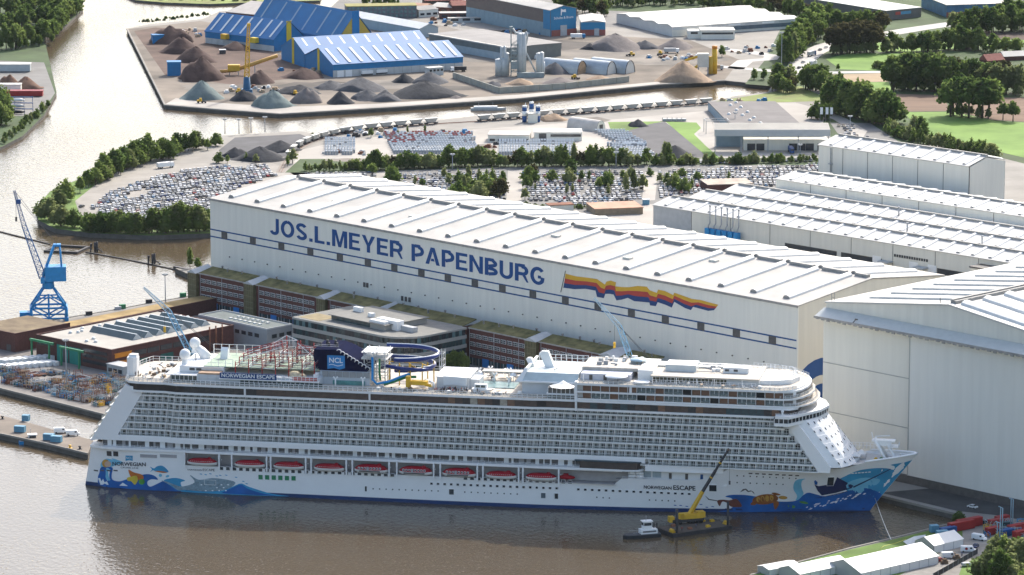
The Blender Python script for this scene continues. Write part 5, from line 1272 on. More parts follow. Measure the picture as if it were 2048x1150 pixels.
pms = [person_mesh(dkc, dkc), person_mesh(wc, dkc), person_mesh(bc, dkc), person_mesh(dkc, bc), person_mesh(rc_, dkc)]
pl = ['person in dark clothes standing in the crowd on the pool deck', 'person in white top and dark trousers in the pool deck crowd', 'person in blue top and dark trousers in the pool deck crowd', 'person in dark top and blue trousers in the pool deck crowd', 'person in red top in the pool deck crowd']
rp_ = random.Random(21)
for i in range(46):
    k = rp_.choice((0, 0, 0, 1, 2, 3, 3, 4)); s = 146 + rp_.random() * 19 if i > 12 else 150 + rp_.random() * 9
    tag(link('person', pms[k], None, W(s, -17.6 + rp_.random() * 5, DK), rp_.random() * 6), pl[k], 'person', 'crowd on the pool deck')
for i, (px, py, t) in enumerate(((1110, 745, -10), (1114, 741, -8), (266, 750, -9), (271, 751, -10), (277, 750, -8))):
    s, z = sz(px, py, t)
    tag(link('person', pms[0], None, W(s, t, 53.4 if px > 1000 else DK), 1), ['person in dark clothes on the white sun deck roof, nearer the edge', 'person in dark clothes on the white sun deck roof, further from the edge', 'person in dark clothes on the stern terrace beside the white screen', 'person in dark clothes in the middle of the stern terrace trio', 'person in dark clothes furthest from the white stern screen'][i], 'person')
# loose gear on the open decks
lgm = MB().box((-.9, -.3, .28), (.5, .3, .36)).add([(.5, -.3, .32), (.5, .3, .32), (1.0, .3, .8), (1.0, -.3, .8)], [(0, 1, 2, 3), (3, 2, 1, 0)]).box((-.8, -.25, 0), (-.7, .25, .3)).box((.4, -.25, 0), (.5, .25, .3)).mesh('sun_lounger', white_paint)
lgd = lgm.copy(); lgd.materials.clear(); lgd.materials.append(wood)
crm = [MB().box((-.7, -.5, 0), (.7, .5, .9)).box((-.75, -.55, .9), (.75, .55, 1.0)).mesh('gear_crate', q) for q in (white_paint, grey_paint, wood, M('gear_tan', (.4, .3, .2), .8, .2, .6))]
for i in range(150):
    if i < 60: s, t, z = 22 + rp_.random() * 17, -15 + rp_.random() * 29, DK
    elif i < 105: s, t, z = 122 + rp_.random() * 58, -18.6 + rp_.random() * 5, DK
    elif i < 120: s, t, z = 232 + rp_.random() * 52, -19 + rp_.random() * 2.5, FD
    else: s, t, z = 150 + rp_.random() * 29, 7 + rp_.random() * 12, DK
    if i % 3: tag(link('sun_lounger', (lgm, lgm, lgd)[i % 3 if i % 5 else 2], None, W(s, t, z), ANG + rp_.random() * 3), 'sun lounger set out on the open ship decks', 'sun lounger', 'sun loungers on the open decks')
    else: tag(link('gear_crate', crm[i // 3 % 4], None, W(s, t, z), ANG + rp_.random() * 3), 'lidded crate of gear left on the open ship decks', 'crate', 'crates on the open decks')
# ================================================================ offices at the foot of the lettered hall
OB = G(385, 612)
def locb(px, py, o, dn, nn): p = onplane(px, py, o, nn) - o; return p.dot(dn), p.z
def bx_(px): return locb(px, 612 + (px - 385) * .2215, OB, d1, n1)[0]
olive_glass = M('olive_glass', (.13, .115, .06), .35, .25, .5)
window_white = M('window_frame_white', (.44, .45, .44), .5, .06, .5)
win3 = MB().box((0, -.12, 0), (3.3, .05, 2.0), 0)
for k in range(3):
    for j in range(2): win3.box((.2 + k * 1.02, -.16, .2 + j * .86), (.98 + k * 1.02, -.1, .86 + j * .86), 1)
win3 = win3.mesh('window', [window_white, dark_glass])
door_b = MB().box((0, -.15, 0), (4.2, .05, 3.8)).mesh('gate', [M('gate_blue', (.02, .16, .42), .5, .1, .4)])
door_g = MB().box((0, -.12, 0), (3.6, .05, 3.4), 0).box((1.7, -.2, 0), (1.9, .05, 3.4), 1).mesh('shop_window', [teal_glass, steel])
FH = 3.8
DEPO = 9.0
wings = [(399, 492, 'westernmost brick office wing at the hall foot, grass on its roof'), (513, 637, 'longest brick office wing west of the grey office, grass on its roof'), (656, 760, 'brick office wing mostly behind the grey rounded office'), (770, 925, 'low brick wing with grass roof hidden behind the grey office roof'), (938, 1053, 'brick office wing just east of the grey rounded office'), (1078, 1202, 'easternmost long brick office wing behind the ship funnel deck'), (1237, 1300, 'short brick wing at the eastern end under the hall wall')]
for i, (a, b, lb) in enumerate(wings):
    xa, xb = bx_(a), bx_(b)
    o = thing('office_wing', lb, 'office building', OB + d1 * xa, A1, 'brick offices along the hall foot')
    L = xb - xa; H = 16.8
    part('wall', MB().box((0, 0, 0), (L, .5, H)).box((0, .5, 0), (.5, DEPO, H)).box((L - .5, .5, 0), (L, DEPO, H)), brick_red, o)
    part('roof', MB().extx([(-.3, H), (DEPO, H + 1.9), (DEPO, H + 2.4), (-.3, H + .4)], -.2, L + .2), green_roof, o)
    part('eaves', MB().box((-.2, -.5, H - .1), (L + .2, -.31, H + .45)), grey_trim, o)
    n = int((L - 1) / 3.95); st_ = (L - 1 - n * 3.95) / 2 + .6
    for k in range(n):
        for f in range(3): part('window', win3, None, o, loc=(st_ + k * 3.95, 0, 5.0 + f * FH))
        part('gate' if k % 4 == 2 else 'shop_window', door_b if k % 4 == 2 else door_g, None, o, loc=(st_ + k * 3.95, 0, .05))
    for k in range(0, n, 4): part('downpipe', MB().box((st_ + k * 3.95 - .4, -.2, 0), (st_ + k * 3.95 - .25, -.02, H)), steel, o)
    rr = random.Random(i)
    for k in range(int(L / 9)): part('roof_vent', MB().lathe([(.45, 0), (.45, 1.5), (.7, 1.6), (.5, 2)], 6, (3 + k * 9 + rr.random() * 4, 5 + rr.random() * 6, H + 1.4)), grey_trim, o)
for i, (a, b) in enumerate(((381, 398), (493, 512), (638, 655), (761, 769), (1054, 1077), (1203, 1236))):
    xa, xb = bx_(a), bx_(b); L = xb - xa
    o = thing('stair_tower', ['glazed stair tower at the western end of the brick offices', 'second glazed stair tower, with roof plant beside it', 'third glazed stair tower from the west', 'narrow stair tower behind the grey office', 'glazed stair tower behind the ship water slides', 'glazed stair tower furthest east along the hall foot'][i], 'stair tower', OB + d1 * xa - n1 * 1.6, A1, 'stair towers between the brick offices')
    part('glass_wall', MB().box((.1, 0, 0), (L - .1, DEPO + 1.5, 17)), olive_glass, o)
    fm = MB()
    for k in range(5): fm.box((.1 + (L - .3) * k / 4, -.1, 0), (.25 + (L - .3) * k / 4, 0, 17))
    for k in range(6): fm.box((.1, -.1, 2.8 * k + 2.6), (L - .1, 0, 2.8 * k + 2.75))
    part('mullion', fm, M('mullion_olive', (.20, .18, .11), .5, .2, .5), o, kind='stuff')
    part('roof', MB().add([(-.3, -.5, 17), (L + .3, -.5, 17), (L / 2, -.5, 18.6), (-.3, DEPO + 1.5, 18.8), (L + .3, DEPO + 1.5, 18.8), (L / 2, DEPO + 1.5, 20)], [(0, 1, 2), (0, 2, 5, 3), (2, 1, 4, 5)]), grey_paint, o)
# ---- grey flat-roofed building and the rounded grey office
P = G(534, 659, 12); Lg = (G(386, 632, 12) - P).length; Wg = (G(582, 649, 12) - P).length
o = thing('flat_building', 'low grey building with a grey flat roof dotted with white domes', 'office building', (P - d1 * Lg).xy.to_3d() + Vector((0, 0, GZ)), A1)
grey_clad = M('grey_cladding', (.26, .28, .29), .5, .06, .4)
part('wall', MB().box((0, 0, 0), (Lg, Wg, 9.2)), grey_clad, o)
part('roof', MB().box((.4, .4, 9.2), (Lg - .4, Wg - .4, 9.35)), M('grey_felt', (.15, .17, .16), .9, .15, .2), o)
pr = MB()
for a, b in (((0, 0, 9.2), (Lg, .4, 9.9)), ((0, Wg - .4, 9.2), (Lg, Wg, 9.9)), ((0, .4, 9.2), (.4, Wg - .4, 9.9)), ((Lg - .4, .4, 9.2), (Lg, Wg - .4, 9.9))): pr.box(a, b)
part('parapet', pr, grey_paint, o)
for k in range(14): part('roof_dome', MB().box((16 + (k // 2) * 3.4, 5 + (k % 2) * 5, 9.35), (17.4 + (k // 2) * 3.4, 6.4 + (k % 2) * 5, 9.9)), skylight_white, o)
for k in range(9): part('window', MB().box((3 + k * 4.6, -.1, 4.8), (6 + k * 4.6, .05, 6.6)), dark_glass, o)
for k in range(3): part('window', MB().box((Lg - .05, 3 + k * 4.6, 4.8), (Lg + .1, 6 + k * 4.6, 6.6)), dark_glass, o)
TZ = 20.2
P0, P1, P2 = G(584, 633, TZ), G(830, 677, TZ), G(937, 646, TZ)
Lo = (P1 - P0).dot(d1) - 2; Wo = max(20, (P2 - P0).dot(n1)); Wo = min(Wo, 40)
o = thing('round_office', 'grey four-storey office with ribbon windows and a rounded corner', 'office building', Vector((P0.x, P0.y, GZ)), A1)
def roundout(ins, r=16): 
    q = [(ins, ins)]
    for i in range(9):
        a = -PI / 2 + PI / 2 * i / 8
        q.append((Lo - r + (r - ins) * math.cos(a), r + (r - ins) * math.sin(a)))
    return q + [(Lo - ins, Wo - ins), (ins, Wo - ins)]
band = M('office_band', (.30, .30, .28), .5, .05, .4)
nf = 4; fh = 4.2
for f in range(nf + 1):
    z = f * fh - .2
    part('spandrel', MB().prism(roundout(0), max(0, z), z + 1.6 if f < nf else z + .9), band, o)
part('core', MB().prism(roundout(.9), 0, nf * fh), M('office_core', (.04, .05, .05), .3, .3, .4), o)
pm = [MB().box((.06, -.05, 0), (1.95, .05, 2.6)).mesh('window_pane', q) for q in (teal_glass, dark_glass, M('pale_pane', (.10, .17, .18), .1, .4, .5))]
ro = roundout(.35); rr = random.Random(4)
for f in range(nf):
    for (a, b) in zip(ro[:-2], ro[1:-1]):
        a, b = Vector(a), Vector(b); n = max(1, int((b - a).length / 2.05)); an = math.atan2((b - a).y, (b - a).x)
        for k in range(n):
            q = a.lerp(b, k / n); part('window_pane', pm[rr.choice((0, 0, 1, 1, 2))], None, o, loc=(q.x, q.y, f * fh + 1.4), rz=an)
part('roof', MB().prism(roundout(.3), nf * fh + .6, nf * fh + .72), M('gravel_roof', (.21, .205, .185), .9, .12, .3), o)
part('terrace', MB().box((2, 2, nf * fh + .72), (16, 14, nf * fh + .8)), M('terrace_tan', (.26, .21, .12), .9, .2, .3), o)
part('penthouse', MB().box((18, 8, nf * fh + .7), (54, Wo - 6, nf * fh + 3.2)), band, o)
part('penthouse_glass', MB().box((18.5, 7.8, nf * fh + 1.0), (44, 8, nf * fh + 3.0)), teal_glass, o)
part('penthouse_roof', MB().box((17, 7, nf * fh + 3.2), (55, Wo - 5, nf * fh + 3.5)), M('gravel_roof', (0, 0, 0)), o)
for a, b, h_ in (((44, 12), (58, 16), 5.0), ((43, 8.5), (53, 11.2), 4.6), ((58, 14), (66, 17), 3.0), ((20, 20), (25, 22), 5.6), ((34, 16), (37, 18), 5.2)):
    part('roof_plant', MB().box((*a, nf * fh + .7), (*b, nf * fh + h_)), white_paint if h_ > 3.5 else grey_paint, o)
part('sign_board', MB().box((40, -.3, fh * 2 + .2), (48, -.02, fh * 2 + 1.0)), M('board_pale', (.5, .55, .58), .4, .05, .4), o)
# ---- brick workshop with saw-tooth rooflights, brown-roofed sheds
TZ = 12.5
Fp, Lp, Rp = G(223, 701, TZ), G(72, 670, TZ), G(493, 656, TZ)
dA = (Fp - Lp).normalized(); LA = (Fp - Lp).length; nA = Vector((-dA.y, dA.x, 0)); WA = (Rp - Fp).dot(nA)
o = thing('brick_workshop', 'dark red brick workshop with a row of slanted grey rooflights', 'workshop', Vector((Lp.x, Lp.y, GZ)), math.atan2(dA.y, dA.x))
part('wall', MB().box((0, 0, 0), (LA, WA, 9.7)), brick_dark, o)
part('roof', MB().box((.5, .5, 9.7), (LA - .5, WA - .5, 9.85)), M('workshop_roof', (.36, .34, .30), .85, .12, .1), o)
pr = MB()
for a, b in (((-.1, -.1, 9.7), (LA + .1, .5, 10.4)), ((-.1, WA - .5, 9.7), (LA + .1, WA + .1, 10.4)), ((-.1, .5, 9.7), (.5, WA - .5, 10.4)), ((LA - .5, .5, 9.7), (LA + .1, WA - .5, 10.4))): pr.box(a, b)
part('parapet', pr, brick_dark, o)
slate_glass = M('rooflight_slate', (.10, .125, .125), .35, .12, .3)
for k in range(7):
    y = 22 + k * 7.2
    t = MB().extx([(y, 9.85), (y + 6.0, 9.85), (y + 3.2, 12.4), (y + 2.4, 12.3)], 12, LA - 10, 1)
    t.quad((12, y - .02, 9.9), (LA - 10, y - .02, 9.9), (LA - 10, y + 2.38, 12.36), (12, y + 2.38, 12.36), 0)
    part('saw_rooflight', t, [slate_glass, M('rooflight_back', (.42, .46, .47), .4, .06, .3)], o)
for x, y in ((8, 14), (10, 17), (9, 20), (14, 28), (6, 34), (5, 46), (7, 54), (8, 62), (12, 70), (5, 24), (28, 6), (32, 8), (26, 12), (18, 74), (22, 75)):
    part('roof_dome', MB().lathe([(.9, 0), (1.0, .5), (.6, 1.0)], 7, (x, y, 9.85)), skylight_white, o)
for k, (a, b) in enumerate(((1, 12),)):
    part('window_band', MB().box((a, -.15, 6.0), (b, .05, 8.3)), dark_glass, o)
for a in (14.5, 23): part('gate', MB().box((a, -.2, 0), (a + 7.5, .05, 7.8)), teal_paint, o)
part('gate_opening', MB().box((18.5, -.25, 0), (21, .05, 7.6)), dark_trim, o)
for z in (2.0, 4.6, 7.0): part('window_band', MB().box((32, -.15, z), (LA - 3, .05, z + 1.5)), dark_glass, o)
for z in (2.2, 6.0): part('orange_panel', MB().box((LA - .05, 2, z), (LA + .2, 12, z + 1.9)).box((LA - .05, 1.5, z + 1.95), (LA + .12, 12.5, z + 2.2)), orange_paint, o)
for y in (14, 22, 30, 38, 46, 54): part('window_band', MB().box((LA - .05, y, 5.4), (LA + .15, y + 7.2, 7.8)), dark_glass, o)
for y in (14, 30, 46): part('gate', MB().box((LA - .05, y, 0), (LA + .15, y + 8, 3.6)), M('teal_dark', (.01, .09, .075), .5, .2, .4), o)
for y in (60, 64, 68): part('chimney', MB().tube([(LA + 1.2, y, 0), (LA + 1.2, y, 12)], .35, 6), rust, o)
P = G(30, 669, 11); P2 = G(120, 642, 11)
o = thing('brick_shed', 'plain red brick shed with a rust brown planted roof at the far left', 'shed', Vector((P.x, P.y, GZ)), math.atan2(dA.y, dA.x))
part('wall', MB().box((-30, 0, 0), (0, 34, 8.4)), brick_red, o)
part('roof', MB().box((-29.5, .5, 8.4), (-.5, 33.5, 8.55)), brown_roof, o)
part('parapet', MB().box((-30, -.1, 8.4), (.1, .5, 9)).box((-.5, .5, 8.4), (.1, 34, 9)), brick_dark, o)
for x in (-20, -6): part('door', MB().box((x, -.15, 0), (x + 3, .05, 3.2)), dark_trim, o)
P = G(150, 652, 9)
o = thing('brick_shed', 'long low shed with a golden brown planted roof beside the river quay', 'shed', Vector((P.x, P.y, GZ)), math.atan2(nA.y, nA.x))
part('wall', MB().box((-10, 0, 0), (100, 12, 6.0)), brick_dark, o)
part('roof', MB().box((-9.6, .4, 6.0), (99.6, 11.6, 6.15)), M('golden_roof', (.30, .21, .09), .95, .3, .12), o)
part('parapet', MB().box((-10, -.1, 6), (100, .4, 6.5)), brick_dark, o)
o = thing('site_cabins', 'small white office block beside the brick workshop corner', 'cabin', G(214, 748), math.atan2(dA.y, dA.x))
part('wall', MB().box((0, 0, 0), (11, 7, 4.6)), M('cabin_grey', (.3, .33, .34), .5, .1, .3), o); part('roof', MB().box((-.3, -.3, 4.6), (11.3, 7.3, 5.0)), grey_paint, o)
for k in range(3): part('window', MB().box((1 + k * 3.3, -.1, 1.4), (3.4 + k * 3.3, .05, 3.2)), dark_glass, o)
for i, (px, py) in enumerate(((64, 700), (123, 716))):   # small green gantry cranes
    o = thing('gantry_crane', ['green gantry crane at the western workshop gate', 'green gantry crane beside the teal workshop gate'][i], 'gantry crane', G(px, py + 15), math.atan2(dA.y, dA.x), 'gantry cranes at the workshop')
    for x in (0, 12): part('leg', MB().box((x - .35, -.35, 0), (x + .35, .35, 8)), green_paint, o)
    part('beam', MB().box((-1, -.45, 8), (15, .45, 9)), green_paint, o)
# ================================================================ cranes
def lattice(mb, a, b, w0, w1, n=12, r=.16, m=0, up=Vector((0, 0, 1))):
    a, b = Vector(a), Vector(b); d = (b - a).normalized(); s = d.cross(up).normalized(); t = s.cross(d)
    rings = []
    for i in range(n + 1):
        f = i / n; c = a.lerp(b, f); h = (w0 + (w1 - w0) * f) / 2
        rings.append([c + s * h + t * h, c - s * h + t * h, c - s * h - t * h, c + s * h - t * h])
    for i in range(n):
        for k in range(4):
            mb.tube([rings[i][k], rings[i + 1][k]], r, 4, m, False)
            mb.tube([rings[i][k], rings[i + 1][(k + 1) % 4]], r * .6, 3, m, False)
            mb.tube([rings[i][k], rings[i][(k + 1) % 4]], r * .6, 3, m, False)
    return mb
o = thing('harbour_crane', 'tall blue slewing harbour crane on a braced portal at the river quay', 'crane', G(98, 638), .12)
pt = MB()
for x in (-8.4, 8.4):
    for y in (-5, 5):
        pt.box((x - .9, y - 1.2, 0), (x + .9, y + 1.2, 1.6)); pt.tube([(x, y, 1.5), (x, y, 6.2)], .75, 5); pt.tube([(x, y, 6.2), (x * .28, y * .4, 15.5)], .55, 5)
    pt.bar((x, -5, 6.2), (x, 5, 6.2), .8); pt.bar((x, -5, 2), (x, 5, 2), .7); pt.bar((x, -5, 6.2), (x * .5, 0, 11), .5); pt.bar((x, 5, 6.2), (x * .5, 0, 11), .5)
for y in (-5, 5):
    pt.bar((-8.4, y, 6.2), (8.4, y, 6.2), .7); pt.bar((-8.4, y, 6.2), (0, y, 1.5), .5); pt.bar((8.4, y, 6.2), (0, y, 1.5), .5); pt.bar((0, y, 1.5), (0, y * .5, 11), .6)
    pt.bar((-8.4, y, 6.2), (0, y * .6, 11.5), .45); pt.bar((8.4, y, 6.2), (0, y * .6, 11.5), .45); pt.bar((-5.2, y * .7, 11), (5.2, y * .7, 11), .5); pt.bar((-8.4, y, 1.2), (8.4, y, 1.2), .6)
part('portal', pt, crane_blue, o)
part('trolley_house', MB().box((-14, -3, .6), (-8.6, 2, 4)), crane_blue, o)
part('slew_ring', MB().lathe([(2.6, 15), (3.0, 16.2), (2.8, 17.2), (2.8, 19)], 12), crane_blue, o)
part('machine_house', MB().box((-1.5, -4, 19), (8.6, 4, 26)), crane_blue, o)
part('cab', MB().box((-3.6, -3.8, 18), (-1.6, -1, 21)), crane_blue, o); part('cab_window', MB().box((-3.7, -3.4, 19), (-3.55, -1.3, 20.6)), dark_glass, o)
fr_ = MB()
for y in (-2.6, 2.6):
    fr_.tube([(-2.5, y, 21), (3.2, y * .5, 36)], .6, 5); fr_.tube([(6.5, y, 26), (5.8, y * .5, 36)], .5, 5); fr_.bar((3.2, y * .5, 36), (5.8, y * .5, 36), .7)
for z in (25, 28, 31, 34): fr_.bar((-2.5 + (z - 21) * .38, -2, z), (-2.5 + (z - 21) * .38, 2, z), .35)
part('tower_frame', fr_.box((2.8, -1.6, 35.5), (6.4, 1.6, 36.6)), crane_blue, o)
part('jib', lattice(MB(), (-2.6, 0, 20.5), (-11.0, 0, 46), 3.2, 2.0, 10, .22), M('crane_pale', (.10, .19, .36), .5, .15, .4), o)
part('jib', lattice(MB(), (-11.0, 0, 46), (-15.2, 0, 63), 2.0, .8, 7, .2), M('crane_lilac', (.30, .33, .42), .5, .15, .4), o)
part('jib_head', MB().box((-14.4, -.8, 56.5), (-12.2, .8, 58.6)), blue_paint, o)
part('hoist_rope', MB().tube([(4.5, 0, 36.4), (-15.0, 0, 62.8)], .09, 4).tube([(4.5, .8, 36.4), (-12, .8, 57)], .09, 4).tube([(-14.6, 0, 62), (-14.6, 0, 50)], .09, 4), dark_trim, o)
part('hook_block', MB().box((-15.1, -.5, 48), (-14.1, .5, 50.2)), dark_trim, o)
for i, (foot, tip, foot2, lb) in enumerate((((425, 812), (288, 573), (400, 690), 'pale blue lattice boom crane behind the ship stern domes'), ((1330, 930), (1188, 594), (1300, 730), 'pale blue lattice boom crane with yellow hook in front of the lettered hall'))):
    b = G(*foot); ft = Vector((b.x, b.y, 0)); 
    pl_ = lambda px, py: onplane(px, py, b, Vector((0, 1, 0)))
    o = thing('crawler_crane', lb, 'crane', b, 0)
    T, K, Q = pl_(*tip) - b, pl_(*foot2) - b, Vector((0, 0, 4))
    T.y -= 2; mid = K.lerp(T, .55) + Vector((0, 0, .8))
    part('boom', lattice(MB(), Q, mid, 2.6, 1.9, 16, .16), pale_blue_paint, o)
    part('boom', lattice(MB(), mid, T, 1.9, .6, 10, .13), M('boom_pale', (.34, .46, .54), .5, .1, .4), o)
    part('crawler', MB().box((-4, -4.2, 0), (5, -2.6, 1.6)).box((-4, 2.6, 0), (5, 4.2, 1.6)), dark_steel, o)
    part('machine_house', MB().box((-3, -2, 1.6), (7, 2.4, 4.6)), pale_blue_paint, o)
    part('backstay', MB().tube([mid.lerp(T, .2), (mid.x * .35 + 12, 0, mid.z * .52), (8, 0, 5)], .09, 4).tube([mid.lerp(T, .25), (mid.x * .35 + 12.8, .6, mid.z * .53), (8.4, .6, 5)], .09, 4), dark_trim, o)
    hx = mid.lerp(T, .12)
    part('hoist_rope', MB().tube([hx + Vector((-.7, 0, 0)), hx + Vector((-.7, 0, -8))], .08, 4), dark_trim, o)
    part('hook_block', MB().box(hx + Vector((-1.2, -.4, -10.5)), hx + Vector((-.2, .4, -8))), yellow_paint, o)
b = G(1648, 962)
o = thing('mobile_crane', 'slim mobile crane standing behind the ship bow', 'crane', b, 0)
T = onplane(1661, 839, b, Vector((0, 1, 0))) - b
part('boom', MB().tube([(0, 0, 3), T * .6, T], [.7, .55, .35], 5), dark_trim, o); part('boom_tip', MB().box(T - Vector((.5, .5, .8)), T + Vector((.6, .5, .6))), M('tip_tan', (.4, .25, .12), .6, .1, .5), o)
part('carrier', MB().box((-4, -1.3, .8), (5, 1.3, 3)), yellow_paint, o); part('hoist_rope', MB().tube([T, T - Vector((0, 0, 14))], .07, 4), dark_trim, o)
# ================================================================ lamp masts, dolphins, pier
def lampmast(px, py, h, lb, n=6, i=0):
    o = thing('lamp_mast', lb, 'lamp mast', G(px, py))
    part('pole', MB().tube([(0, 0, 0), (0, 0, h)], [.34, .18], 6), steel, o)
    mb = MB().lathe([(.9, h - .3), (.9, h)], 8)
    for k in range(n): mb.box((1.1 * math.cos(k * 2 * PI / n) - .4, 1.1 * math.sin(k * 2 * PI / n) - .3, h), (1.1 * math.cos(k * 2 * PI / n) + .4, 1.1 * math.sin(k * 2 * PI / n) + .3, h + .6))
    part('lamp_head', mb, grey_paint, o)
lampmast(331, 612, 15.5, 'slim lamp mast on the river quay left of the hall')
lampmast(133, 778, 22, 'tall lamp mast standing among the steel racks')
for i, (px, py) in enumerate(((190, 505), (305, 529))):
    o = thing('mooring_dolphin', ['dark timber mooring dolphin beside the pontoon', 'dark timber mooring dolphin nearer the hall'][i], 'mooring dolphin', G(px, py, 0), .3, 'mooring dolphins in the river')
    for x, h_, l in ((0, 5.6, 0), (1.2, 5.8, 0), (.6, 5.4, .8)): part('pile', MB().tube([(x - l, 0, -2), (x, 0, h_)], .5, 6), dark_steel, o)
    part('pile', MB().tube([(-2.4, 0, -2), (-2.0, 0, 4.6)], .42, 6).box((-2.5, -.5, 3.4), (-1.5, .5, 4.9)), dark_steel, o)
    part('strut', MB().bar((1.4, 0, 2.2), (4.4, 0, -.2), .45), dark_steel, o)
def boom(pts, name, lb, cat, wid=.9, h=.5):
    mb = MB(); p = [G(x, y, 0) for x, y in pts]
    for a, b in zip(p[:-1], p[1:]):
        d = (b - a).normalized(); n = Vector((-d.y, d.x, 0)) * wid / 2
        mb.prism([tuple((a - n).xy), tuple((b - n).xy), tuple((b + n).xy), tuple((a + n).xy)], -.4, h)
    solo(name, mb, dark_steel, lb, cat)
boom([(-20, 456), (0, 464), (60, 479), (100, 489)], 'floating_walkway', 'thin dark floating walkway running in from the left edge', 'walkway')
boom([(172, 505), (240, 517), (305, 530), (356, 541)], 'floating_walkway', 'thin dark walkway from the square pontoon to the pier', 'walkway')
o = thing('pontoon', 'square open pontoon frame floating in the river', 'pontoon', G(134, 500, 0), -.28)
for a, b in (((-8, -9, -.4), (8, -7.4, 1.0)), ((-8, 7.4, -.4), (8, 9, 1.0)), ((-9.5, -9, -.4), (-8, 9, 1.0)), ((8, -9, -.4), (9.5, 9, 1.0))): part('float', MB().box(a, b), dark_steel, o)
boom([(350, 538), (384, 545)], 'pier', 'short dark timber pier below the shore tree', 'pier', 2.4, 1.6)
for i, (px, py) in enumerate(((88, 648), (178, 630), (245, 617), (236, 619), (298, 606), (366, 594))):
    solo('quay_cabinet', MB().box((-1.5, -.8, 0), (1.5, .8, 1.5 + .3 * (i % 3))).box((-1.2, -.9, .2), (-.2, -.8, 1.2)), (grey_paint, dark_steel, green_paint)[i % 3], 'dark cabinet standing at the river quay edge' + (' left of all', ' beside the blue crane', ' behind the brown roof', ' in a close pair', ' near the lamp mast', ' near the stair tower')[i], 'cabinet', G(px, py), .4)
# ================================================================ the steel yard on the quay
ry = random.Random(17)
cols = [crane_blue, light_blue_paint, rust, brick_red, orange_paint, steel, dark_steel, M('yard_tan', (.33, .24, .15), .8, .2, .5), M('yard_teal', (.03, .16, .18), .6, .2, .5), yellow_paint, grey_paint]
rack_meshes = []
for ci, m in enumerate(cols):
    mb = MB(); L, Wd, H = 2.6 + (ci % 3) * .7, 1.5, 1.8 + (ci % 4) * .35
    for x in (-L / 2, L / 2):
        for y in (-Wd / 2, Wd / 2): mb.box((x - .09, y - .09, 0), (x + .09, y + .09, H))
    for z in (.25, H * .55, H - .1):
        mb.box((-L / 2, -Wd / 2 - .06, z), (L / 2, -Wd / 2 + .06, z + .12)); mb.box((-L / 2, Wd / 2 - .06, z), (L / 2, Wd / 2 + .06, z + .12))
    for k in range(4): mb.box((-L / 2 + .1, -Wd / 2 + .1 + k * .34, .4 + (k * 7 % 3) * .3), (L / 2 - .1 - .2 * k, -Wd / 2 + .32 + k * .34, .4 + (k * 7 % 3) * .3 + .25 + .1 * k), 1)
    rack_meshes.append(mb.mesh('steel_rack', [m, cols[(ci * 3 + 4) % len(cols)]]))
beam_meshes = []
for ci, m in enumerate((rust, dark_steel, M('beam_maroon', (.10, .03, .03), .8, .2, .5), steel)):
    mb = MB()
    for k in range(5): mb.box((-3, -1.0 + k * .42, 0 + .35 * (k % 2)), (3 - .3 * k, -.72 + k * .42, .34 + .35 * (k % 2)))
    beam_meshes.append(mb.mesh('steel_beams', [m]))
cn = ['blue', 'pale blue', 'rusty', 'dark red', 'orange', 'grey', 'black', 'tan', 'teal', 'yellow', 'light grey']
npl = 0
for i in range(560):
    u, v = ry.random(), ry.random()
    py_lo = 738 + u * 20; px = 4 + u * 248; front_y = 772 + u * 62
    py = py_lo + (front_y - 6 - py_lo) * v
    if px > 190 and py > 815: continue
    if 60 < px < 128 and 752 < py < 768: continue
    if npl >= 330: break
    npl += 1
    if v < .35 and 40 < px < 190 and ry.random() < .7:
        k = ry.randrange(4); tag(link('steel_beams', beam_meshes[k], None, G(px, py), A1 + ry.choice((0, 1.57)) + ry.uniform(-.1, .1)), 'bundle of %s steel beams lying in the quay storage yard' % ('rusty', 'black', 'maroon', 'grey')[k], 'steel beams', 'steel stock in the quay yard')
    else:
        k = ry.choice((0, 1, 1, 2, 2, 2, 3, 5, 5, 6, 6, 6, 7, 7, 8, 9, 10) if px > 110 else (2, 3, 5, 6, 6, 7, 10, 0, 8))
        o = tag(link('steel_rack', rack_meshes[k], None, G(px, py), A1 + ry.choice((0, 1.57)) + ry.uniform(-.25, .25)), '%s steel rack loaded with parts in the quay storage yard' % cn[k], 'rack', 'racks in the quay yard')
        o.scale = (1, 1, ry.uniform(.6, 1.3))
wp = MB().extx([(-1.1, 0), (1.1, 0), (1.1, 2.0), (-1.1, 2.0)], -3.2, 3.2).mesh('wrapped_load', [M('wrap_white', (.62, .64, .64), .4, .08, .6)])
for i in range(16):
    tag(link('wrapped_load', wp, None, G(4 + (i % 8) * 13.5 + (i // 8) * 6, 727 - (i % 8) * 1.2 + (i // 8) * 11), A1 + .1), 'white wrapped bundle in the rows before the brick workshop', 'wrapped load', 'white wrapped bundles')
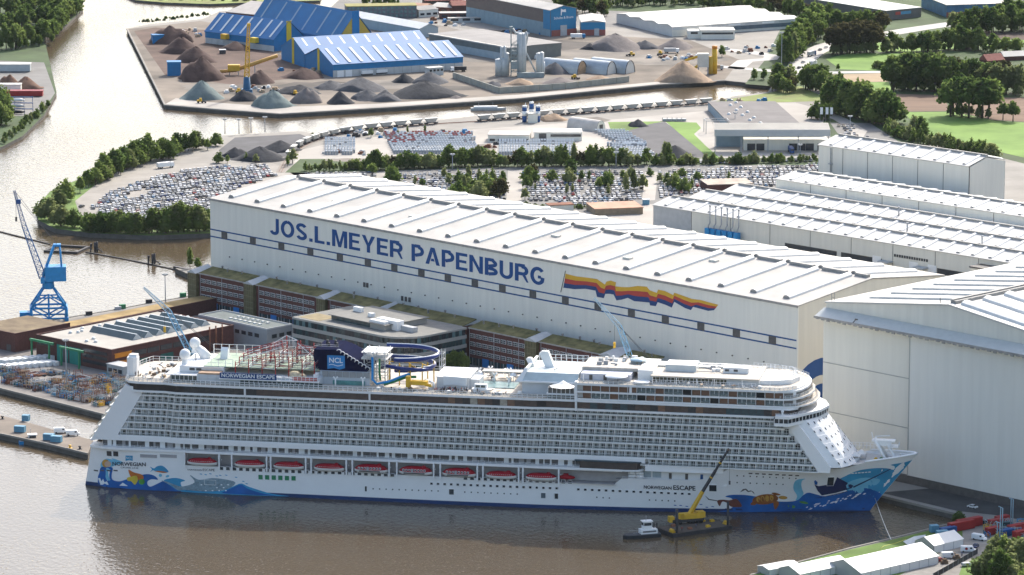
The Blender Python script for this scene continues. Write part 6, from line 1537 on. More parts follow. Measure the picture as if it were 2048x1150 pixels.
# ================================================================ vehicles
def car_mesh(paint, nm='parked_car'):
    mb = MB(); w_ = .88
    pr = [(-2.1, .35), (-2.15, .75), (-1.9, .92), (-1.2, .98), (-.75, 1.42), (.75, 1.46), (1.45, .98), (1.95, .9), (2.15, .7), (2.1, .35)]
    n = len(pr)
    mb.add([(x, -w_ * (.86 if z > 1.2 else 1), z) for x, z in pr] + [(x, w_ * (.86 if z > 1.2 else 1), z) for x, z in pr], [tuple(range(n))[::-1], tuple(range(n, 2 * n))] + [(i, n + i, n + i + 1, i + 1)[::-1] for i in range(n - 1) if i not in (3, 5)], 0)
    mb.add([(x, s * w_ * (.86 if z > 1.2 else 1), z) for i in (3, 4, 5, 6) for x, z in (pr[i],) for s in (-1, 1)], [(0, 2, 3, 1)[::-1], (4, 6, 7, 5)[::-1]], 1)
    for s in (-1, 1): mb.add([(-1.0, s * .9, .98), (1.3, s * .9, .98), (.7, s * .79, 1.38), (-.7, s * .79, 1.36)], [(0, 1, 2, 3) if s < 0 else (3, 2, 1, 0)], 1)
    for x in (-1.3, 1.3):
        for s in (-1, 1): mb.tube([(x, s * .72, .32), (x, s * .9, .32)], .32, 6, 2)
    return mb.mesh(nm, [paint, dark_glass, rubber])
car_cols = [('white', (.72, .72, .71)), ('silver', (.42, .43, .44)), ('grey', (.16, .165, .17)), ('black', (.02, .02, .022)), ('dark blue', (.02, .04, .12)), ('red', (.30, .025, .02)), ('light blue', (.12, .22, .34)), ('beige', (.42, .38, .30))]
car_m = [car_mesh(M('car_' + n.replace(' ', '_'), c, .22, .03, .3, metal=.15, spec=.6)) for n, c in car_cols]
def make_van(label, loc, rz, paint=white_paint, logo=False):
    v = thing('delivery_van', label, 'van', loc, rz)
    part('body', MB().extx([(-1, .45), (1, .45), (1, 1.9), (.88, 2.4), (-.88, 2.4), (-1, 1.9)], -2.8, 1.6).add([(1.6, -1, .45), (1.6, 1, .45), (1.6, .88, 2.35), (1.6, -.88, 2.35), (2.2, -.92, 1.3), (2.2, .92, 1.3), (2.9, -.95, 1.1), (2.9, .95, 1.1), (2.95, -.95, .45), (2.95, .95, .45)], [(3, 4, 5, 2)[::-1], (4, 6, 7, 5)[::-1], (6, 8, 9, 7)[::-1], (0, 8, 6, 4, 3), (2, 5, 7, 9, 1)]), paint, v)
    part('window', MB().quad((1.72, -.85, 2.1), (2.16, -.85, 1.38), (2.16, .85, 1.38), (1.72, .85, 2.1)).box((.7, -1.03, 1.45), (1.55, -.97, 2.05)).box((.7, .97, 1.45), (1.55, 1.03, 2.05)), dark_glass, v)
    for x in (-1.8, 1.9):
        for s in (-1, 1): part('wheel', MB().tube([(x, s * .8, .36), (x, s * 1.02, .36)], .36, 8), rubber, v)
    if logo: part('red_emblem', MB().tube([(-.6, -1.04, 1.5), (-.6, -1.0, 1.5)], .55, 10), red_paint, v)
    return v
make_van('white van on the dock mole, further from the ship stern', G(121, 866, 2.6), .15); make_van('white van on the dock mole, nearer the ship stern', G(146, 871, 2.6), .1)
for i, (px, py) in enumerate(((297, 619), (308, 620), (325, 618), (352, 616), (362, 618), (370, 619), (378, 620), (384, 622), (15, 698))):
    k = (4, 3, 0, 3, 1, 2, 3, 2, 0)[i]
    tag(link('parked_car', car_m[k], None, G(px, py), A1 + (i % 2) * .2 + 1.5), ['dark blue car parked by the river quay lamp mast', 'black car beside the blue one near the lamp mast', 'white car parked just right of the lamp mast', 'leftmost black car of the row before the stair tower', 'silver car in the row before the stair tower', 'grey car in the middle of the row before the stair tower', 'black car right of the grey one before the stair tower', 'grey car at the right end of the row before the stair tower', 'white car parked by the plain brick shed wall'][i], 'car')
def container(lb, loc, rz, mat, L=6.1, group=None, h=2.6):
    o = thing('shipping_container', lb, 'container', loc, rz, group)
    mb = MB().box((-L / 2, -1.22, .15), (L / 2, 1.22, h))
    part('box', mb, mat, o)
    rb__ = MB()
    for k in range(int(L / .55)): rb__.box((-L / 2 + .2 + k * .55, -1.28, .25), (-L / 2 + .4 + k * .55, -1.22, h - .1))
    part('rib', rb__, mat, o, kind='stuff'); part('roof', MB().box((-L / 2, -1.22, h), (L / 2, 1.22, h + .1)), mat, o)
    return o
for i, (px, py, m) in enumerate(((40, 864, light_blue_paint), (98, 880, light_blue_paint), (113, 884, light_blue_paint), (52, 842, light_blue_paint))):
    container(['blue container at the mole front edge, furthest left', 'blue container next to the tug on the mole', 'blue container at the mole end nearest the ship', 'low blue container on the far edge of the mole'][i], G(px, py, 2.6), -.25, m, 4.6 if i != 3 else 3)
for i, (px, py) in enumerate(((140, 896), (160, 898), (5, 838))): solo('bollard', MB().lathe([(.5, 0), (.35, .8), (.7, 1.0), (.6, 1.3)], 8).box((-.9, -.9, -.02), (.9, .9, .1)), yellow_paint if i == 0 else dark_steel, ['yellow bollard at the mole edge', 'dark bollard at the mole tip', 'dark bollard at the far left of the mole'][i], 'bollard', G(px, py, 2.6))
tg = thing('tug_boat', 'small blue and white work boat moored at the mole', 'boat', G(66, 886, 0), .22)
hullp = [(-6, -2), (3, -2), (5.4, -1.1), (6.4, 0), (5.4, 1.1), (3, 2), (-6, 2)]
part('hull', MB().prism(hullp, -.5, 1.3), crane_blue, tg); part('deck', MB().prism([(a * .95, b * .9) for a, b in hullp], 1.3, 1.4), grey_paint, tg)
part('wheelhouse', MB().box((-2, -1.2, 1.4), (1.4, 1.2, 3.8)).box((-2.3, -1.4, 3.8), (1.8, 1.4, 4.0)), white_paint, tg); part('window', MB().box((-1.6, -1.28, 2.6), (1.2, -1.18, 3.4)), dark_glass, tg); part('mast', MB().tube([(-1, 0, 4), (-1, 0, 6.4)], .09, 5), steel, tg)
# ================================================================ floating crane and pusher in front of the ship
cx, cy = 1388, 1060
o = thing('crane_barge', 'flat dark barge carrying a yellow telescopic crane', 'barge', G(cx, cy, 0), .52)
bp = [(-13.5, -6.5), (13.5, -6.5), (13.5, 6.5), (-13.5, 6.5)]
part('hull', MB().prism(bp, -1, 1.5), dark_steel, o); part('deck', MB().prism([(a * .97, b * .96) for a, b in bp], 1.5, 1.58), M('barge_deck', (.09, .075, .06), .9, .3, .3), o)
for x, y in ((-11.5, -5.8), (12, -5.6)): part('spud_leg', MB().tube([(x, y, -3), (x, y, 11)], .5, 8), dark_steel, o)
part('winch', MB().tube([(-12.6, -5, 2.3), (-12.6, -3, 2.3)], .7, 8).box((-13.2, -5.4, 1.6), (-11.6, -2.6, 2.0)), yellow_paint, o)
part('winch', MB().tube([(12.6, -4.2, 2.3), (12.6, -2.4, 2.3)], .7, 8).box((11.6, -4.6, 1.6), (13.3, -2.2, 2.0)), yellow_paint, o)
for x, y in ((-8, 3), (-5, -4), (9, 2), (6, 4), (3, -4.5)): part('deck_gear', MB().box((x, y, 1.58), (x + 1.4, y + 1, 2.5)).box((x + 1.5, y + .2, 1.58), (x + 2, y + .8, 2.1)), (yellow_paint, rust, dark_steel)[int(x) % 3], o)
rl_ = MB()
for k in range(18): rl_.box((-13.2 + k * 1.5, 6.2, 1.58), (-13.1 + k * 1.5, 6.3, 2.6))
rl_.box((-13.2, 6.2, 2.55), (13, 6.3, 2.65)); part('railing', rl_, dark_steel, o)
b = G(1377, 1046, 1.6)
k_ = thing('telescopic_crane', 'yellow mobile crane with long boom standing on the barge', 'crane', b, .3)
part('carrier', MB().box((-7, -1.4, .9), (6, 1.4, 2.0)), dark_steel, k_)
for x in (-5.5, -3.8, 0, 1.7, 3.4, 5):
    for s in (-1, 1): part('wheel', MB().tube([(x, s * 1.1, .6), (x, s * 1.5, .6)], .6, 8), rubber, k_)
part('cab', MB().box((-8.2, -1.3, 1.0), (-6.2, 1.3, 3.2)), yellow_paint, k_)
part('superstructure', MB().box((-3.5, -1.6, 2.0), (5.5, 1.6, 4.0)).box((3.2, -1.7, 2.2), (6.4, 1.7, 4.4)).box((-4.4, -1.6, 2.2), (-2.4, -.3, 4.4)), yellow_paint, k_)
mid, T = onplane(1404, 985, b, Vector((0, 1, 0))) - b, onplane(1458, 897, b, Vector((0, 1, 0))) - b
rot = Matrix.Rotation(-.3, 3, 'Z'); mid, T = rot @ mid, rot @ T
part('boom', MB().tube([Vector((.5, 0, 3.6)), mid], [1.0, .85], 4, 0, False), yellow_paint, k_)
part('boom_extension', MB().tube([mid, mid.lerp(T, .5)], [.68, .62], 4, 0, False).tube([mid.lerp(T, .5), T], [.52, .42], 4, 0, False), dark_steel, k_)
for f in (0, .33, .66, .96): part('boom_collar', MB().tube([mid.lerp(T, f), mid.lerp(T, f + .025)], .8 - .25 * f, 4, 0, False), yellow_paint if f != .96 else wood, k_)
part('hoist_rope', MB().tube([T, T + Vector((.4, 0, -13))], .07, 4), dark_trim, k_); part('hook_block', MB().box(T + Vector((.1, -.3, -14.4)), T + Vector((.7, .3, -13))), dark_trim, k_)
o = thing('pusher_tug', 'white pusher tug with a tall wheelhouse behind the crane barge', 'boat', G(1287, 1074, 0), .30)
hp = [(6.5, -2.2), (6.5, 2.2), (-4.5, 2.2), (-7.2, 1.4), (-8.4, 0), (-7.2, -1.4), (-4.5, -2.2)]
part('hull', MB().prism(hp, -.5, 1.2), M('tug_hull', (.02, .025, .03), .5, .2, .4), o); part('bulwark', MB().prism([(a * .99, b * .99) for a, b in hp], 1.2, 1.5), M('tug_deck', (.07, .075, .08), .7, .2, .4), o)
part('deckhouse', MB().box((-1.5, -1.7, 1.5), (5.2, 1.7, 3.2)), white_paint, o); part('wheelhouse', MB().box((-.4, -1.3, 3.2), (3, 1.3, 6.2)), white_paint, o)
part('window', MB().box((-.46, -1.1, 4.7), (-.38, 1.1, 5.8)).box((-.2, -1.37, 4.7), (2.8, -1.29, 5.8)).box((-.8, -1.76, 2.1), (4.6, -1.68, 2.7)), dark_glass, o)
part('wheelhouse_roof', MB().box((-.8, -1.6, 6.2), (3.4, 1.6, 6.45)), white_paint, o); part('mast', MB().tube([(1, 0, 6.4), (1, 0, 8.4)], .1, 5), steel, o)
part('railing', MB().box((-5, -1.9, 2.3), (5.5, -1.8, 2.4)).box((-5, 1.8, 2.3), (5.5, 1.9, 2.4)), steel, o)
for x in (4.6, 5.8): part('funnel', MB().tube([(x, 1, 3.2), (x, 1, 5)], .3, 7), dark_steel, o)
# ================================================================ near corner: marquees, vans, containers, line
def marquee(lb, c0, c1, wid, ze, zr, doors=True):
    a, b = G(*c0), G(*c1); d = (b - a).normalized(); L = (b - a).length; an = math.atan2(d.y, d.x)
    o = thing('marquee', lb, 'tent', a, an)
    part('roof', MB().extx([(-.3, ze), (wid / 2, zr), (wid + .3, ze)], -.3, L + .3, caps=False), tent_white, o)
    n = max(2, round(L / 5))
    for k in range(n):
        x0, x1 = L * k / n + .12, L * (k + 1) / n - .12
        part('wall_panel', MB().box((x0, -.05, 0), (x1, .05, ze)), tent_white, o); part('wall_panel', MB().box((x0, wid - .05, 0), (x1, wid + .05, ze)), tent_white, o)
    for k in range(n + 1): part('pole', MB().box((L * k / n - .1, -.1, 0), (L * k / n + .1, .1, ze)), steel, o)
    for x in (0, L): part('gable', MB().add([(x, 0, 0), (x, wid, 0), (x, wid, ze), (x, wid / 2, zr - .05), (x, 0, ze)], [(0, 1, 2, 3, 4), (4, 3, 2, 1, 0)]), tent_white, o)
    return o
marquee('longest white marquee with panelled walls near the corner lane', (1722, 1163), (1876, 1128), 18.5, 3.2, 6.6)
marquee('smaller white marquee reaching from the long tent to the parked vans', (1868, 1107), (1926, 1093), 10, 3.0, 5.6)
marquee('low white marquee at the bottom edge by the quay', (1600, 1163), (1700, 1142), 12, 2.8, 4.8)
marquee('small pale tent roof at the bottom edge nearest the water', (1538, 1152), (1598, 1141), 7, 2.4, 3.2)
solo('stage_sail', MB().add([(-4, -3, .4), (3, -2.4, .3), (5, 0, 3.2), (3, 3, .5), (-3, 3.2, .6), (0, 0, 3.0)], [(0, 1, 5), (1, 2, 5), (2, 3, 5), (3, 4, 5), (4, 0, 5), (0, 4, 3, 1)]), tent_white, 'rounded white sail tent on the grass beside the long marquee', 'tent', G(1828, 1088), .4)
make_van('white van parked in the shade behind the marquees', G(1958, 1080), -.6)
make_van('white delivery van with a round red emblem by the small marquee', G(1936, 1104), -.1, white_paint, True)
make_van('white van with its back to the small marquee wall', G(1897, 1116), .2)
tag(link('parked_car', car_m[5], None, G(1879, 1123), .2), 'red car by the corner of the long marquee', 'car')
tag(link('parked_car', car_m[4], None, G(1951, 1095), 1.2), 'dark blue car beside the van with red emblem', 'car')
tag(link('parked_car', car_m[0], None, G(1945, 1016), -.75), 'white car parked alone in the shade under the dock doors', 'car')
solo('parked_cart', MB().box((-1.6, -1, .5), (1.6, 1, 1.4)).box((-1.4, -.9, 1.4), (1.4, .9, 1.55)), grey_paint, 'small covered trailer on the lawn behind the black fence', 'trailer', G(1932, 1133), .3)
for i, (px, py) in enumerate(((1913, 1118), (1889, 1127), (1906, 1115))): solo('pallet_stack', MB().box((-1.2, -1, .1), (1.2, 1, 1.2)).box((-1.3, -1.1, 0), (1.3, 1.1, .12)).box((-.6, -.6, 1.2), (.8, .5, 1.8)), wood, ['wooden crate stack right of the white van', 'low wooden crate stack near the red car', 'wooden crate stack against the small marquee'][i], 'crate', G(px, py), .2)
rs = random.Random(31)
cl = [((1922, 1060), red_paint, 12, 'long red container at the water end of the container row'), ((1938, 1054), red_paint, 12, 'long red container just behind the first'), ((1896, 1068), blue_paint, 7, 'dark blue container with pale roof on the grass'), ((1884, 1075), light_blue_paint, 4.5, 'pale blue cabin container at the grass edge'), ((1868, 1064), light_blue_paint, 3.2, 'small pale blue hut by the quay wall'), ((1985, 1068), red_paint, 6, 'red container among pipes behind the white van'), ((2012, 1072), blue_paint, 6, 'blue container behind the corner trees'), ((2035, 1062), red_paint, 9, 'red container at the right edge'), ((2004, 1045), red_paint, 6, 'red container beneath the tall pale pipes'), ((2040, 1075), red_paint, 6, 'red container at the right edge, nearer the trees'), ((1990, 1052), red_paint, 6, 'red container in the middle of the stacked group')]
for (px, py), m, L, lb in cl: container(lb, G(px, py), .62 if L > 5 else .3, m, L, None, 3.4 if L == 12 else 2.7)
for i in range(26):
    k = ry.randrange(len(rack_meshes)); px, py = 1958 + rs.random() * 85, 1046 + rs.random() * 30
    tag(link('steel_rack', rack_meshes[k], None, G(px, py), rs.random() * 3), '%s steel rack in the shaded corner yard' % cn[k], 'rack', 'racks in the corner yard')
for i, (px, py, h_) in enumerate(((2000, 1075, 12), (2004, 1077, 12), (2021, 1058, 12), (2025, 1059, 12), (1994, 1090, 9), (1999, 1092, 9))):
    solo('gas_pipe', MB().tube([(0, 0, 0), (0, 0, h_), (-.8, 0, h_ + .3)], .22, 6), M('pipe_blue', (.25, .38, .46), .5, .1, .4), 'tall pale blue pipe, ' + ['left of the first tall pair', 'right of the first tall pair', 'left of the furthest pair', 'right of the furthest pair', 'left of the nearest low pair', 'right of the nearest low pair'][i], 'pipe', G(px, py))
o = thing('black_fence', 'black mesh fence with pale posts along the corner lane', 'fence', (0, 0, 0))
fa, fb = G(1866, 1158), G(1955, 1108)
for k in range(9):
    a, b = fa.lerp(fb, k / 9), fa.lerp(fb, (k + 1) / 9)
    part('panel', MB().quad(a + Vector((0, 0, .1)), b + Vector((0, 0, .1)), b + Vector((0, 0, 2.1)), a + Vector((0, 0, 2.1))).quad(b + Vector((.06, .06, .1)), a + Vector((.06, .06, .1)), a + Vector((.06, .06, 2.1)), b + Vector((.06, .06, 2.1))), M('mesh_black', (.02, .025, .035), .7, .3, .6), o)
    part('post', MB().box(a - Vector((.09, .09, 0)), a + Vector((.09, .09, 2.3))), grey_paint, o)
solo('mooring_line', MB().tube([W(320, -.6, 5.5)] + [W(320, -.6, 5.5).lerp(G(1782, 1079, 2.8), f) - Vector((0, 0, 3.2 * f * (1 - f))) for f in (.25, .5, .75)] + [G(1782, 1079, 2.8)], .13, 5), white_paint, 'thin white mooring line from the bow to the grass bank', 'mooring line')
solo('hose', MB().tube([G(1760, 1098), G(1768, 1092), G(1790, 1087), G(1812, 1079)], .16, 5), M('hose_yellow', (.5, .45, .08), .6, .1, .5), 'yellow hose snaking over the grass bank', 'hose')
tr_ = thing('bank_rail', 'low metal railing on the grass bank before the blue container', 'railing', (0, 0, 0))
ra, rb2 = G(1836, 1083), G(1868, 1076)
part('rail', MB().bar(ra + Vector((0, 0, 1.1)), rb2 + Vector((0, 0, 1.1)), .1), steel, tr_)
for k in range(6): q = ra.lerp(rb2, k / 5); part('post', MB().box(q - Vector((.06, .06, 0)), q + Vector((.06, .06, 1.1))), steel, tr_)
# ================================================================ trees and shrubs
def leaf_mat(name, c, c2):
    m = bpy.data.materials.new(name); m.use_nodes = True; t = m.node_tree
    for n in list(t.nodes): t.nodes.remove(n)
    out = t.nodes.new('ShaderNodeOutputMaterial'); mix = t.nodes.new('ShaderNodeMixShader'); mix.inputs[0].default_value = .6
    df, tl = t.nodes.new('ShaderNodeBsdfDiffuse'), t.nodes.new('ShaderNodeBsdfTranslucent')
    oi, tc, nz = t.nodes.new('ShaderNodeObjectInfo'), t.nodes.new('ShaderNodeTexCoord'), t.nodes.new('ShaderNodeTexNoise')
    nz.inputs['Scale'].default_value = .35; nz.inputs['Detail'].default_value = 3
    ad = t.nodes.new('ShaderNodeMath'); ad.operation = 'MULTIPLY_ADD'; ad.inputs[1].default_value = .8
    mr = t.nodes.new('ShaderNodeMath'); mr.operation = 'MULTIPLY_ADD'; mr.inputs[1].default_value = .9; mr.inputs[2].default_value = -.35
    rp = t.nodes.new('ShaderNodeValToRGB'); rp.color_ramp.elements[0].color = (*c, 1); rp.color_ramp.elements[1].color = (*c2, 1)
    t.links.new(tc.outputs['Object'], nz.inputs['Vector']); t.links.new(oi.outputs['Random'], mr.inputs[0])
    t.links.new(nz.outputs[0], ad.inputs[0]); t.links.new(mr.outputs[0], ad.inputs[2]); t.links.new(ad.outputs[0], rp.inputs[0])
    for s in (df, tl): t.links.new(rp.outputs[0], s.inputs[0])
    t.links.new(df.outputs[0], mix.inputs[1]); t.links.new(tl.outputs[0], mix.inputs[2]); t.links.new(mix.outputs[0], out.inputs[0])
    return m
lf_dark = leaf_mat('leaf_dark', (.055, .102, .03), (.15, .21, .058))
lf_mid = leaf_mat('leaf_mid', (.08, .13, .034), (.20, .26, .075))
lf_pale = leaf_mat('leaf_pale', (.12, .155, .06), (.27, .30, .13))
lf_rust = leaf_mat('leaf_rust', (.045, .05, .022), (.095, .085, .04))
bark = M('bark', (.10, .08, .06), .9, .3, 1.5)
rt = random.Random(77)
def crown_mesh(lobes, n, sz_, mat):
    mb = MB()
    tot = sum(l[3] ** 2 for l in lobes)
    for (x, y, z, r, rz) in lobes:
        for k in range(int(n * r * r / tot)):
            u, a = rt.uniform(-.75, 1), rt.uniform(0, 2 * PI); q = math.sqrt(1 - u * u); rad = rt.uniform(.62, 1.08)
            c = Vector((x + r * rad * q * math.cos(a), y + r * rad * q * math.sin(a), z + rz * rad * u))
            for j in range(3):
                p = c + Vector((rt.gauss(0, .3), rt.gauss(0, .3), rt.gauss(0, .25))) * sz_
                d1_ = Vector((rt.gauss(0, 1), rt.gauss(0, 1), rt.gauss(0, .6))).normalized(); d2_ = d1_.cross(Vector((rt.gauss(0, 1), rt.gauss(0, 1), rt.gauss(0, 1)))).normalized()
                s_ = sz_ * rt.uniform(.5, 1.0)
                mb.quad(p - d1_ * s_ - d2_ * s_ * .7, p + d1_ * s_ - d2_ * s_ * .5, p + d1_ * s_ * .8 + d2_ * s_ * .7, p - d1_ * s_ * .7 + d2_ * s_ * .6)
        mb.ellipsoid((x, y, z), (r * .68, r * .68, rz * .68), n=7, k=5)
    return mb.mesh('crown', [mat])
def trunk_mesh(h, r): return MB().tube([(0, 0, -.2), (.05, 0, h * .5), (0, .05, h)], [r, r * .75, r * .4], 6).tube([(0, 0, h * .55), (h * .18, .1, h * .9)], [r * .4, r * .2], 5).tube([(0, 0, h * .6), (-h * .15, -.15, h * .95)], [r * .4, r * .2], 5).mesh('trunk', [bark])
kinds = {}                                             # unit: 10 m tall
low = {}
def mk(k, lobes, n, s_, mats, th, tr):
    kinds[k] = ([crown_mesh(lobes, n, s_, m) for m in mats], trunk_mesh(th, tr)); low[k] = [crown_mesh(lobes, n * .3, s_ * 1.5, m) for m in mats]
mk('oak', [(0, 0, 6.2, 2.9, 3.2), (1.9, .6, 5.2, 2.1, 2.2), (-1.8, .4, 5.4, 2.2, 2.3), (.3, -1.9, 5, 2, 2.1), (-.2, 1.8, 5.6, 2, 2.2), (.5, .2, 8, 1.7, 1.8)], 330, .55, [lf_dark, lf_mid, lf_rust], 6, .32)
mk('round', [(0, 0, 5.4, 2.7, 3.8), (1.3, -.5, 4.2, 1.9, 2.6), (-1.3, .3, 4.4, 1.9, 2.6), (.1, .1, 7.9, 1.5, 1.9)], 300, .5, [lf_mid, lf_dark, lf_pale], 5, .28)
mk('birch', [(0, 0, 5, 1.6, 4.2), (.5, .4, 3.4, 1.3, 2.2), (-.5, -.2, 6.4, 1.1, 2.6), (0, 0, 8.6, .7, 1.5)], 240, .42, [lf_mid, lf_pale, lf_dark], 6, .2)
mk('willow', [(0, 0, 4.6, 3.6, 4.2), (2.8, .3, 3.2, 2.6, 3.1), (-2.7, .5, 3.3, 2.7, 3.2), (.5, -2.6, 2.9, 2.5, 2.8), (-.6, 2.4, 3.2, 2.5, 3), (.8, .4, 7.4, 2.0, 2.2)], 420, .5, [lf_pale, lf_mid, lf_dark], 4, .4)
mk('shrub', [(0, 0, 3.6, 4.6, 4.4), (3.6, 1, 2.8, 3.4, 3.2), (-3.4, -.6, 2.8, 3.4, 3.4), (.6, .3, 6.2, 3, 3)], 260, .8, [lf_mid, lf_pale, lf_dark], 3, .3)
kn = {'oak': 'broad crowned tree', 'round': 'rounded leafy tree', 'birch': 'slender tree', 'willow': 'wide bushy willow', 'shrub': 'low dense shrub'}
mn = {'oak': ('dark green', 'mid green', 'brownish green'), 'round': ('mid green', 'dark green', 'pale green'), 'birch': ('mid green', 'pale green', 'dark green'), 'willow': ('pale green', 'mid green', 'dark green'), 'shrub': ('mid green', 'pale green', 'dark green')}
specs = []
def tree(px, py, hpx, kind, where, v=None, grp=None, z=GZ): specs.append((px, py, hpx, kind, where, rt.randrange(3) if v is None else v, grp, z))
def far_tree(px, py, hpx, kind, v, z):
    p = G(px, py, z); s = hpx / (F / p.y * .97) / 10; a = rt.uniform(0, 6.28); ca, sa = math.cos(a), math.sin(a)
    for me in (low[kind][v], kinds[kind][1]):
        m0 = tree_mats.index(me.materials[0]); o = len(far_m.v)
        far_m.v.extend([(p.x + (q.co.x * ca - q.co.y * sa) * s, p.y + (q.co.x * sa + q.co.y * ca) * s, p.z + q.co.z * s) for q in me.vertices])
        for f in me.polygons: far_m.f.append([i + o for i in f.vertices]); far_m.m.append(m0); far_m.s.append(False)
def real_tree(px, py, hpx, kind, where, v, grp, z):
    p = G(px, py, z); ppm = F / p.y * .97; h = hpx / ppm
    cr, tr = kinds[kind]
    nm = 'shrub' if kind == 'shrub' else 'tree'
    o = thing(nm, '%s%s %s %s' % ('tall ' if hpx > 48 else 'small ' if hpx < 24 else '', mn[kind][v], kn[kind], where), nm, p, rt.uniform(0, 6.28), grp or ('trees ' + where))
    s = h / 10
    o.scale = (s * rt.uniform(.9, 1.15), s * rt.uniform(.9, 1.15), s * rt.uniform(.92, 1.08))
    part('crown', cr[v], None, o); part('trunk', tr, None, o)
    return o
def line(pts, n, h0, h1, kd, where, jit=5, v=None, z=GZ):
    seg = [(a, b, math.hypot(b[0] - a[0], (b[1] - a[1]) * 3)) for a, b in zip(pts[:-1], pts[1:])]; T = sum(q[2] for q in seg)
    for i in range(n):
        d = (i + .5) / n * T
        for a, b, l in seg:
            if d <= l: break
            d -= l
        f = min(1, d / l)
        tree(a[0] + (b[0] - a[0]) * f + rt.uniform(-jit, jit), a[1] + (b[1] - a[1]) * f + rt.uniform(-jit, jit) * .35, rt.uniform(h0, h1), rt.choice(kd), where, v if not isinstance(v, tuple) else rt.choice(v), None, z)
        for _ in range(2): specs.append((a[0] + (b[0] - a[0]) * f + rt.uniform(-jit, jit) * 1.6, a[1] + (b[1] - a[1]) * f + rt.uniform(-jit, jit) * .5, min(23, rt.uniform(.3, .65) * h1), 'round', where, rt.randrange(3) if not v else v if not isinstance(v, tuple) else rt.choice(v), None, z))
W_, O_, R_, B_, S_ = 'willow', 'oak', 'round', 'birch', 'shrub'
# the wooded shore of the car park peninsula
for px, py, h, k, v in ((98, 440, 52, W_, 0), (122, 452, 46, W_, 0), (130, 402, 46, W_, 1), (118, 415, 40, W_, 0), (150, 455, 40, W_, 1), (160, 385, 34, R_, 0), (84, 432, 38, W_, 2)): tree(px, py, h, k, 'at the peninsula tip by the water', v)
line([(176, 462), (300, 467)], 11, 34, 46, (W_, R_, S_), 'along the near shore of the peninsula', 5)
line([(300, 466), (418, 462)], 10, 48, 62, (W_, R_), 'along the near shore beside the white hall', 5, (1, 2))
line([(175, 375), (240, 345), (290, 326)], 14, 26, 44, (R_, W_, O_), 'along the far shore of the peninsula', 5, (0, 1))
line([(205, 358), (250, 338), (300, 318)], 7, 42, 54, (O_, R_), 'along the far shore of the peninsula', 4, (0, 1))
line([(300, 322), (400, 298)], 8, 30, 46, (W_, R_), 'along the far shore of the peninsula', 6, (0, 1))
for px, py, h, k in ((338, 318, 40, W_), (432, 292, 30, W_), (415, 300, 24, R_), (437, 326, 24, W_), (455, 327, 18, R_), (492, 322, 18, B_), (512, 326, 20, R_), (585, 327, 32, R_), (575, 333, 22, B_), (625, 278, 14, R_), (742, 275, 20, R_), (796, 272, 14, B_), (815, 268, 16, B_), (850, 268, 18, B_)): tree(px, py, h, k, 'by the cinder heaps and railway curve')
tree(380, 536, 44, B_, 'on the short pier', 0); tree(396, 540, 26, R_, 'on the short pier', 1)
# belt between pipe yard and car parks, and clumps in the lots
line([(605, 344), (740, 338)], 12, 16, 26, (R_, S_, B_), 'in the belt behind the car parks')
line([(735, 340), (1000, 330)], 30, 24, 44, (R_, O_, W_), 'in the belt behind the car parks')
line([(1000, 334), (1300, 330)], 30, 20, 46, (B_, R_, O_, W_), 'in the belt behind the car parks')
line([(1300, 330), (1640, 324)], 20, 12, 26, (R_, S_, W_), 'in the belt behind the car parks')
line([(1325, 322), (1345, 330)], 3, 36, 46, (B_,), 'in the belt behind the car parks')
for px, py, h in ((745, 354, 30), (786, 366, 36), (784, 352, 28), (888, 356, 22), (905, 404, 34), (915, 400, 40), (928, 392, 44), (938, 360, 32), (948, 386, 30), (958, 400, 44), (972, 392, 50), (985, 370, 34), (1000, 404, 48), (1006, 380, 40), (998, 396, 40), (830, 372, 22), (845, 376, 20), (1056, 362, 34), (1052, 378, 28), (1066, 356, 30), (1104, 362, 26), (1138, 366, 34), (1142, 354, 40), (1163, 362, 22), (1178, 362, 22), (1212, 372, 30), (1198, 378, 24), (1216, 392, 26), (1252, 386, 40), (1268, 382, 46), (1286, 380, 34), (1245, 360, 22), (1334, 372, 28), (1352, 378, 30), (1368, 384, 32), (1383, 380, 24), (1457, 362, 20), (1320, 366, 22), (1300, 352, 18), (1395, 360, 20), (1050, 400, 26)):
    tree(px, py, h, rt.choice((R_, B_, W_, O_)), 'among the parked cars')
for px, py, h in [(rt.choice((905, 925, 945, 965, 985, 1000, 1062, 1140, 1215, 1255, 1275, 1340, 1360)) + rt.uniform(-14, 14), rt.uniform(352, 402), rt.uniform(12, 30)) for _ in range(46)]: tree(px, py, h, rt.choice((R_, B_, W_)), 'among the parked cars')
line([(1030, 412), (1190, 418)], 16, 7, 12, (S_,), 'in the scrub at the car park foot')
# eastern country
line([(1545, 182), (1585, 186)], 6, 26, 40, (R_, O_), 'at the canal head'); line([(1543, 176), (1590, 172)], 5, 40, 55, (B_, R_), 'at the canal head')
line([(1608, 176), (1652, 186)], 9, 42, 58, (O_, R_), 'between canal head and side road', 6, (0, 1))
line([(1560, 128), (1640, 70)], 18, 50, 66, (O_, R_), 'along the west side of the main road', 8, (0, 1)); line([(1578, 130), (1590, 112)], 4, 44, 60, (B_, W_), 'along the west side of the main road', 6)
line([(1662, 108), (1752, 105)], 13, 56, 66, (O_,), 'in the grove with bare trunks by the meadow', 4, 2)
line([(1768, 106), (1800, 102)], 5, 30, 40, (R_,), 'on the meadow edge'); line([(1815, 104), (1965, 98)], 16, 36, 48, (R_, O_), 'on the meadow edge', 7, (0, 1))
tree(1676, 141, 14, R_, 'alone on the meadow', 1); line([(1750, 138), (1780, 138)], 3, 14, 22, (S_, R_), 'on the meadow side')
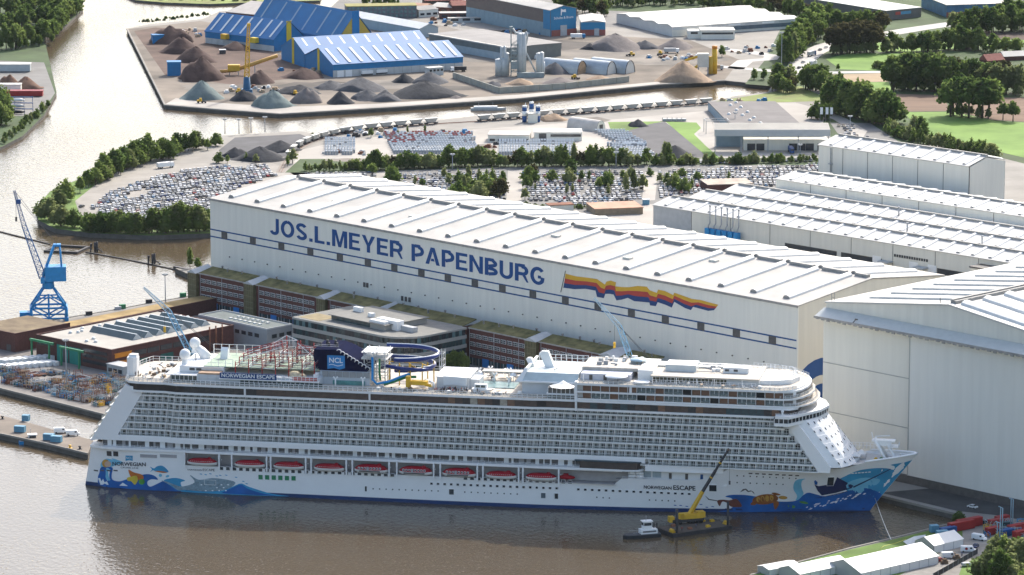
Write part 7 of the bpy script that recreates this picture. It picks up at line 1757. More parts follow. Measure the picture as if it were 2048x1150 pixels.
line([(1782, 180), (1900, 182)], 16, 58, 74, (O_, R_), 'in the big clump beyond the ploughed field', 8, (0, 1)); line([(1800, 160), (1900, 160)], 9, 40, 55, (O_, R_), 'in the big clump beyond the ploughed field', 9)
line([(1900, 175), (2050, 190)], 16, 46, 70, (O_, R_), 'beside the farmhouse', 9); line([(1890, 232), (1985, 236)], 7, 70, 88, (O_,), 'at the near edge of the ploughed field', 7, 0)
tree(2006, 240, 36, O_, 'standing as a pair on the field edge', 0); tree(2026, 243, 42, O_, 'standing as a pair on the field edge', 1)
line([(1656, 222), (1730, 240), (1786, 250)], 22, 52, 76, (R_, W_, O_), 'in the belt along the lot road', 9, (0, 1)); line([(1660, 205), (1740, 222)], 8, 40, 60, (R_, O_), 'in the belt along the lot road', 9)
line([(1622, 238), (1655, 240)], 6, 26, 38, (R_,), 'by the flagpoles', 5, 1)
line([(1772, 262), (1840, 288), (1990, 312)], 32, 20, 34, (R_, S_, B_, W_), 'in the hedge along the pasture', 6); line([(1826, 270), (1846, 280)], 4, 36, 48, (R_, W_), 'in the hedge along the pasture', 6)
line([(1905, 98), (2050, 110)], 10, 26, 40, (R_, O_), 'around the farm', 8, (0, 1)); line([(1936, 66), (2055, 62)], 14, 36, 54, (O_, R_), 'in the dark wood at the top right', 8, (0, 1)); line([(1905, 58), (1925, 70)], 3, 30, 40, (R_,), 'in the dark wood at the top right')
line([(1985, 40), (2055, 36)], 8, 26, 40, (O_,), 'in the dark wood at the top right', 7, 0)
line([(1110, 20), (1210, 30)], 12, 30, 44, (O_, R_), 'in the wood behind the blue sign hall', 7); line([(1195, 14), (1400, 8)], 18, 22, 34, (O_, R_), 'in the wood behind the white hall', 7)
line([(1400, 16), (1560, 28)], 16, 26, 40, (O_, R_), 'in the wood behind the white hall', 7); line([(1560, 30), (1660, 42)], 10, 28, 40, (O_, R_), 'in the wood behind the white hall', 8)
line([(1640, 60), (1770, 62)], 14, 30, 44, (O_, R_), 'beyond the main road', 8, (0, 1)); line([(1160, 2), (1700, -3)], 30, 18, 30, (O_,), 'on the wooded skyline', 6, 0); line([(1735, 60), (1765, 66)], 4, 36, 46, (O_, R_), 'beyond the main road'); tree(1905, 60, 38, R_, 'at the road bend', 2)
line([(1505, 160), (1530, 158)], 2, 18, 28, (R_,), 'at the canal head'); tree(1444, 114, 24, R_, 'behind the yellow batch plant', 1)
line([(722, 10), (790, 10)], 7, 14, 22, (O_,), 'behind the long dark office', 5, 0); tree(796, 12, 20, B_, 'behind the long dark office', 2)
# west bank
line([(5, 100), (95, 84), (150, 22)], 22, 34, 52, (O_, R_), 'in the dark wood on the west bank', 8, (0, 1), 2.0)
line([(0, 60), (90, 50), (140, 20)], 18, 30, 46, (O_,), 'in the dark wood on the west bank', 9, 0, 2.0); line([(0, 30), (110, 12)], 12, 26, 40, (O_,), 'in the dark wood on the west bank', 9, 0, 2.0)
for y in (215, 232, 250): tree(2, y, 50, W_, 'at the left edge of the west bank', 1, None, 2.0)
line([(98, 212), (60, 245), (20, 275), (2, 290)], 14, 14, 22, (S_, R_), 'on the grassy west bank shore', 4, None, 2.0)
# near corner and by the offices
for px, py, h, k, v in ((1985, 1168, 84, R_, 2), (2010, 1150, 78, R_, 0), (2035, 1142, 74, O_, 1), (2058, 1150, 80, R_, 2), (2000, 1185, 92, R_, 0), (2030, 1188, 70, W_, 0), (2052, 1200, 66, W_, 1), (2020, 1160, 84, B_, 1), (1972, 1160, 70, W_, 0), (1990, 1140, 74, R_, 2), (2045, 1165, 96, R_, 2), (2015, 1178, 80, W_, 0)): tree(px, py, h, k, 'in the near right corner', v)
tree(1918, 1046, 26, S_, 'in the shade by the red container', 2)
line([(885, 742), (935, 748)], 7, 32, 44, (R_, O_), 'below the grey rounded office', 4, 1)
line([(275, -2), (520, 2)], 12, 6, 10, (S_,), 'along the far river bank', 4, None, 1.6); line([(280, 46), (420, 30)], 14, 5, 9, (S_,), 'along the tip of the sand yard', 4)
line([(40, 454), (330, 470)], 1, 8, 9, (S_,), 'on the peninsula')
specs.sort(key=lambda q: -q[2])
far_m = MB(); tree_mats = [lf_dark, lf_mid, lf_pale, lf_rust, bark]; nt_ = 0
for q in specs:
    if q[3] == 'shrub': real_tree(*q)
    elif nt_ < 292: nt_ += 1; real_tree(*q)
    else: far_tree(q[0], q[1], q[2], q[3], q[5], q[7])
solo('woods', far_m, tree_mats, 'many small far trees of the woods, hedges and belts behind the harbour', 'woods', kind='stuff')
# ================================================================ parked cars: 300 nearest as things, the rest one mass
rcx = random.Random(9)
def inside(p, poly):
    c = False
    for (x1, y1), (x2, y2) in zip(poly, poly[1:] + poly[:1]):
        if (y1 > p[1]) != (y2 > p[1]) and p[0] < (x2 - x1) * (p[1] - y1) / (y2 - y1) + x1: c = not c
    return c
spots = []
def lot(pxpoly, ang, stall, gaps, turn, occ, where, holes=()):
    P = gp(pxpoly, GZ); H = [gp(h, GZ) for h in holes]
    u = Vector((math.cos(ang), math.sin(ang))); v = Vector((-u.y, u.x)); c = Vector(P[0])
    us = [(Vector(p) - c).dot(u) for p in P]; vs = [(Vector(p) - c).dot(v) for p in P]
    y = min(vs) + 2; k = 0
    while y < max(vs):
        x = min(us) + rcx.random() * 2
        while x < max(us):
            q = c + u * x + v * y
            if inside(q, P) and not any(inside(q, h) for h in H) and rcx.random() < occ:
                spots.append((q.x + rcx.uniform(-.15, .15), q.y + rcx.uniform(-.3, .3), ang + turn + rcx.uniform(-.05, .05) + (PI if rcx.random() < .4 else 0), where))
            x += stall
        y += gaps[k % len(gaps)]; k += 1
lot([(182, 418), (212, 388), (262, 372), (330, 348), (440, 334), (530, 332), (552, 352), (470, 378), (425, 408), (405, 446), (330, 452), (240, 444)], math.radians(33), 2.6, (5.2, 8.6), PI / 2 - .35, .96, 'in the packed car park left of the hall', [[(262, 386), (300, 378), (296, 392), (250, 402)]])
lot([(148, 415), (180, 392), (222, 358), (262, 342), (268, 346), (226, 366), (186, 398), (158, 418)], math.radians(62), 4.8, (60,), 0, .9, 'along the lane by the peninsula shore')
lot([(606, 348), (752, 344), (748, 374), (690, 376), (620, 366)], .03, 2.7, (5.5, 7.5), PI / 2, .86, 'in the western car park behind the hall')
lot([(786, 350), (1012, 342), (1008, 410), (960, 404), (880, 392), (800, 376)], .03, 2.8, (5.3, 7.2), PI / 2, .84, 'in the middle car park behind the hall')
lot([(1046, 344), (1288, 342), (1282, 398), (1240, 404), (1160, 410), (1060, 402)], .03, 2.8, (5.3, 7.2), PI / 2, .84, 'in the car park east of the aisle')
lot([(1318, 344), (1640, 330), (1640, 352), (1560, 374), (1480, 378), (1400, 388), (1314, 396)], .03, 2.8, (5.2, 6.6), PI / 2, .9, 'in the eastern car park by the white halls')
lot([(1390, 322), (1640, 318), (1640, 324), (1395, 328)], .02, 2.8, (6,), PI / 2, .85, 'in the row behind the grey canopy building')
lot([(1672, 250), (1702, 250), (1748, 282), (1700, 284)], .2, 3, (9, 7), 1.2, .5, 'in the small car park by the lot road')
spots.sort(key=lambda q: q[1])
cm = [0] * 14 + [1] * 11 + [2] * 6 + [3] * 5 + [4] * 3 + [5] + [6] * 2 + [7]
far_cars = MB(); cpaint = list(car_m[0].materials)
mats_all = [m.materials[0] for m in car_m] + [dark_glass, rubber]
base = car_m[0]; bv = [tuple(v.co) for v in base.vertices]; bf = [(tuple(p.vertices), p.material_index) for p in base.polygons]
for i, (x, y, a, where) in enumerate(spots):
    k = rcx.choice(cm)
    if i < 285: tag(link('parked_car', car_m[k], None, (x, y, GZ + .06), a), '%s car %s%s' % (car_cols[k][0], 'in the %s rows, %s ' % (('near' if y < 2290 else 'middle' if y < 2370 else 'far'), 'left end' if x < -190 else 'centre' if x < -165 else 'right end') if 'packed' in where else '', 'of the packed car park' if 'packed' in where else where), 'car', 'cars ' + where, 'thing')
    else:
        ca, sa = math.cos(a), math.sin(a); o = len(far_cars.v)
        far_cars.v.extend([(x + p * ca - q * sa, y + p * sa + q * ca, GZ + .06 + r) for p, q, r in bv])
        for f, m in bf: far_cars.f.append([j + o for j in f]); far_cars.m.append(k if m == 0 else 7 + m); far_cars.s.append(False)
solo('parked_cars', far_cars, mats_all, 'rows of many parked cars filling the car parks behind the white hall', 'cars', kind='stuff')
# ================================================================ works and halls north and east
def gable_hall(lb, cat, A, B, ez, rz, W=None, C=None, Cat='B', wall=None, roof=None, strips=0, strip_at=(0.1, .95), low=None, lowh=0, gable=None, backs=True, strip_m=None, name='warehouse'):
    a, b = G(*A, ez + GZ), G(*B, ez + GZ); d = (b - a).normalized(); L = (b - a).length; n = Vector((-d.y, d.x, 0))
    if W is None: W = abs((G(*C, ez + GZ) - (b if Cat == 'B' else a)).dot(n))
    o = thing(name, lb, cat, Vector((a.x, a.y, GZ)), math.atan2(d.y, d.x))
    part('wall', MB().box((0, 0, lowh), (L, .4, ez)).box((0, W - .4, lowh), (L, W, ez)), wall, o)
    if lowh:
        k = max(2, int(L / 6))
        for i in range(k): part('wall_panel', MB().box((L * i / k + .1, .1, 0), (L * (i + 1) / k - .1, .5, lowh)), low, o)
        part('wall', MB().box((0, .3, 0), (L, .6, lowh)), dark_trim, o)
    for x in (0, L - .4): part('gable_wall', MB().extx([(.4, 0), (W - .4, 0), (W - .4, ez), (W / 2, rz - .2), (.4, ez)], x, x + .4), gable or wall, o)
    for ya, yb in ((-.5, W / 2), (W + .5, W / 2)):
        ps = [(ya, ez - .1), (yb, rz), (yb, rz + .35), (ya, ez + .25)]
        part('roof_slope', MB().extx(ps if yb > ya else ps[::-1], -.4, L + .4), roof, o)
    for i in range(strips):
        x = L * (i + .5) / strips; sl2 = (rz - ez) / (W / 2); f0, f1 = strip_at
        y0, y1 = W / 2 * (1 - f1), W / 2 * (1 - f0)
        part('rooflight', MB().add([(x - .9, y0, ez + .9 + y0 * sl2), (x + .9, y0, ez + .9 + y0 * sl2), (x + .9, y1, ez + .7 + y1 * sl2), (x - .9, y1, ez + .7 + y1 * sl2)], [(0, 1, 2, 3)]), strip_m or skylight_white, o)
    return o, L, W, d, n
store_blue = M('store_blue', (.008, .16, .36), .5, .1, .3)
store_roof = M('store_roof', (.02, .13, .31), .45, .1, .12, spec=.25)
stripe_yel = M('stripe_yellow', (.62, .44, .03), .5, .08, .4)
strip_pale = M('strip_pale', (.55, .60, .62), .4, .1, .4)
o, L, W_s, d, n = gable_hall('nearest blue storage hall with pale roof strips and yellow gable stripe', 'storage hall', (666, 130), (926, 114), 8.4, 16.5, W=52, wall=store_blue, roof=store_roof, strips=11, low=M('low_panels', (.45, .46, .45), .7, .1, .2), lowh=4.6, strip_m=strip_pale)
part('gable_stripe', MB().box((-.25, 24.2, 0), (-.02, 27.8, 16.6)), stripe_yel, o)
for x in (3, 9): part('gate', MB().box((x, -.2, 0), (x + 4.6, .05, 4.4)), white_paint, o)
for k in range(4):
    t = thing('silo_trailer', 'pale tipper trailer parked along the blue hall, ' + ['leftmost', 'second from the left', 'third from the left', 'rightmost'][k], 'trailer', G(734 + k * 29, 151 - k * 2.4), .5, 'trailers along the blue hall')
    part('body', MB().extx([(-1.2, 1.3), (1.2, 1.3), (1.3, 3.3), (-1.3, 3.3)], -4, 4), white_paint, t); part('chassis', MB().box((-4, -1, .5), (4, 1, 1.2)), dark_steel, t)
P = G(666, 130, 8.4 + GZ) + n * 51
o2 = thing('warehouse', 'blue storage hall directly behind the nearest one, its pale strips on top', 'storage hall', Vector((P.x, P.y, GZ)), math.atan2(d.y, d.x))
part('wall', MB().box((0, 0, 0), (93, 44, 9)), store_blue, o2)
part('gable_wall', MB().extx([(0, 0), (44, 0), (44, 9), (22, 17.6), (0, 9)], -.3, 0), store_blue, o2)
for ya, yb in ((-.5, 22), (44.5, 22)):
    ps = [(ya, 9), (yb, 17.6), (yb, 18), (ya, 9.4)]; part('roof_slope', MB().extx(ps if yb > ya else ps[::-1], -.4, 93.4), store_roof, o2)
part('gable_stripe', MB().box((-.55, 19.5, 0), (-.32, 23.3, 17.7)), stripe_yel, o2)
for k in range(10): x = 5 + k * 9.2; part('rooflight', MB().quad((x, 2, 10.3), (x + 1.4, 2, 10.3), (x + 1.4, 20, 17.3), (x, 20, 17.3)), strip_pale, o2)
o, L, W_s, d, n = gable_hall('blue storage hall at the far left with white roof strips above the brown heaps', 'storage hall', (410, 63), (547.5, 80), 8.2, 20, C=(662, 78), wall=store_blue, roof=store_roof, strips=7, low=M('low_panels', (0, 0, 0)), lowh=4, strip_m=strip_pale, strip_at=(.08, .95))
part('gable_stripe', MB().box((L + .02, W_s / 2 - 2.4, 0), (L + .28, W_s / 2 + 2.4, 20.2)), stripe_yel, o)
for k in (2, 5): part('loading_hood', MB().box((L * k / 7, -4, 5), (L * k / 7 + 5, -.1, 8.6)), stripe_yel if k == 5 else yellow_paint, o)
o, L, W_s, d, n = gable_hall('largest blue storage hall, set behind, with a yellow gable', 'storage hall', (500, 46), (676, 79), 8, 26, C=(757, 74), wall=store_blue, roof=M('store_roof2', (.015, .14, .30), .5, .1, .12), strips=6, gable=M('gable_yellow', (.52, .33, .05), .6, .1, .3), strip_m=M('strip_grey', (.28, .36, .42), .5, .1, .4))
part('gable_stripe', MB().box((L + .02, W_s / 2 - 3, 0), (L + .3, W_s / 2 + 3, 27)), store_blue, o)
gable_hall('low brick warehouse with twin gables behind the far blue hall', 'warehouse', (452, 24), (514, 30), 6, 11, W=60, wall=brick_red, roof=M('fibre_roof', (.33, .31, .29), .8, .1, .2))
gable_hall('long pale grey shed with a double roof strip beyond the blue halls', 'shed', (700, 33), (839.6, 58), 6.5, 9.5, C=(880, 55), wall=M('pale_steel_wall', (.36, .42, .44), .6, .08, .3, stretch=VS), roof=M('pale_steel_roof', (.52, .53, .52), .5, .08, .2), strips=0)
o, L, W_s, d, n = gable_hall('dark brown quay shed with white lower panels in the yard centre', 'shed', (858, 69), (1018, 97), 9, 9.4, W=46, wall=M('brown_steel', (.16, .17, .16), .7, .12, .3), roof=M('grey_roof2', (.23, .22, .21), .8, .15, .1), low=M('low_white', (.42, .45, .45), .6, .08, .3), lowh=5)
part('eaves', MB().box((-.5, -.8, 9), (L + .5, 1.6, 9.8)), roof_pale, o)
o, L, W_s, d, n = gable_hall('big brown and blue steel hall with white flag sign on its end', 'steel hall', (932, -12), (1100.5, 21), 18.8, 21.5, C=(1160, 18), wall=M('brown_cladding', (.15, .115, .10), .6, .1, .3), roof=roof_pale, gable=M('cladding_blue', (.02, .19, .36), .5, .06, .4), low=M('low_bluegrey', (.22, .30, .34), .6, .08, .3), lowh=9.5)
part('corner_cladding', MB().box((L - 9, -.15, 5), (L, .05, 18.6)), M('cladding_blue', (0, 0, 0)), o)
part('brick_base', MB().box((L + .02, 1, 0), (L + .25, W_s, 4.4)), M('brick_base', (.28, .09, .07), .8, .1, .4), o)
part('gate', MB().box((L + .26, W_s * .38, 0), (L + .5, W_s * .62, 7.5)), grey_paint, o)
tv, tf_ = text_mb('Schulte & Bruns', 1.7, 16.5, .012)
part('lettering', MB().add([(L + .3, W_s / 2 - 8.2 + x, 12.2 + y) for x, y in tv], tf_), white_paint, o)
part('flag_sign', MB().add([(L + .3, W_s / 2 - 2.4 + x, 14.6 + y) for x, y in ((0, 0), (.6, 0), (1.0, 2.6), (4.4, 2.2), (4.2, 4.4), (2, 4), (0, 5))], [(0, 1, 2, 5, 6), (2, 3, 4, 5)]), white_paint, o)
q = G(1160, 44, 12 + GZ)
a = thing('annexe', 'lower blue and brick annexe beside the flag sign hall', 'annexe', G(1162, 71), .03)
part('wall', MB().box((0, 0, 4.2), (17.5, 20, 9.6)), M('cladding_blue', (0, 0, 0)), a); part('brick_base', MB().box((0, -.05, 0), (17.5, 19, 4.2)), M('brick_base', (0, 0, 0)), a)
part('roof', MB().add([(-.2, -.3, 9.6), (9, -.3, 11), (17.8, -.3, 9.6), (-.2, 40, 9.6), (9, 40, 11), (17.8, 40, 9.6)], [(0, 1, 4, 3), (1, 2, 5, 4), (0, 2, 1)]), roof_pale, a); part('gate', MB().box((9.5, -.3, 0), (13, -.06, 5)), grey_paint, a)
# white multi-ridged hall and its office
A, B, C_ = G(1345, 54, 9.5), G(1596, 37, 9.5), G(1202, 29, 9.5)
d = (B - A).normalized(); n = Vector((-d.y, d.x, 0)); L = (B - A).length; Wd = (C_ - A).dot(n)
o = thing('factory_hall', 'wide white factory hall with low ridges and dark lower band, backed by wood', 'factory', Vector((A.x, A.y, GZ)), math.atan2(d.y, d.x))
part('wall', MB().box((0, 0, 4.6), (L, .4, 7)).box((0, .4, 0), (.5, Wd, 7)).box((L - .5, .4, 0), (L, Wd, 7)).box((0, Wd - .4, 0), (L, Wd, 7)), M('factory_white', (.55, .55, .53), .6, .05, .2), o)
part('dark_band', MB().box((26, .1, 1.8), (L, .45, 4.6)), M('band_slate', (.09, .13, .16), .4, .2, .3), o); part('wall', MB().box((0, .1, 0), (26, .45, 4.6)).box((26, .2, 0), (L, .5, 1.8)), pale_wall, o)
for i in range(4):
    y0 = Wd * i / 4; y1 = Wd * (i + 1) / 4
    part('roof_slope', MB().extx([(y0 - .3, 7), (y0 + (y1 - y0) * .3, 8.6), (y1 - .3, 7)], -.5, L + .5), roof_white, o)
for k in range(5): part('sign_strip', MB().box((32 + k * 14, -.05, 5.2), (42 + k * 14, .05, 6.2)), (grey_paint, white_paint)[k % 2], o)
t = thing('office_block', 'white office block with ribbon window before the white factory hall', 'office building', G(1402, 79), .04)
part('wall', MB().box((0, 0, 0), (24, 16, 6.2)).box((-9, 4, 0), (0, 14, 5.8)), white_wall, t); part('roof', MB().box((-.4, -.4, 6.2), (24.4, 16.4, 6.7)), roof_white, t); part('window_band', MB().box((0.6, -.1, 3.6), (23, .05, 5)), dark_glass, t); part('window', MB().box((-7, 3.9, 3.4), (-2, 4.05, 4.9)), dark_glass, t)
def block(nm, lb, cat, px, py, sx, sy, h, rz, wall, roof, wins=0, wz=(1.2, 2.6), gable=0, grp=None):
    t = thing(nm, lb, cat, G(px, py), rz, grp)
    part('wall', MB().box((0, 0, 0), (sx, sy, h)), wall, t)
    if gable: part('roof', MB().extx([(-.4, h), (sy / 2, h + gable), (sy + .4, h)], -.4, sx + .4), roof, t)
    else: part('roof', MB().box((-.3, -.3, h), (sx + .3, sy + .3, h + .4)), roof, t)
    for i in range(wins): part('window', MB().box((sx * (i + .2) / wins, -.1, wz[0]), (sx * (i + .85) / wins, .05, wz[1])), dark_glass, t)
    return t
felt = M('felt_roof', (0, 0, 0))
t = block('office_block', 'long dark three-storey office with an olive roof at the river bend', 'office building', 693, 38, 52, 16, 9, .12, M('slate_wall', (.10, .11, .13), .6, .2, .5), M('olive_roof', (.24, .22, .08), .9, .2, .2), 0)
for f in range(3):
    for k in range(16): part('window', MB().box((1 + k * 3.2, -.12, 1 + f * 2.9), (3.2 + k * 3.2, .05, 2.9 + f * 2.9)), M('pale_pane', (0, 0, 0)), t)
for i, (px, py, sx, sy, h, rz, w_, r_, g) in enumerate(((815, 28, 14, 18, 5, -.3, brick_red, orange_roof, 2.5), (838, 35, 16, 22, 5.5, .5, white_wall, felt, 1.6), (862, 26, 22, 20, 5, -.5, brick_red, roof_pale, 2), (880, 38, 20, 9, 4, .1, brick_red, roof_pale, 0), (905, 30, 14, 14, 7, .2, brick_red, M('red_tiles', (.24, .08, .06), .8, .15, .4), 3), (925, 18, 22, 26, 6, -.3, brick_red, M('green_glass_roof', (.30, .38, .32), .4, .1, .3), 3), (850, 12, 30, 12, 4, .2, brick_red, M('red_tiles', (0, 0, 0)), 2.4), (897, 46, 26, 5, 3.2, .15, M('low_white', (0, 0, 0)), roof_pale, 0))):
    block('works_building', 'small ' + ['brick works with orange roof', 'white works with grey roof', 'brick works with pale low roof', 'flat brick works shed', 'tall brick house with red roof', 'brick works with greenish roof', 'long brick works with red roof, furthest back', 'white loading shed'][i] + ' among the buildings at the top', 'works building', px, py, sx, sy, h, rz, w_, r_, 3, (1.4, 3), g)
t = block('warehouse', 'wide white-roofed warehouse with brown walls at the top right', 'warehouse', 1772, 41, 34, 110, 7, .16, M('brown_wall', (.14, .13, .12), .7, .1, .3), roof_white); t.rotation_euler.z = .62
part('sign_strip', MB().box((14, -.2, 3.4), (24, -.02, 5.6)), M('sign_cyan', (.10, .30, .45), .5, .1, .5), t); part('sign_strip', MB().box((9, -.22, 3.4), (14, -.03, 5.6)), M('sign_red', (.5, .08, .06), .5, .1, .5), t)
t = block('depot', 'blue glazed depot with a red brick foot at the top right', 'depot', 1893, 35, 38, 60, 9, .22, M('blue_glaze', (.05, .14, .24), .3, .3, .2), roof_pale); part('brick_base', MB().box((-.1, -.2, 0), (38.1, -.02, 3.8)), M('brick_base', (0, 0, 0)), t)
block('depot', 'orange fronted depot at the edge of the dark wood', 'depot', 1968, 24, 24, 40, 6, .2, M('orange_front', (.38, .12, .05), .6, .2, .3), roof_pale)
t = block('farmhouse', 'red tiled farmhouse among the trees at the right', 'house', 1975, 132, 14, 10, 3.4, .5, brick_red, M('red_tiles', (0, 0, 0)), 2, (1, 2.4), 4)
block('farm_barn', 'white-roofed farm building beside the red tiled farmhouse', 'barn', 2008, 122, 22, 10, 3, .3, brick_red, roof_pale, 0, (1, 2), 3)
# arched stores
for i, (px, py) in enumerate(((1164, 147), (1223, 148), (1260, 146))):
    t = thing('arched_store', ['arched steel store with a rust stained door end', 'middle arched steel store with a pale end wall', 'arched steel store furthest right by the sand cone'][i], 'store', G(px, py), .95, 'arched stores by the canal')
    n_ = 9; pr = [(5.6 * math.cos(PI * k / n_), 8.6 * math.sin(PI * k / n_)) for k in range(n_ + 1)]
    part('shell', MB().add([(x, 0, z) for x, z in pr] + [(x, 30, z) for x, z in pr], [(k, n_ + 1 + k, n_ + 2 + k, k + 1) for k in range(n_)], 0, True), M('arch_steel', (.36, .40, .42), .4, .15, .3, stretch=(1, .5, 1), metal=.3), t)
    part('end_wall', MB().add([(x * .97, -.1, z * .97) for x, z in pr], [tuple(range(n_ + 1))[::-1]]), M('rusty_end', (.45, .30, .18), .7, .5, .12) if i == 0 else M('pale_end', (.60, .60, .56), .6, .1, .2), t)
    part('end_rim', MB().tube([(x, -.15, z) for x, z in pr], .3, 5), dark_trim, t)
# heaps
def heap(px, py, wpx, hpx, mat, lb, ridge=1.0, rz=None):
    p = G(px, py); ppm = F / p.y; R = wpx / ppm / 2; H = hpx / ppm
    mb = MB(); nr, ns = 9, 22; rr = random.Random(int(px * 7 + py)); vs = []
    pkc = [(0, 0, H)] + [(R * rr.uniform(.25, .5) * math.cos(q), R * .7 * rr.uniform(.2, .5) * math.sin(q), H * rr.uniform(.55, .9)) for q in (rr.uniform(0, 2), rr.uniform(2, 4.2), rr.uniform(4.2, 6.2))] if ridge != 2 else [(0, 0, H)]
    for i in range(nr + 1):
        f = i / nr
        for k in range(ns):
            a = 2 * PI * k / ns; wob = 1 + .13 * math.sin(a * 3 + px) + .07 * math.sin(a * 5 + py) + rr.uniform(-.06, .06)
            x, y = R * f * math.cos(a) * wob, R * f * math.sin(a) * wob * .85
            z = max(c * 1.1 - math.sqrt((x - u) ** 2 + (y - v) ** 2 + .014 * R * R) * H * 1.15 / R for u, v, c in pkc)
            vs.append((x, y, max(.02, z * (1 + rr.uniform(-.06, .06))) if i < nr else -.05))
    mb.add(vs, [(i * ns + k, (i + 1) * ns + k, (i + 1) * ns + (k + 1) % ns, i * ns + (k + 1) % ns) for i in range(nr) for k in range(ns)], 0, True)
    return solo('gravel_heap', mb, mat, lb, 'heap', p, rz if rz is not None else rr.uniform(-.3, .3))
hb = M('heap_brown', (.075, .047, .04), .95, .2, .3, bump=.3); hg = M('heap_grey', (.085, .085, .09), .95, .2, .3, bump=.3); hgr = M('heap_green', (.13, .165, .16), .95, .12, .3, bump=.3); hd = M('heap_dark', (.035, .037, .042), .95, .25, .3, bump=.3); hs = M('heap_sand', (.30, .215, .145), .95, .15, .3, bump=.3); hp = M('heap_pinkgrey', (.16, .14, .13), .95, .15, .3, bump=.3)
for i, (px, py, w_, h_, m, lb) in enumerate(((340, 84, 90, 34, hb, 'broad brown ore heap at the far corner of the sand yard'), (362, 104, 90, 32, hb, 'brown ore heap before the far corner heap'), (392, 122, 84, 30, hb, 'brown ore heap in the middle of the ore yard'), (404, 158, 100, 46, hb, 'tallest brown ore heap behind the blue hopper'), (520, 165, 66, 26, hb, 'brown ore heap behind the yellow crane foot'), (470, 98, 66, 16, hb, 'low brown heap under the blue hall conveyors'), (608, 154, 92, 20, hb, 'brown heap against the nearest blue hall gable'), (404, 196, 92, 36, hgr, 'green grey gravel cone nearest the quay corner'), (486, 200, 60, 22, hd, 'dark gravel cone under the crane'), (547, 212, 88, 34, hgr, 'green grey gravel cone at the quay edge'), (612, 204, 62, 30, hp, 'pinkish grey gravel heap right of the green cones'), (680, 206, 60, 24, hd, 'black gravel heap near the quay middle'), (600, 185, 90, 16, hd, 'low dark heap behind the pinkish one'), (720, 178, 120, 24, hg, 'wide grey heap before the blue hall'), (735, 198, 70, 20, hg, 'grey heap beside the sandy gap'), (850, 190, 150, 30, hd, 'widest dark heap near the quay'), (808, 164, 50, 18, hd, 'small black heap before the pale cabin'), (770, 200, 70, 20, hg, 'grey heap right of the sandy gap'), (860, 165, 80, 22, hg, 'grey heap beside the pale cabin'), (660, 176, 70, 16, hg, 'flat grey heap before the blue gate'), (912, 196, 30, 6, hp, 'small pale heap at the quay edge'), (1230, 96, 130, 30, hp, 'broad pale rubble heap behind the arched stores'), (1180, 98, 40, 12, hd, 'small dark heap left of the rubble'), (1290, 96, 60, 16, hg, 'grey heap right of the rubble'), (1350, 96, 80, 20, hp, 'pale rubble heap before the white office'), (1110, 146, 60, 22, hg, 'grey heap left of the arched stores'), (1040, 168, 60, 12, hs, 'sand heap inside the concrete wall'), (1120, 166, 80, 12, hp, 'pale heap inside the concrete wall'), (1200, 160, 60, 10, hs, 'low sand heap right inside the concrete wall'), (985, 172, 40, 10, hg, 'small grey heap at the wall corner'))): heap(px, py, w_, h_, m, lb)
heap(1367, 160, 118, 40, hs, 'big sand cone under the conveyor', 2, 0)
heap(470, 312, 60, 18, hd, 'cinder heap by the peninsula trees'); heap(520, 318, 110, 26, hd, 'widest cinder heap at the railway curve'); heap(560, 300, 90, 20, hd, 'cinder heap behind the widest one'); heap(1350, 312, 84, 22, hd, 'rounded cinder heap behind the belt trees'); heap(1276, 252, 44, 14, hd, 'small black heap on the lawn corner'); heap(1108, 240, 60, 14, hs, 'sand heap beside the blue silos')
for px, py, w_, lb in ((20, 172, 50, 'brown heap at the left edge of the west bank'), (52, 176, 66, 'brown heap on the west bank quay')): heap(px, py, w_, 24, M('heap_redbrown', (.14, .08, .055), .95, .2, .3), lb)
# concrete enclosure
t = thing('concrete_enclosure', 'grey concrete block wall enclosing sand beside the canal', 'wall', (0, 0, 0))
for (a, b) in (((906, 156), (998, 187)), ((998, 187), (1130, 178)), ((1130, 178), (1258, 164))):
    p, q = G(*a), G(*b); dd = (q - p); k = max(2, int(dd.length / 9)); nn = Vector((-dd.y, dd.x, 0)).normalized() * .4
    for i in range(k):
        s_, e_ = p + dd * (i / k + .004), p + dd * ((i + 1) / k - .004)
        part('block', MB().prism([tuple((s_ - nn).xy), tuple((e_ - nn).xy), tuple((e_ + nn).xy), tuple((s_ + nn).xy)], GZ, GZ + 4), M('block_concrete', (.30, .30, .26), .9, .15, .2), t)
# asphalt plant
t = thing('asphalt_plant', 'grey asphalt plant with tall silos and a slender stack tower', 'plant', G(1040, 152), 0)
def L_(px): return (px - 1040) / 3.02
for px, h_, r_ in ((997, 11, 2.6), (1008, 11.5, 2.4), (1003, 19, 1.1), (1009, 19.5, 1.1), (1014, 15, 1.6), (1040, 28.5, 2.2), (1047, 28.5, 2.0), (1078, 15, 2.0), (1084, 15.5, 1.6), (1087, 9, 1.2)):
    part('silo', MB().tube([(L_(px), 2 if h_ < 20 else 0, 0), (L_(px), 2 if h_ < 20 else 0, h_)], r_, 10).lathe([(r_, h_), (.3, h_ + .8)], 10, (L_(px), 2 if h_ < 20 else 0, 0)), M('silo_pale', (.45, .47, .46), .5, .1, .3), t)
tw_ = MB(); 
for x in (-6, -1.5):
    for y in (-2, 3): tw_.tube([(x, y, 0), (x, y, 22 if x > -3 else 31)], .35, 4)
for z in range(3, 22, 3):
    for y in (-2, 3): tw_.bar((-6, y, z), (-1.5, y, z), .3); tw_.bar((-6, y, z), (-1.5, y, z + 3), .2)
tw_.box((-6.2, -2.2, 5), (-1, 3.2, 10)).box((-6, -2, 15), (-2, 3, 17.5)).box((-7, -2, 31), (-5, 0, 33.5))
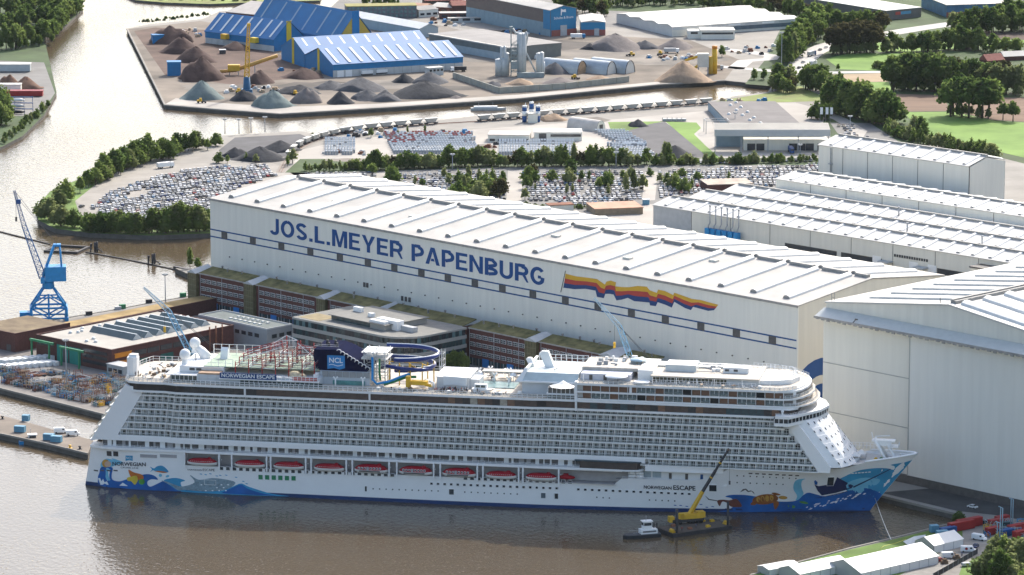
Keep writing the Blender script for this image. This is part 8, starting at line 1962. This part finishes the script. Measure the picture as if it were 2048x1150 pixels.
part('mixing_tower', tw_, M('plant_grey', (.24, .28, .28), .6, .2, .4), t)
part('duct', MB().tube([(-5, 0, 32), (-3, 0, 29), (0, 0, 28.6), (3.5, 0, 28.6)], .8, 7).tube([(4, 0, 30), (5, 0, 26), (3.8, 0, 20), (4, 0, 16), (10.5, -2, 3)], .6, 7), M('silo_pale', (0, 0, 0)), t)
part('bunker', MB().box((-2, -8, 0), (16, -4, 3.2)), M('plant_grey', (0, 0, 0)), t)
# concrete batch plant by the sand cone
t = thing('batch_plant', 'white and yellow concrete batch plant above the sand cone', 'plant', G(1408, 148), 0)
part('house', MB().box((-4.5, -3, 5), (3, 3, 14)), M('plant_white', (.55, .55, .50), .6, .1, .3), t); part('silo', MB().tube([(7, 0, 0), (7, 0, 17)], 1.8, 8), yellow_paint, t); part('silo_band', MB().tube([(7, 0, 17), (7, 0, 19)], 1.85, 8), orange_paint, t)
part('silo', MB().tube([(4.5, -1, 0), (4.5, -1, 12)], 1.6, 8), M('gable_yellow', (0, 0, 0)), t); part('conveyor', MB().bar((-13, -2, 9.5), (-4, -1, 12), 1.2).bar((-4, -2, 6), (-11, -3, 1), 1.4), yellow_paint, t)
for x in (-4, 2.5): part('leg', MB().box((x - .4, -2.5, 0), (x + .4, -1.7, 5)), steel, t)
# ore yard crane, conveyor, blue hopper
b = G(494, 190); t = thing('quay_crane', 'slim yellow lattice mast crane on a blue base at the gravel quay', 'crane', b, 0)
part('base', MB().box((-3.5, -3, 0), (3.5, 3, 4)).lathe([(2.5, 4), (2, 12)], 8), M('quay_crane_blue', (.02, .10, .20), .5, .2, .4), t); part('mast', lattice(MB(), (0, 0, 12), (1.6, 0, 46), 3.0, 1.4, 12, .3), yellow_paint, t); part('mast_head', MB().box((.6, -.8, 45), (2.8, .8, 47)), yellow_paint, t)
b = G(468, 150); t = thing('conveyor', 'long yellow conveyor rising toward the blue hall', 'conveyor', b, 0)
K1, K2, K3 = [onplane(x, y, b, Vector((0, 1, 0))) - b for x, y in ((440, 143), (468, 141), (555, 111))]
part('belt_tube', MB().tube([K1, K2], 1.2, 6).tube([K2, K3], 1.4, 6), M('conveyor_orange', (.50, .28, .06), .5, .1, .3), t); part('drive_house', MB().box((-4, -2, 3), (4, 2, 7)), yellow_paint, t)
for x in (-3, 3, 14): part('leg', MB().box((x - .3, -.3, 0), (x + .3, .3, 3 + max(0, x) * .35)), steel, t)
t = block('ore_hopper', 'big blue ore hopper box in the brown yard', 'hopper', 335, 152, 9, 8, 9, .1, store_blue, store_blue)
block('ore_hopper', 'small blue hopper at the far corner of the ore yard', 'hopper', 306, 88, 8, 6, 6, .3, store_blue, store_blue)
block('site_cabin', 'white roofed cabin among the brown heaps', 'cabin', 440, 108, 4, 3, 2.6, .2, dark_steel, white_paint)
block('site_cabin', 'pale two-storey cabin before the blue hall end', 'cabin', 858, 152, 11, 6, 5, .5, M('low_white', (0, 0, 0)), roof_white, 4, (2.8, 4.2))
for i, (px, py, cb, bd, rz) in enumerate(((918, 143, white_paint, dark_steel, 3.3), (1342, 106, white_paint, grey_paint, 0), (1623, 112, blue_paint, grey_paint, 1.1), (1626, 131, white_paint, grey_paint, 1.2), (1582, 305, blue_paint, blue_paint, -1.5), (1430, 140, grey_paint, M('gear_tan', (0, 0, 0)), .1), (1155, 77, store_blue, white_paint, .1), (330, 336, white_paint, white_paint, .6), (1655, 213, M('teal_paint', (0, 0, 0)), M('teal_paint', (0, 0, 0)), -.9))):
    t = thing('truck', ['white cab truck with dark trailer by the blue hall corner', 'white truck beside the rubble heaps', 'blue truck on the main road heading away', 'white truck on the main road near the junction', 'blue truck before the grey canopy building', 'truck under the dusty loading roof at the canal', 'blue and white truck at the flag sign hall', 'white box truck in the car park by the peninsula trees', 'green bus parked under the trees by the lot road'][i], 'truck' if i != 8 else 'bus', G(px, py), rz)
    part('cab', MB().box((3.4, -1.2, .6), (5.6, 1.2, 3.2)), cb, t); part('body', MB().box((-5, -1.25, 1.0), (3.2, 1.25, 3.5)), bd, t); part('window', MB().box((5.55, -1, 1.9), (5.65, 1, 2.9)), dark_glass, t)
    for x in (-3.6, -2.4, 4.4):
        for s in (-1, 1): part('wheel', MB().tube([(x, s * 1.0, .5), (x, s * 1.3, .5)], .5, 7), rubber, t)
for i, (px, py) in enumerate(((1640, 101), (1652, 96), (1598, 137), (1606, 126), (1633, 118))): tag(link('moving_car', car_m[(2, 0, 3, 1, 0)[i]], None, G(px, py, GZ + .1), 1.1), ['grey car on the main road ahead of the truck', 'white car furthest along the main road', 'black car waiting at the junction', 'silver car just beyond the junction', 'white car between the trucks on the main road'][i], 'car', None, 'thing')
# works by the pipe yard
t = block('workshop', 'white roofed pipe works hall with dark gate', 'workshop', 1068, 282, 29, 15, 5, 0, white_wall, roof_white); part('gate', MB().box((3, -.2, 0), (7.5, .05, 4.6)), dark_trim, t); part('window_band', MB().box((10, -.15, 2.6), (28.5, .05, 4.2)), dark_glass, t)
block('workshop', 'lower pipe works annexe with brick end and pale roof', 'workshop', 976, 284, 25, 16, 4.2, -.08, pale_wall, M('annexe_roof', (.45, .41, .37), .8, .1, .2), 5, (.6, 2))
t = thing('arched_shed', 'small arched shed with dark doorway beside the railway', 'shed', G(1202, 262), .85)
pr = [(4.4 * math.cos(PI * k / 7), 6.6 * math.sin(PI * k / 7)) for k in range(8)]
part('shell', MB().add([(x, 0, z) for x, z in pr] + [(x, 24, z) for x, z in pr], [(k, 8 + k, 9 + k, k + 1) for k in range(7)], 0, True), M('shed_steel', (.46, .43, .39), .6, .15, .2), t); part('end_wall', MB().add([(x * .98, -.1, z * .98) for x, z in pr], [tuple(range(8))[::-1]]), pale_wall, t); part('doorway', MB().box((-1.6, -.25, 0), (1.6, -.12, 4)), dark_trim, t)
for i, px in enumerate((1049, 1063, 1076)):
    t = thing('cement_silo', ['left blue and white cement silo', 'middle and tallest blue and white cement silo', 'right blue and white cement silo'][i] + ' by the railway', 'silo', G(px, 244 if i != 1 else 240), 0)
    part('base', MB().tube([(0, 0, 0), (0, 0, 4)], 1.4, 8), blue_paint, t); part('barrel', MB().tube([(0, 0, 4), (0, 0, 7)], 1.5, 10), white_paint, t); part('blue_band', MB().tube([(0, 0, 7), (0, 0, 9.4 + (i == 1))], 1.55, 10), blue_paint, t); part('cap', MB().tube([(0, 0, 9.4 + (i == 1)), (0, 0, 10.4 + (i == 1))], 1.5, 10).tube([(.6, 0, 10), (.6, 0, 12)], .25, 5), white_paint, t)
block('mixer_house', 'white mixer house between the cement silos', 'mixer house', 1056, 246, 6, 5, 5.5, 0, white_wall, roof_white)
stm = [MB().box((-.7, -.7, 0), (.7, .7, 1.9), 0).tube([(-.7, 0, 2.15), (.7, 0, 2.15)], .55, 6, 1).mesh('pipe_stack', [steel, m]) for m in (white_paint, M('stack_red', (.42, .10, .08), .6, .15, .5))]
sp = []
for (x0, y0, x1, y1, sk, red) in ((652, 282, 712, 312, 0, 0), (770, 270, 945, 310, .5, 1), (1000, 286, 1150, 312, 0, 0), (1192, 266, 1252, 296, 2.0, 0), (1216, 292, 1285, 320, 1.4, 0)):
    y = y0
    while y < y1:
        x = x0 + (y - y0) * sk
        while x < x1 + (y - y0) * sk * .8:
            if rcx.random() < .93: sp.append((x, y, 1 if red and (rcx.random() < .5 and (y < y0 + 9 and x > 815 or x < 830 and y < y0 + 22)) else 0))
            x += 5.6
        y += 3.4
sp.sort(key=lambda q: -q[1]); rest = MB()
for i, (x, y, r_) in enumerate(sp):
    p = G(x, y)
    if i < 295: tag(link('pipe_stack', stm[r_], None, p, .05), ('red' if r_ else 'white') + ' topped stack of concrete pipes in the pale pipe yard', 'pipe stack', 'stacks in the pipe yard', 'thing')
    else: rest.box((p.x - .7, p.y - .7, GZ), (p.x + .7, p.y + .7, GZ + 1.9), 0).tube([(p.x - .7, p.y, GZ + 2.15), (p.x + .7, p.y, GZ + 2.15)], .55, 5, 1 + r_, False)
solo('pipe_stacks', rest, [steel, white_paint, MATS['stack_red']], 'further rows of pipe stacks filling the pale pipe yard', 'pipe stacks', kind='stuff')
# railway and hopper wagons
trk = [(560, 345), (572, 322), (592, 300), (625, 283), (680, 268), (760, 257), (870, 248), (955, 243), (1060, 236), (1240, 221), (1415, 207)]
road('railway_bed', trk, 5, GZ + .11, M('ballast', (.25, .22, .19), .95, .2, .5))
pk_ = [G(x, y) for x, y in trk]
rm = MB()
for a, b in zip(pk_[:-1], pk_[1:]):
    d = (b - a).normalized(); n = Vector((-d.y, d.x, 0))
    for s in (-.75, .75): rm.prism([tuple((a + n * (s - .06)).xy), tuple((b + n * (s - .06)).xy), tuple((b + n * (s + .06)).xy), tuple((a + n * (s + .06)).xy)], GZ + .12, GZ + .3)
structure('railway_rails', rm, rust)
wg = thing('hopper_wagon', 'pale hopper wagon', 'railway wagon')
part('hopper', MB().add([(-4.2, -1.3, 3.6), (4.2, -1.3, 3.6), (4.2, 1.3, 3.6), (-4.2, 1.3, 3.6), (-2.6, -.8, 1.2), (2.6, -.8, 1.2), (2.6, .8, 1.2), (-2.6, .8, 1.2)], [(0, 1, 2, 3), (4, 5, 1, 0), (5, 6, 2, 1), (6, 7, 3, 2), (7, 4, 0, 3)]), M('wagon_pale', (.42, .41, .38), .7, .15, .4), wg)
part('top_rim', MB().box((-4.4, -1.45, 3.5), (4.4, 1.45, 3.8)), M('wagon_rim', (.55, .54, .5), .6, .1, .4), wg); part('frame', MB().box((-4.6, -1.1, .8), (4.6, 1.1, 1.15)), dark_steel, wg)
for x in (-3.2, 3.2): part('bogie', MB().box((x - 1, -1.0, .2), (x + 1, 1.0, .8)), dark_steel, wg)
wpos = [(578, 314), (588, 303), (600, 294), (614, 287), (630, 281), (648, 275.5), (668, 270.5), (690, 266), (715, 262.5), (743, 258.5), (772, 256), (801, 253), (832, 250.5), (862, 248)] + [(968 + i * 29.6, 241.8 - i * 2.25) for i in range(16)]
for i, (px, py) in enumerate(wpos):
    p = G(px, py, GZ + .3); k = min(range(len(trk) - 1), key=lambda j: abs((trk[j][0] + trk[j + 1][0]) / 2 - px)); d = pk_[k + 1] - pk_[k]; an = math.atan2(d.y, d.x)
    nx = G(*(wpos[i + 1] if i + 1 < len(wpos) and i != 13 else (px + 29, py - 2.2)), GZ + .3) - p; an = math.atan2(nx.y, nx.x)
    lb = 'pale hopper wagon on the railway curve' if i < 6 else 'pale hopper wagon in the line behind the pipe yard' if i < 14 else 'pale hopper wagon in the long line along the canal'
    o = wg if i == 0 else dup(wg, p, an)
    o.location = p; o.rotation_euler.z = an; o['label'] = lb; o['group'] = 'hopper wagons ' + ('on the curve' if i < 6 else 'behind the pipe yard' if i < 14 else 'along the canal')
# grey canopy building with its flat store
t = thing('canopy_building', 'grey goods building under a broad white canopy roof', 'goods building', G(1435, 304), .0)
part('store', MB().box((16, 6, 0), (66, 24, 6.5)), pale_wall, t); part('back_wall', MB().box((0, 20, 0), (66, 21, 11)), M('canopy_blue', (.22, .30, .36), .6, .1, .2), t)
part('canopy_roof', MB().add([(-2, -1, 13.6), (67, -1, 13.6), (67, 17, 15), (-2, 17, 15)], [(0, 1, 2, 3), (3, 2, 1, 0)]), roof_white, t); part('canopy_fascia', MB().box((-2, -1.4, 9.8), (67, -1.05, 13.7)), M('fascia_pale', (.46, .47, .46), .5, .05, .3), t)
for x in (18, 23.5, 43, 48, 53, 60): part('gate', MB().box((x, 5.8, 0), (x + 4.8, 6.02, 4.2)), dark_glass, t)
for x in (-1.5, 14, 30, 48, 66): part('column', MB().box((x - .25, -.9, 0), (x + .25, -.4, 13.6)), steel, t)
A, B, C_, D_ = G(1416, 203, 8), G(1550, 203, 8), G(1612, 258, 8), G(1470, 258, 8)
t = thing('flat_store', 'wide store with a dark grey flat roof and white roof domes', 'store', (0, 0, 0))
q = ccw([tuple(p.xy) for p in (A, B, C_, D_)])
part('wall', MB().prism(q, GZ, 7.6), M('canopy_blue', (0, 0, 0)), t); cen = sum((Vector((*p, 0)) for p in q), Vector()) / 4
q2 = [tuple((cen + (Vector((*p, 0)) - cen) * 1.01).xy) for p in q]; part('roof', MB().prism(q2, 7.6, 8.1), M('dark_felt', (.16, .15, .145), .9, .15, .08), t)
for px, py in ((1472, 206), (1461, 211), (1482, 215), (1473, 221), (1495, 225), (1458, 229), (1485, 231), (1508, 236), (1500, 241), (1521, 247), (1512, 252)): p = G(px, py, 8.1); part('roof_dome', MB().lathe([(1.3, 0), (1.1, .8), (.4, 1.2)], 6, tuple(p)), skylight_white, t)
t = thing('loading_gantry', 'open grey steel frame standing left of the canopy building', 'steel frame', G(1412, 268), .1)
for x in (0, 7, 14):
    for y in (0, 9): part('column', MB().box((x - .2, y - .2, 0), (x + .2, y + .2, 8)), steel, t)
part('beam', MB().box((0, -.2, 7.8), (14, .2, 8.2)).box((0, 8.8, 7.8), (14, 9.2, 8.2)).box((-.2, 0, 7.9), (.2, 9, 8.3)).box((13.8, 0, 7.9), (14.2, 9, 8.3)), steel, t)
o = thing('open_rack', 'long open steel goods rack on the paved yard', 'rack', G(1325, 243), 0)
for k in range(5): part('rack_bay', MB().box((k * 3, 0, .3), (k * 3 + 2.8, 3, 1.6)).box((k * 3, 0, 0), (k * 3 + .2, 3, 2.6)), steel, o)
# orange roofed sheds near the hall
block('gate_shed', 'wide open shed with a faded orange roof behind the lettered hall', 'shed', 1190, 432, 27, 20, 3.6, .22, M('shed_wood', (.22, .18, .13), .9, .2, .3), orange_roof)
block('gate_shed', 'small shed with a red brown roof by the yard road', 'shed', 1098, 424, 14, 7, 3.4, .25, pale_wall, rust)
block('gate_shed', 'low shed with an orange and grey roof at the production hall corner', 'shed', 1416, 386, 26, 18, 4.4, .2, brick_red, M('patchy_roof', (.40, .33, .27), .9, .25, .15))
block('site_cabin', 'small blue cabin beside the orange roofed shed', 'cabin', 1287, 410, 3.4, 2.6, 2.8, .2, light_blue_paint, white_paint)
tag(link('parked_car', car_m[0], None, G(1276, 452), .3), 'white car parked alone on the yard road', 'car', None, 'thing')
# boat on the canal, pylon, flags, poles
t = thing('river_barge', 'long pale barge under way on the canal', 'boat', G(976, 220, 0), math.radians(4))
part('hull', MB().prism([(-11, -1.8), (9, -1.8), (11.5, 0), (9, 1.8), (-11, 1.8)], -.4, 1.5), M('barge_pale', (.40, .41, .40), .6, .1, .4), t); part('cabin', MB().box((-9, -1.4, 1.5), (6, 1.4, 2.6)), white_paint, t); part('mast', MB().box((-6, -.1, 2.6), (-5.8, .1, 5)).box((3, -.1, 2.6), (3.2, .1, 5)), steel, t)
lampmast(1563, 142, 26, 'tall dark lattice pole by the main road junction')
for i, px in enumerate((1640, 1651, 1660)):
    t = thing('flagpole', ['left of three white flags by the trees', 'middle of three white flags by the trees', 'right of three white flags by the trees'][i], 'flag', G(px, 246), 0, 'white flags by the trees'); part('pole', MB().tube([(0, 0, 0), (0, 0, 10)], .1, 5), steel, t); part('flag', MB().box((.1, -.04, 5.5), (1.7, .04, 9.8)), white_paint, t)
for i, (px, py) in enumerate(((450, 268), (478, 268), (502, 266), (530, 264), (1600, 320), (1470, 255), (1700, 262), (905, 340), (1232, 336))): lampmast(px, py, 9, 'thin lamp pole ' + ['first on the cinder wharf', 'second on the cinder wharf', 'third on the cinder wharf', 'fourth on the cinder wharf', 'before the grey canopy building', 'over the flat grey store', 'in the small car park by the lot road', 'in the belt over the middle car park', 'in the belt over the eastern car park'][i])
# west bank yard
block('boat_shed', 'pale roofed shed on the west bank behind brown heaps', 'shed', -20, 143, 27, 9, 4.5, .02, M('low_white', (0, 0, 0)), roof_white); block('boat_shed', 'long red shed with a white part on the west bank', 'shed', -20, 192, 34, 6, 3, 0, red_paint, M('roof_maroon', (.25, .05, .06), .7, .15, .3)); block('boat_shed', 'white roof at the end of the long red shed', 'shed', -20, 184, 20, 7, 4.6, 0, white_wall, roof_white)
sheet('west_yard_ground', [(-40, 120), (88, 125), (110, 186), (95, 208), (60, 232), (-40, 232)], 2.06, asphalt)
for i, y in enumerate((204, 216, 228)):
    t = thing('boat_rack', 'blue steel boat rack on the west bank, ' + ['furthest row', 'middle row', 'nearest row'][i], 'rack', G(10, y, 2.06), 0); part('beam', MB().box((0, -.3, 3), (18, .3, 3.5)), blue_paint, t)
    for x in (0, 6, 12, 17.6): part('post', MB().box((x, -.2, 0), (x + .3, .2, 3)), blue_paint, t)
    part('hull', MB().ellipsoid((7, 0, 1.4), (6, 1.2, 1.1), n=8, k=5), (white_paint, grey_paint, dark_steel)[i], t)
for i, (px, py) in enumerate(((402, 206), (478, 186), (590, 190), (1262, 112), (1320, 110), (1150, 158))):
    t = thing('wheel_loader', 'yellow wheel loader working ' + ['at the quay corner gravel cone', 'behind the gravel crane', 'by the pinkish heap', 'left of the rubble heap trucks', 'right of the rubble heap trucks', 'inside the concrete wall'][i], 'loader', G(px, py, GZ + .05), i * 1.1)
    part('body', MB().box((-2.6, -1, .9), (.6, 1, 2)).box((-1, -.8, 2), (.5, .8, 3.2)), yellow_paint, t); part('bucket', MB().bar((.6, 0, 1.4), (2.6, 0, .8), .5).box((2.4, -1.3, .2), (3.4, 1.3, 1.3)), dark_steel, t)
    for x in (-1.7, .9):
        for q in (-1, 1): part('wheel', MB().tube([(x, q * .8, .7), (x, q * 1.3, .7)], .7, 7), rubber, t)
# worn ground and loose gear in the northern yards
dust = M('dusty_grey', (.14, .13, .115), .95, .25, .03, col2=(.21, .185, .155), detail=9); mud = M('yard_mud', (.09, .08, .07), .95, .3, .04, detail=9)
rg = random.Random(40)
def blot(cx_, cy_, rx, ry, mat, z):
    q = [(cx_ + rx * rg.uniform(.7, 1.15) * math.cos(2 * PI * k / 14), cy_ + ry * rg.uniform(.7, 1.15) * math.sin(2 * PI * k / 14)) for k in range(14)]
    return sheet('worn_ground', q, z, mat)
for i, (x, y, rx, ry, m) in enumerate(((1000, 110, 130, 16, dust), (1180, 110, 120, 14, dust), (1310, 118, 120, 12, dust), (1080, 90, 110, 12, mud), (640, 172, 90, 10, mud), (500, 180, 70, 12, mud), (780, 170, 130, 10, dust), (1060, 160, 100, 8, dust), (900, 176, 60, 6, mud), (420, 175, 60, 10, dust), (1400, 118, 60, 12, dust), (860, 60, 60, 10, dust), (700, 110, 30, 6, mud))): blot(x, y, rx, ry, m, GZ + .055 + i * .004)
blot(700, 320, 60, 4, dust, GZ + .085); blot(960, 300, 40, 12, dust, GZ + .09); blot(1190, 240, 30, 6, dust, GZ + .095)
gm = [MB().box((-1.5, -1, 0), (1.5, 1, 1.1)).box((-1.2, -.8, 1.1), (.4, .8, 1.8)).mesh('goods_pile', q) for q in (grey_paint, rust, store_blue, white_paint, dark_steel, M('gear_tan', (0, 0, 0)))]
gn = ['grey', 'rusty', 'blue', 'white', 'black', 'tan']
for i, (x0, y0, x1, y1, n_) in enumerate(((950, 62, 1090, 72, 22), (1010, 100, 1110, 118, 16), (1290, 112, 1420, 122, 24), (1450, 92, 1560, 110, 14), (560, 140, 640, 150, 8), (440, 175, 560, 190, 16), (640, 300, 760, 312, 10), (690, 276, 940, 262, 26), (1440, 205, 1530, 200, 8), (860, 40, 930, 52, 14), (960, 285, 1000, 300, 6), (330, 60, 400, 75, 8))):
    for k in range(n_):
        q = rg.randrange(6); tag(link('goods_pile', gm[q], None, G(x0 + (x1 - x0) * rg.random(), y0 + (y1 - y0) * rg.random()), rg.random() * 3), '%s pile of goods lying %s' % (gn[q], ['beside the flag sign hall', 'by the asphalt plant', 'behind the sand cone', 'at the works road', 'before the blue hall gates', 'around the gravel quay crane', 'in the west of the pipe yard', 'beside the railway curve', 'behind the flat grey store', 'among the buildings at the top', 'beside the pipe works', 'at the corner of the ore yard'][i]), 'goods', 'loose goods in the yards', 'thing').scale = (rg.uniform(.6, 1.5),) * 3
for i, (px, py, q, lb) in enumerate(((1902, 1121, 1, 'person in white top standing by the open white van'), (1910, 1122, 0, 'person in dark clothes beside the wooden crates'), (1924, 1112, 2, 'person in blue top by the van with the red emblem'), (1886, 1130, 0, 'person in dark clothes near the red car'), (1858, 1090, 4, 'person in red top on the grass bank'), (1392, 1056, 2, 'person in blue top on the crane barge deck'), (1364, 1062, 4, 'person in red top on the crane barge near the spud leg'), (136, 874, 0, 'person in dark clothes between the vans on the mole'))):
    tag(link('person', pms[q], None, G(px, py, 1.6 if 1300 < px < 1420 else 2.6), i), lb, 'person', None, 'thing')
# ================================================================ air
hz = MB().box((-2600, -500, -6), (2600, 6600, 440)).mesh('haze', [])
hm = bpy.data.materials.new('haze'); hm.use_nodes = True
ht_ = hm.node_tree; ht_.nodes.remove(ht_.nodes['Principled BSDF'])
pv = ht_.nodes.new('ShaderNodeVolumePrincipled'); pv.inputs['Color'].default_value = (.86, .93, 1.0, 1); pv.inputs['Density'].default_value = .000006; pv.inputs['Anisotropy'].default_value = 0
ht_.links.new(pv.outputs[0], [q for q in ht_.nodes if q.type == 'OUTPUT_MATERIAL'][0].inputs['Volume'])
hz.materials.append(hm); ho = link('haze', hz); ho['kind'] = 'stuff'; ho['label'] = 'thin pale air over the whole harbour'; ho['category'] = 'haze'
# ================================================================ fittings hang under the part they belong to
UNDER = {'window': 'wall', 'louvre_window': 'wall', 'wall_vent': 'wall', 'gate': 'wall', 'shop_window': 'wall', 'window_band': 'wall', 'window_pane': 'core', 'rooflight': 'roof_slope', 'ridge_vent': 'roof_slope', 'roof_dome': 'roof', 'roof_vent': 'roof', 'roof_hatch': 'roof_slope', 'sign_strip': 'wall', 'gutter': 'door_hood', 'gallery_pane': 'gallery_glass', 'suite_window': 'suite_wall', 'bow_window': 'bow_tier', 'bridge_mullion': 'bridge_glass', 'funnel_badge': 'funnel', 'badge_wave': 'funnel', 'swirl_ring': 'funnel', 'exhaust_pipe': 'funnel', 'vent_grille': 'roof_house', 'vent_opening': 'vent_house', 'promenade_pillar': 'promenade_wall', 'slide_rim': 'water_slide', 'window_row': 'canopy', 'end_rim': 'end_wall', 'doorway': 'end_wall', 'rusty_end': 'end_wall'}
for o in list(COL.objects):
    if o.parent is not None or not o.children: continue
    kids = list(o.children); by = {}
    for k in kids:
        if k.type == 'MESH' and k.location.length == 0 and abs(k.rotation_euler.z) == 0: by.setdefault(k.name.split('.')[0], []).append(k)
    cen_ = lambda q: sum((Vector(v) for v in q.bound_box), Vector()) / 8 + q.location
    for k in kids:
        up = by.get(UNDER.get(k.name.split('.')[0], ''), ())
        if up: k.parent = up[0] if len(up) == 1 else min(up, key=lambda q: (cen_(q) - cen_(k)).length)
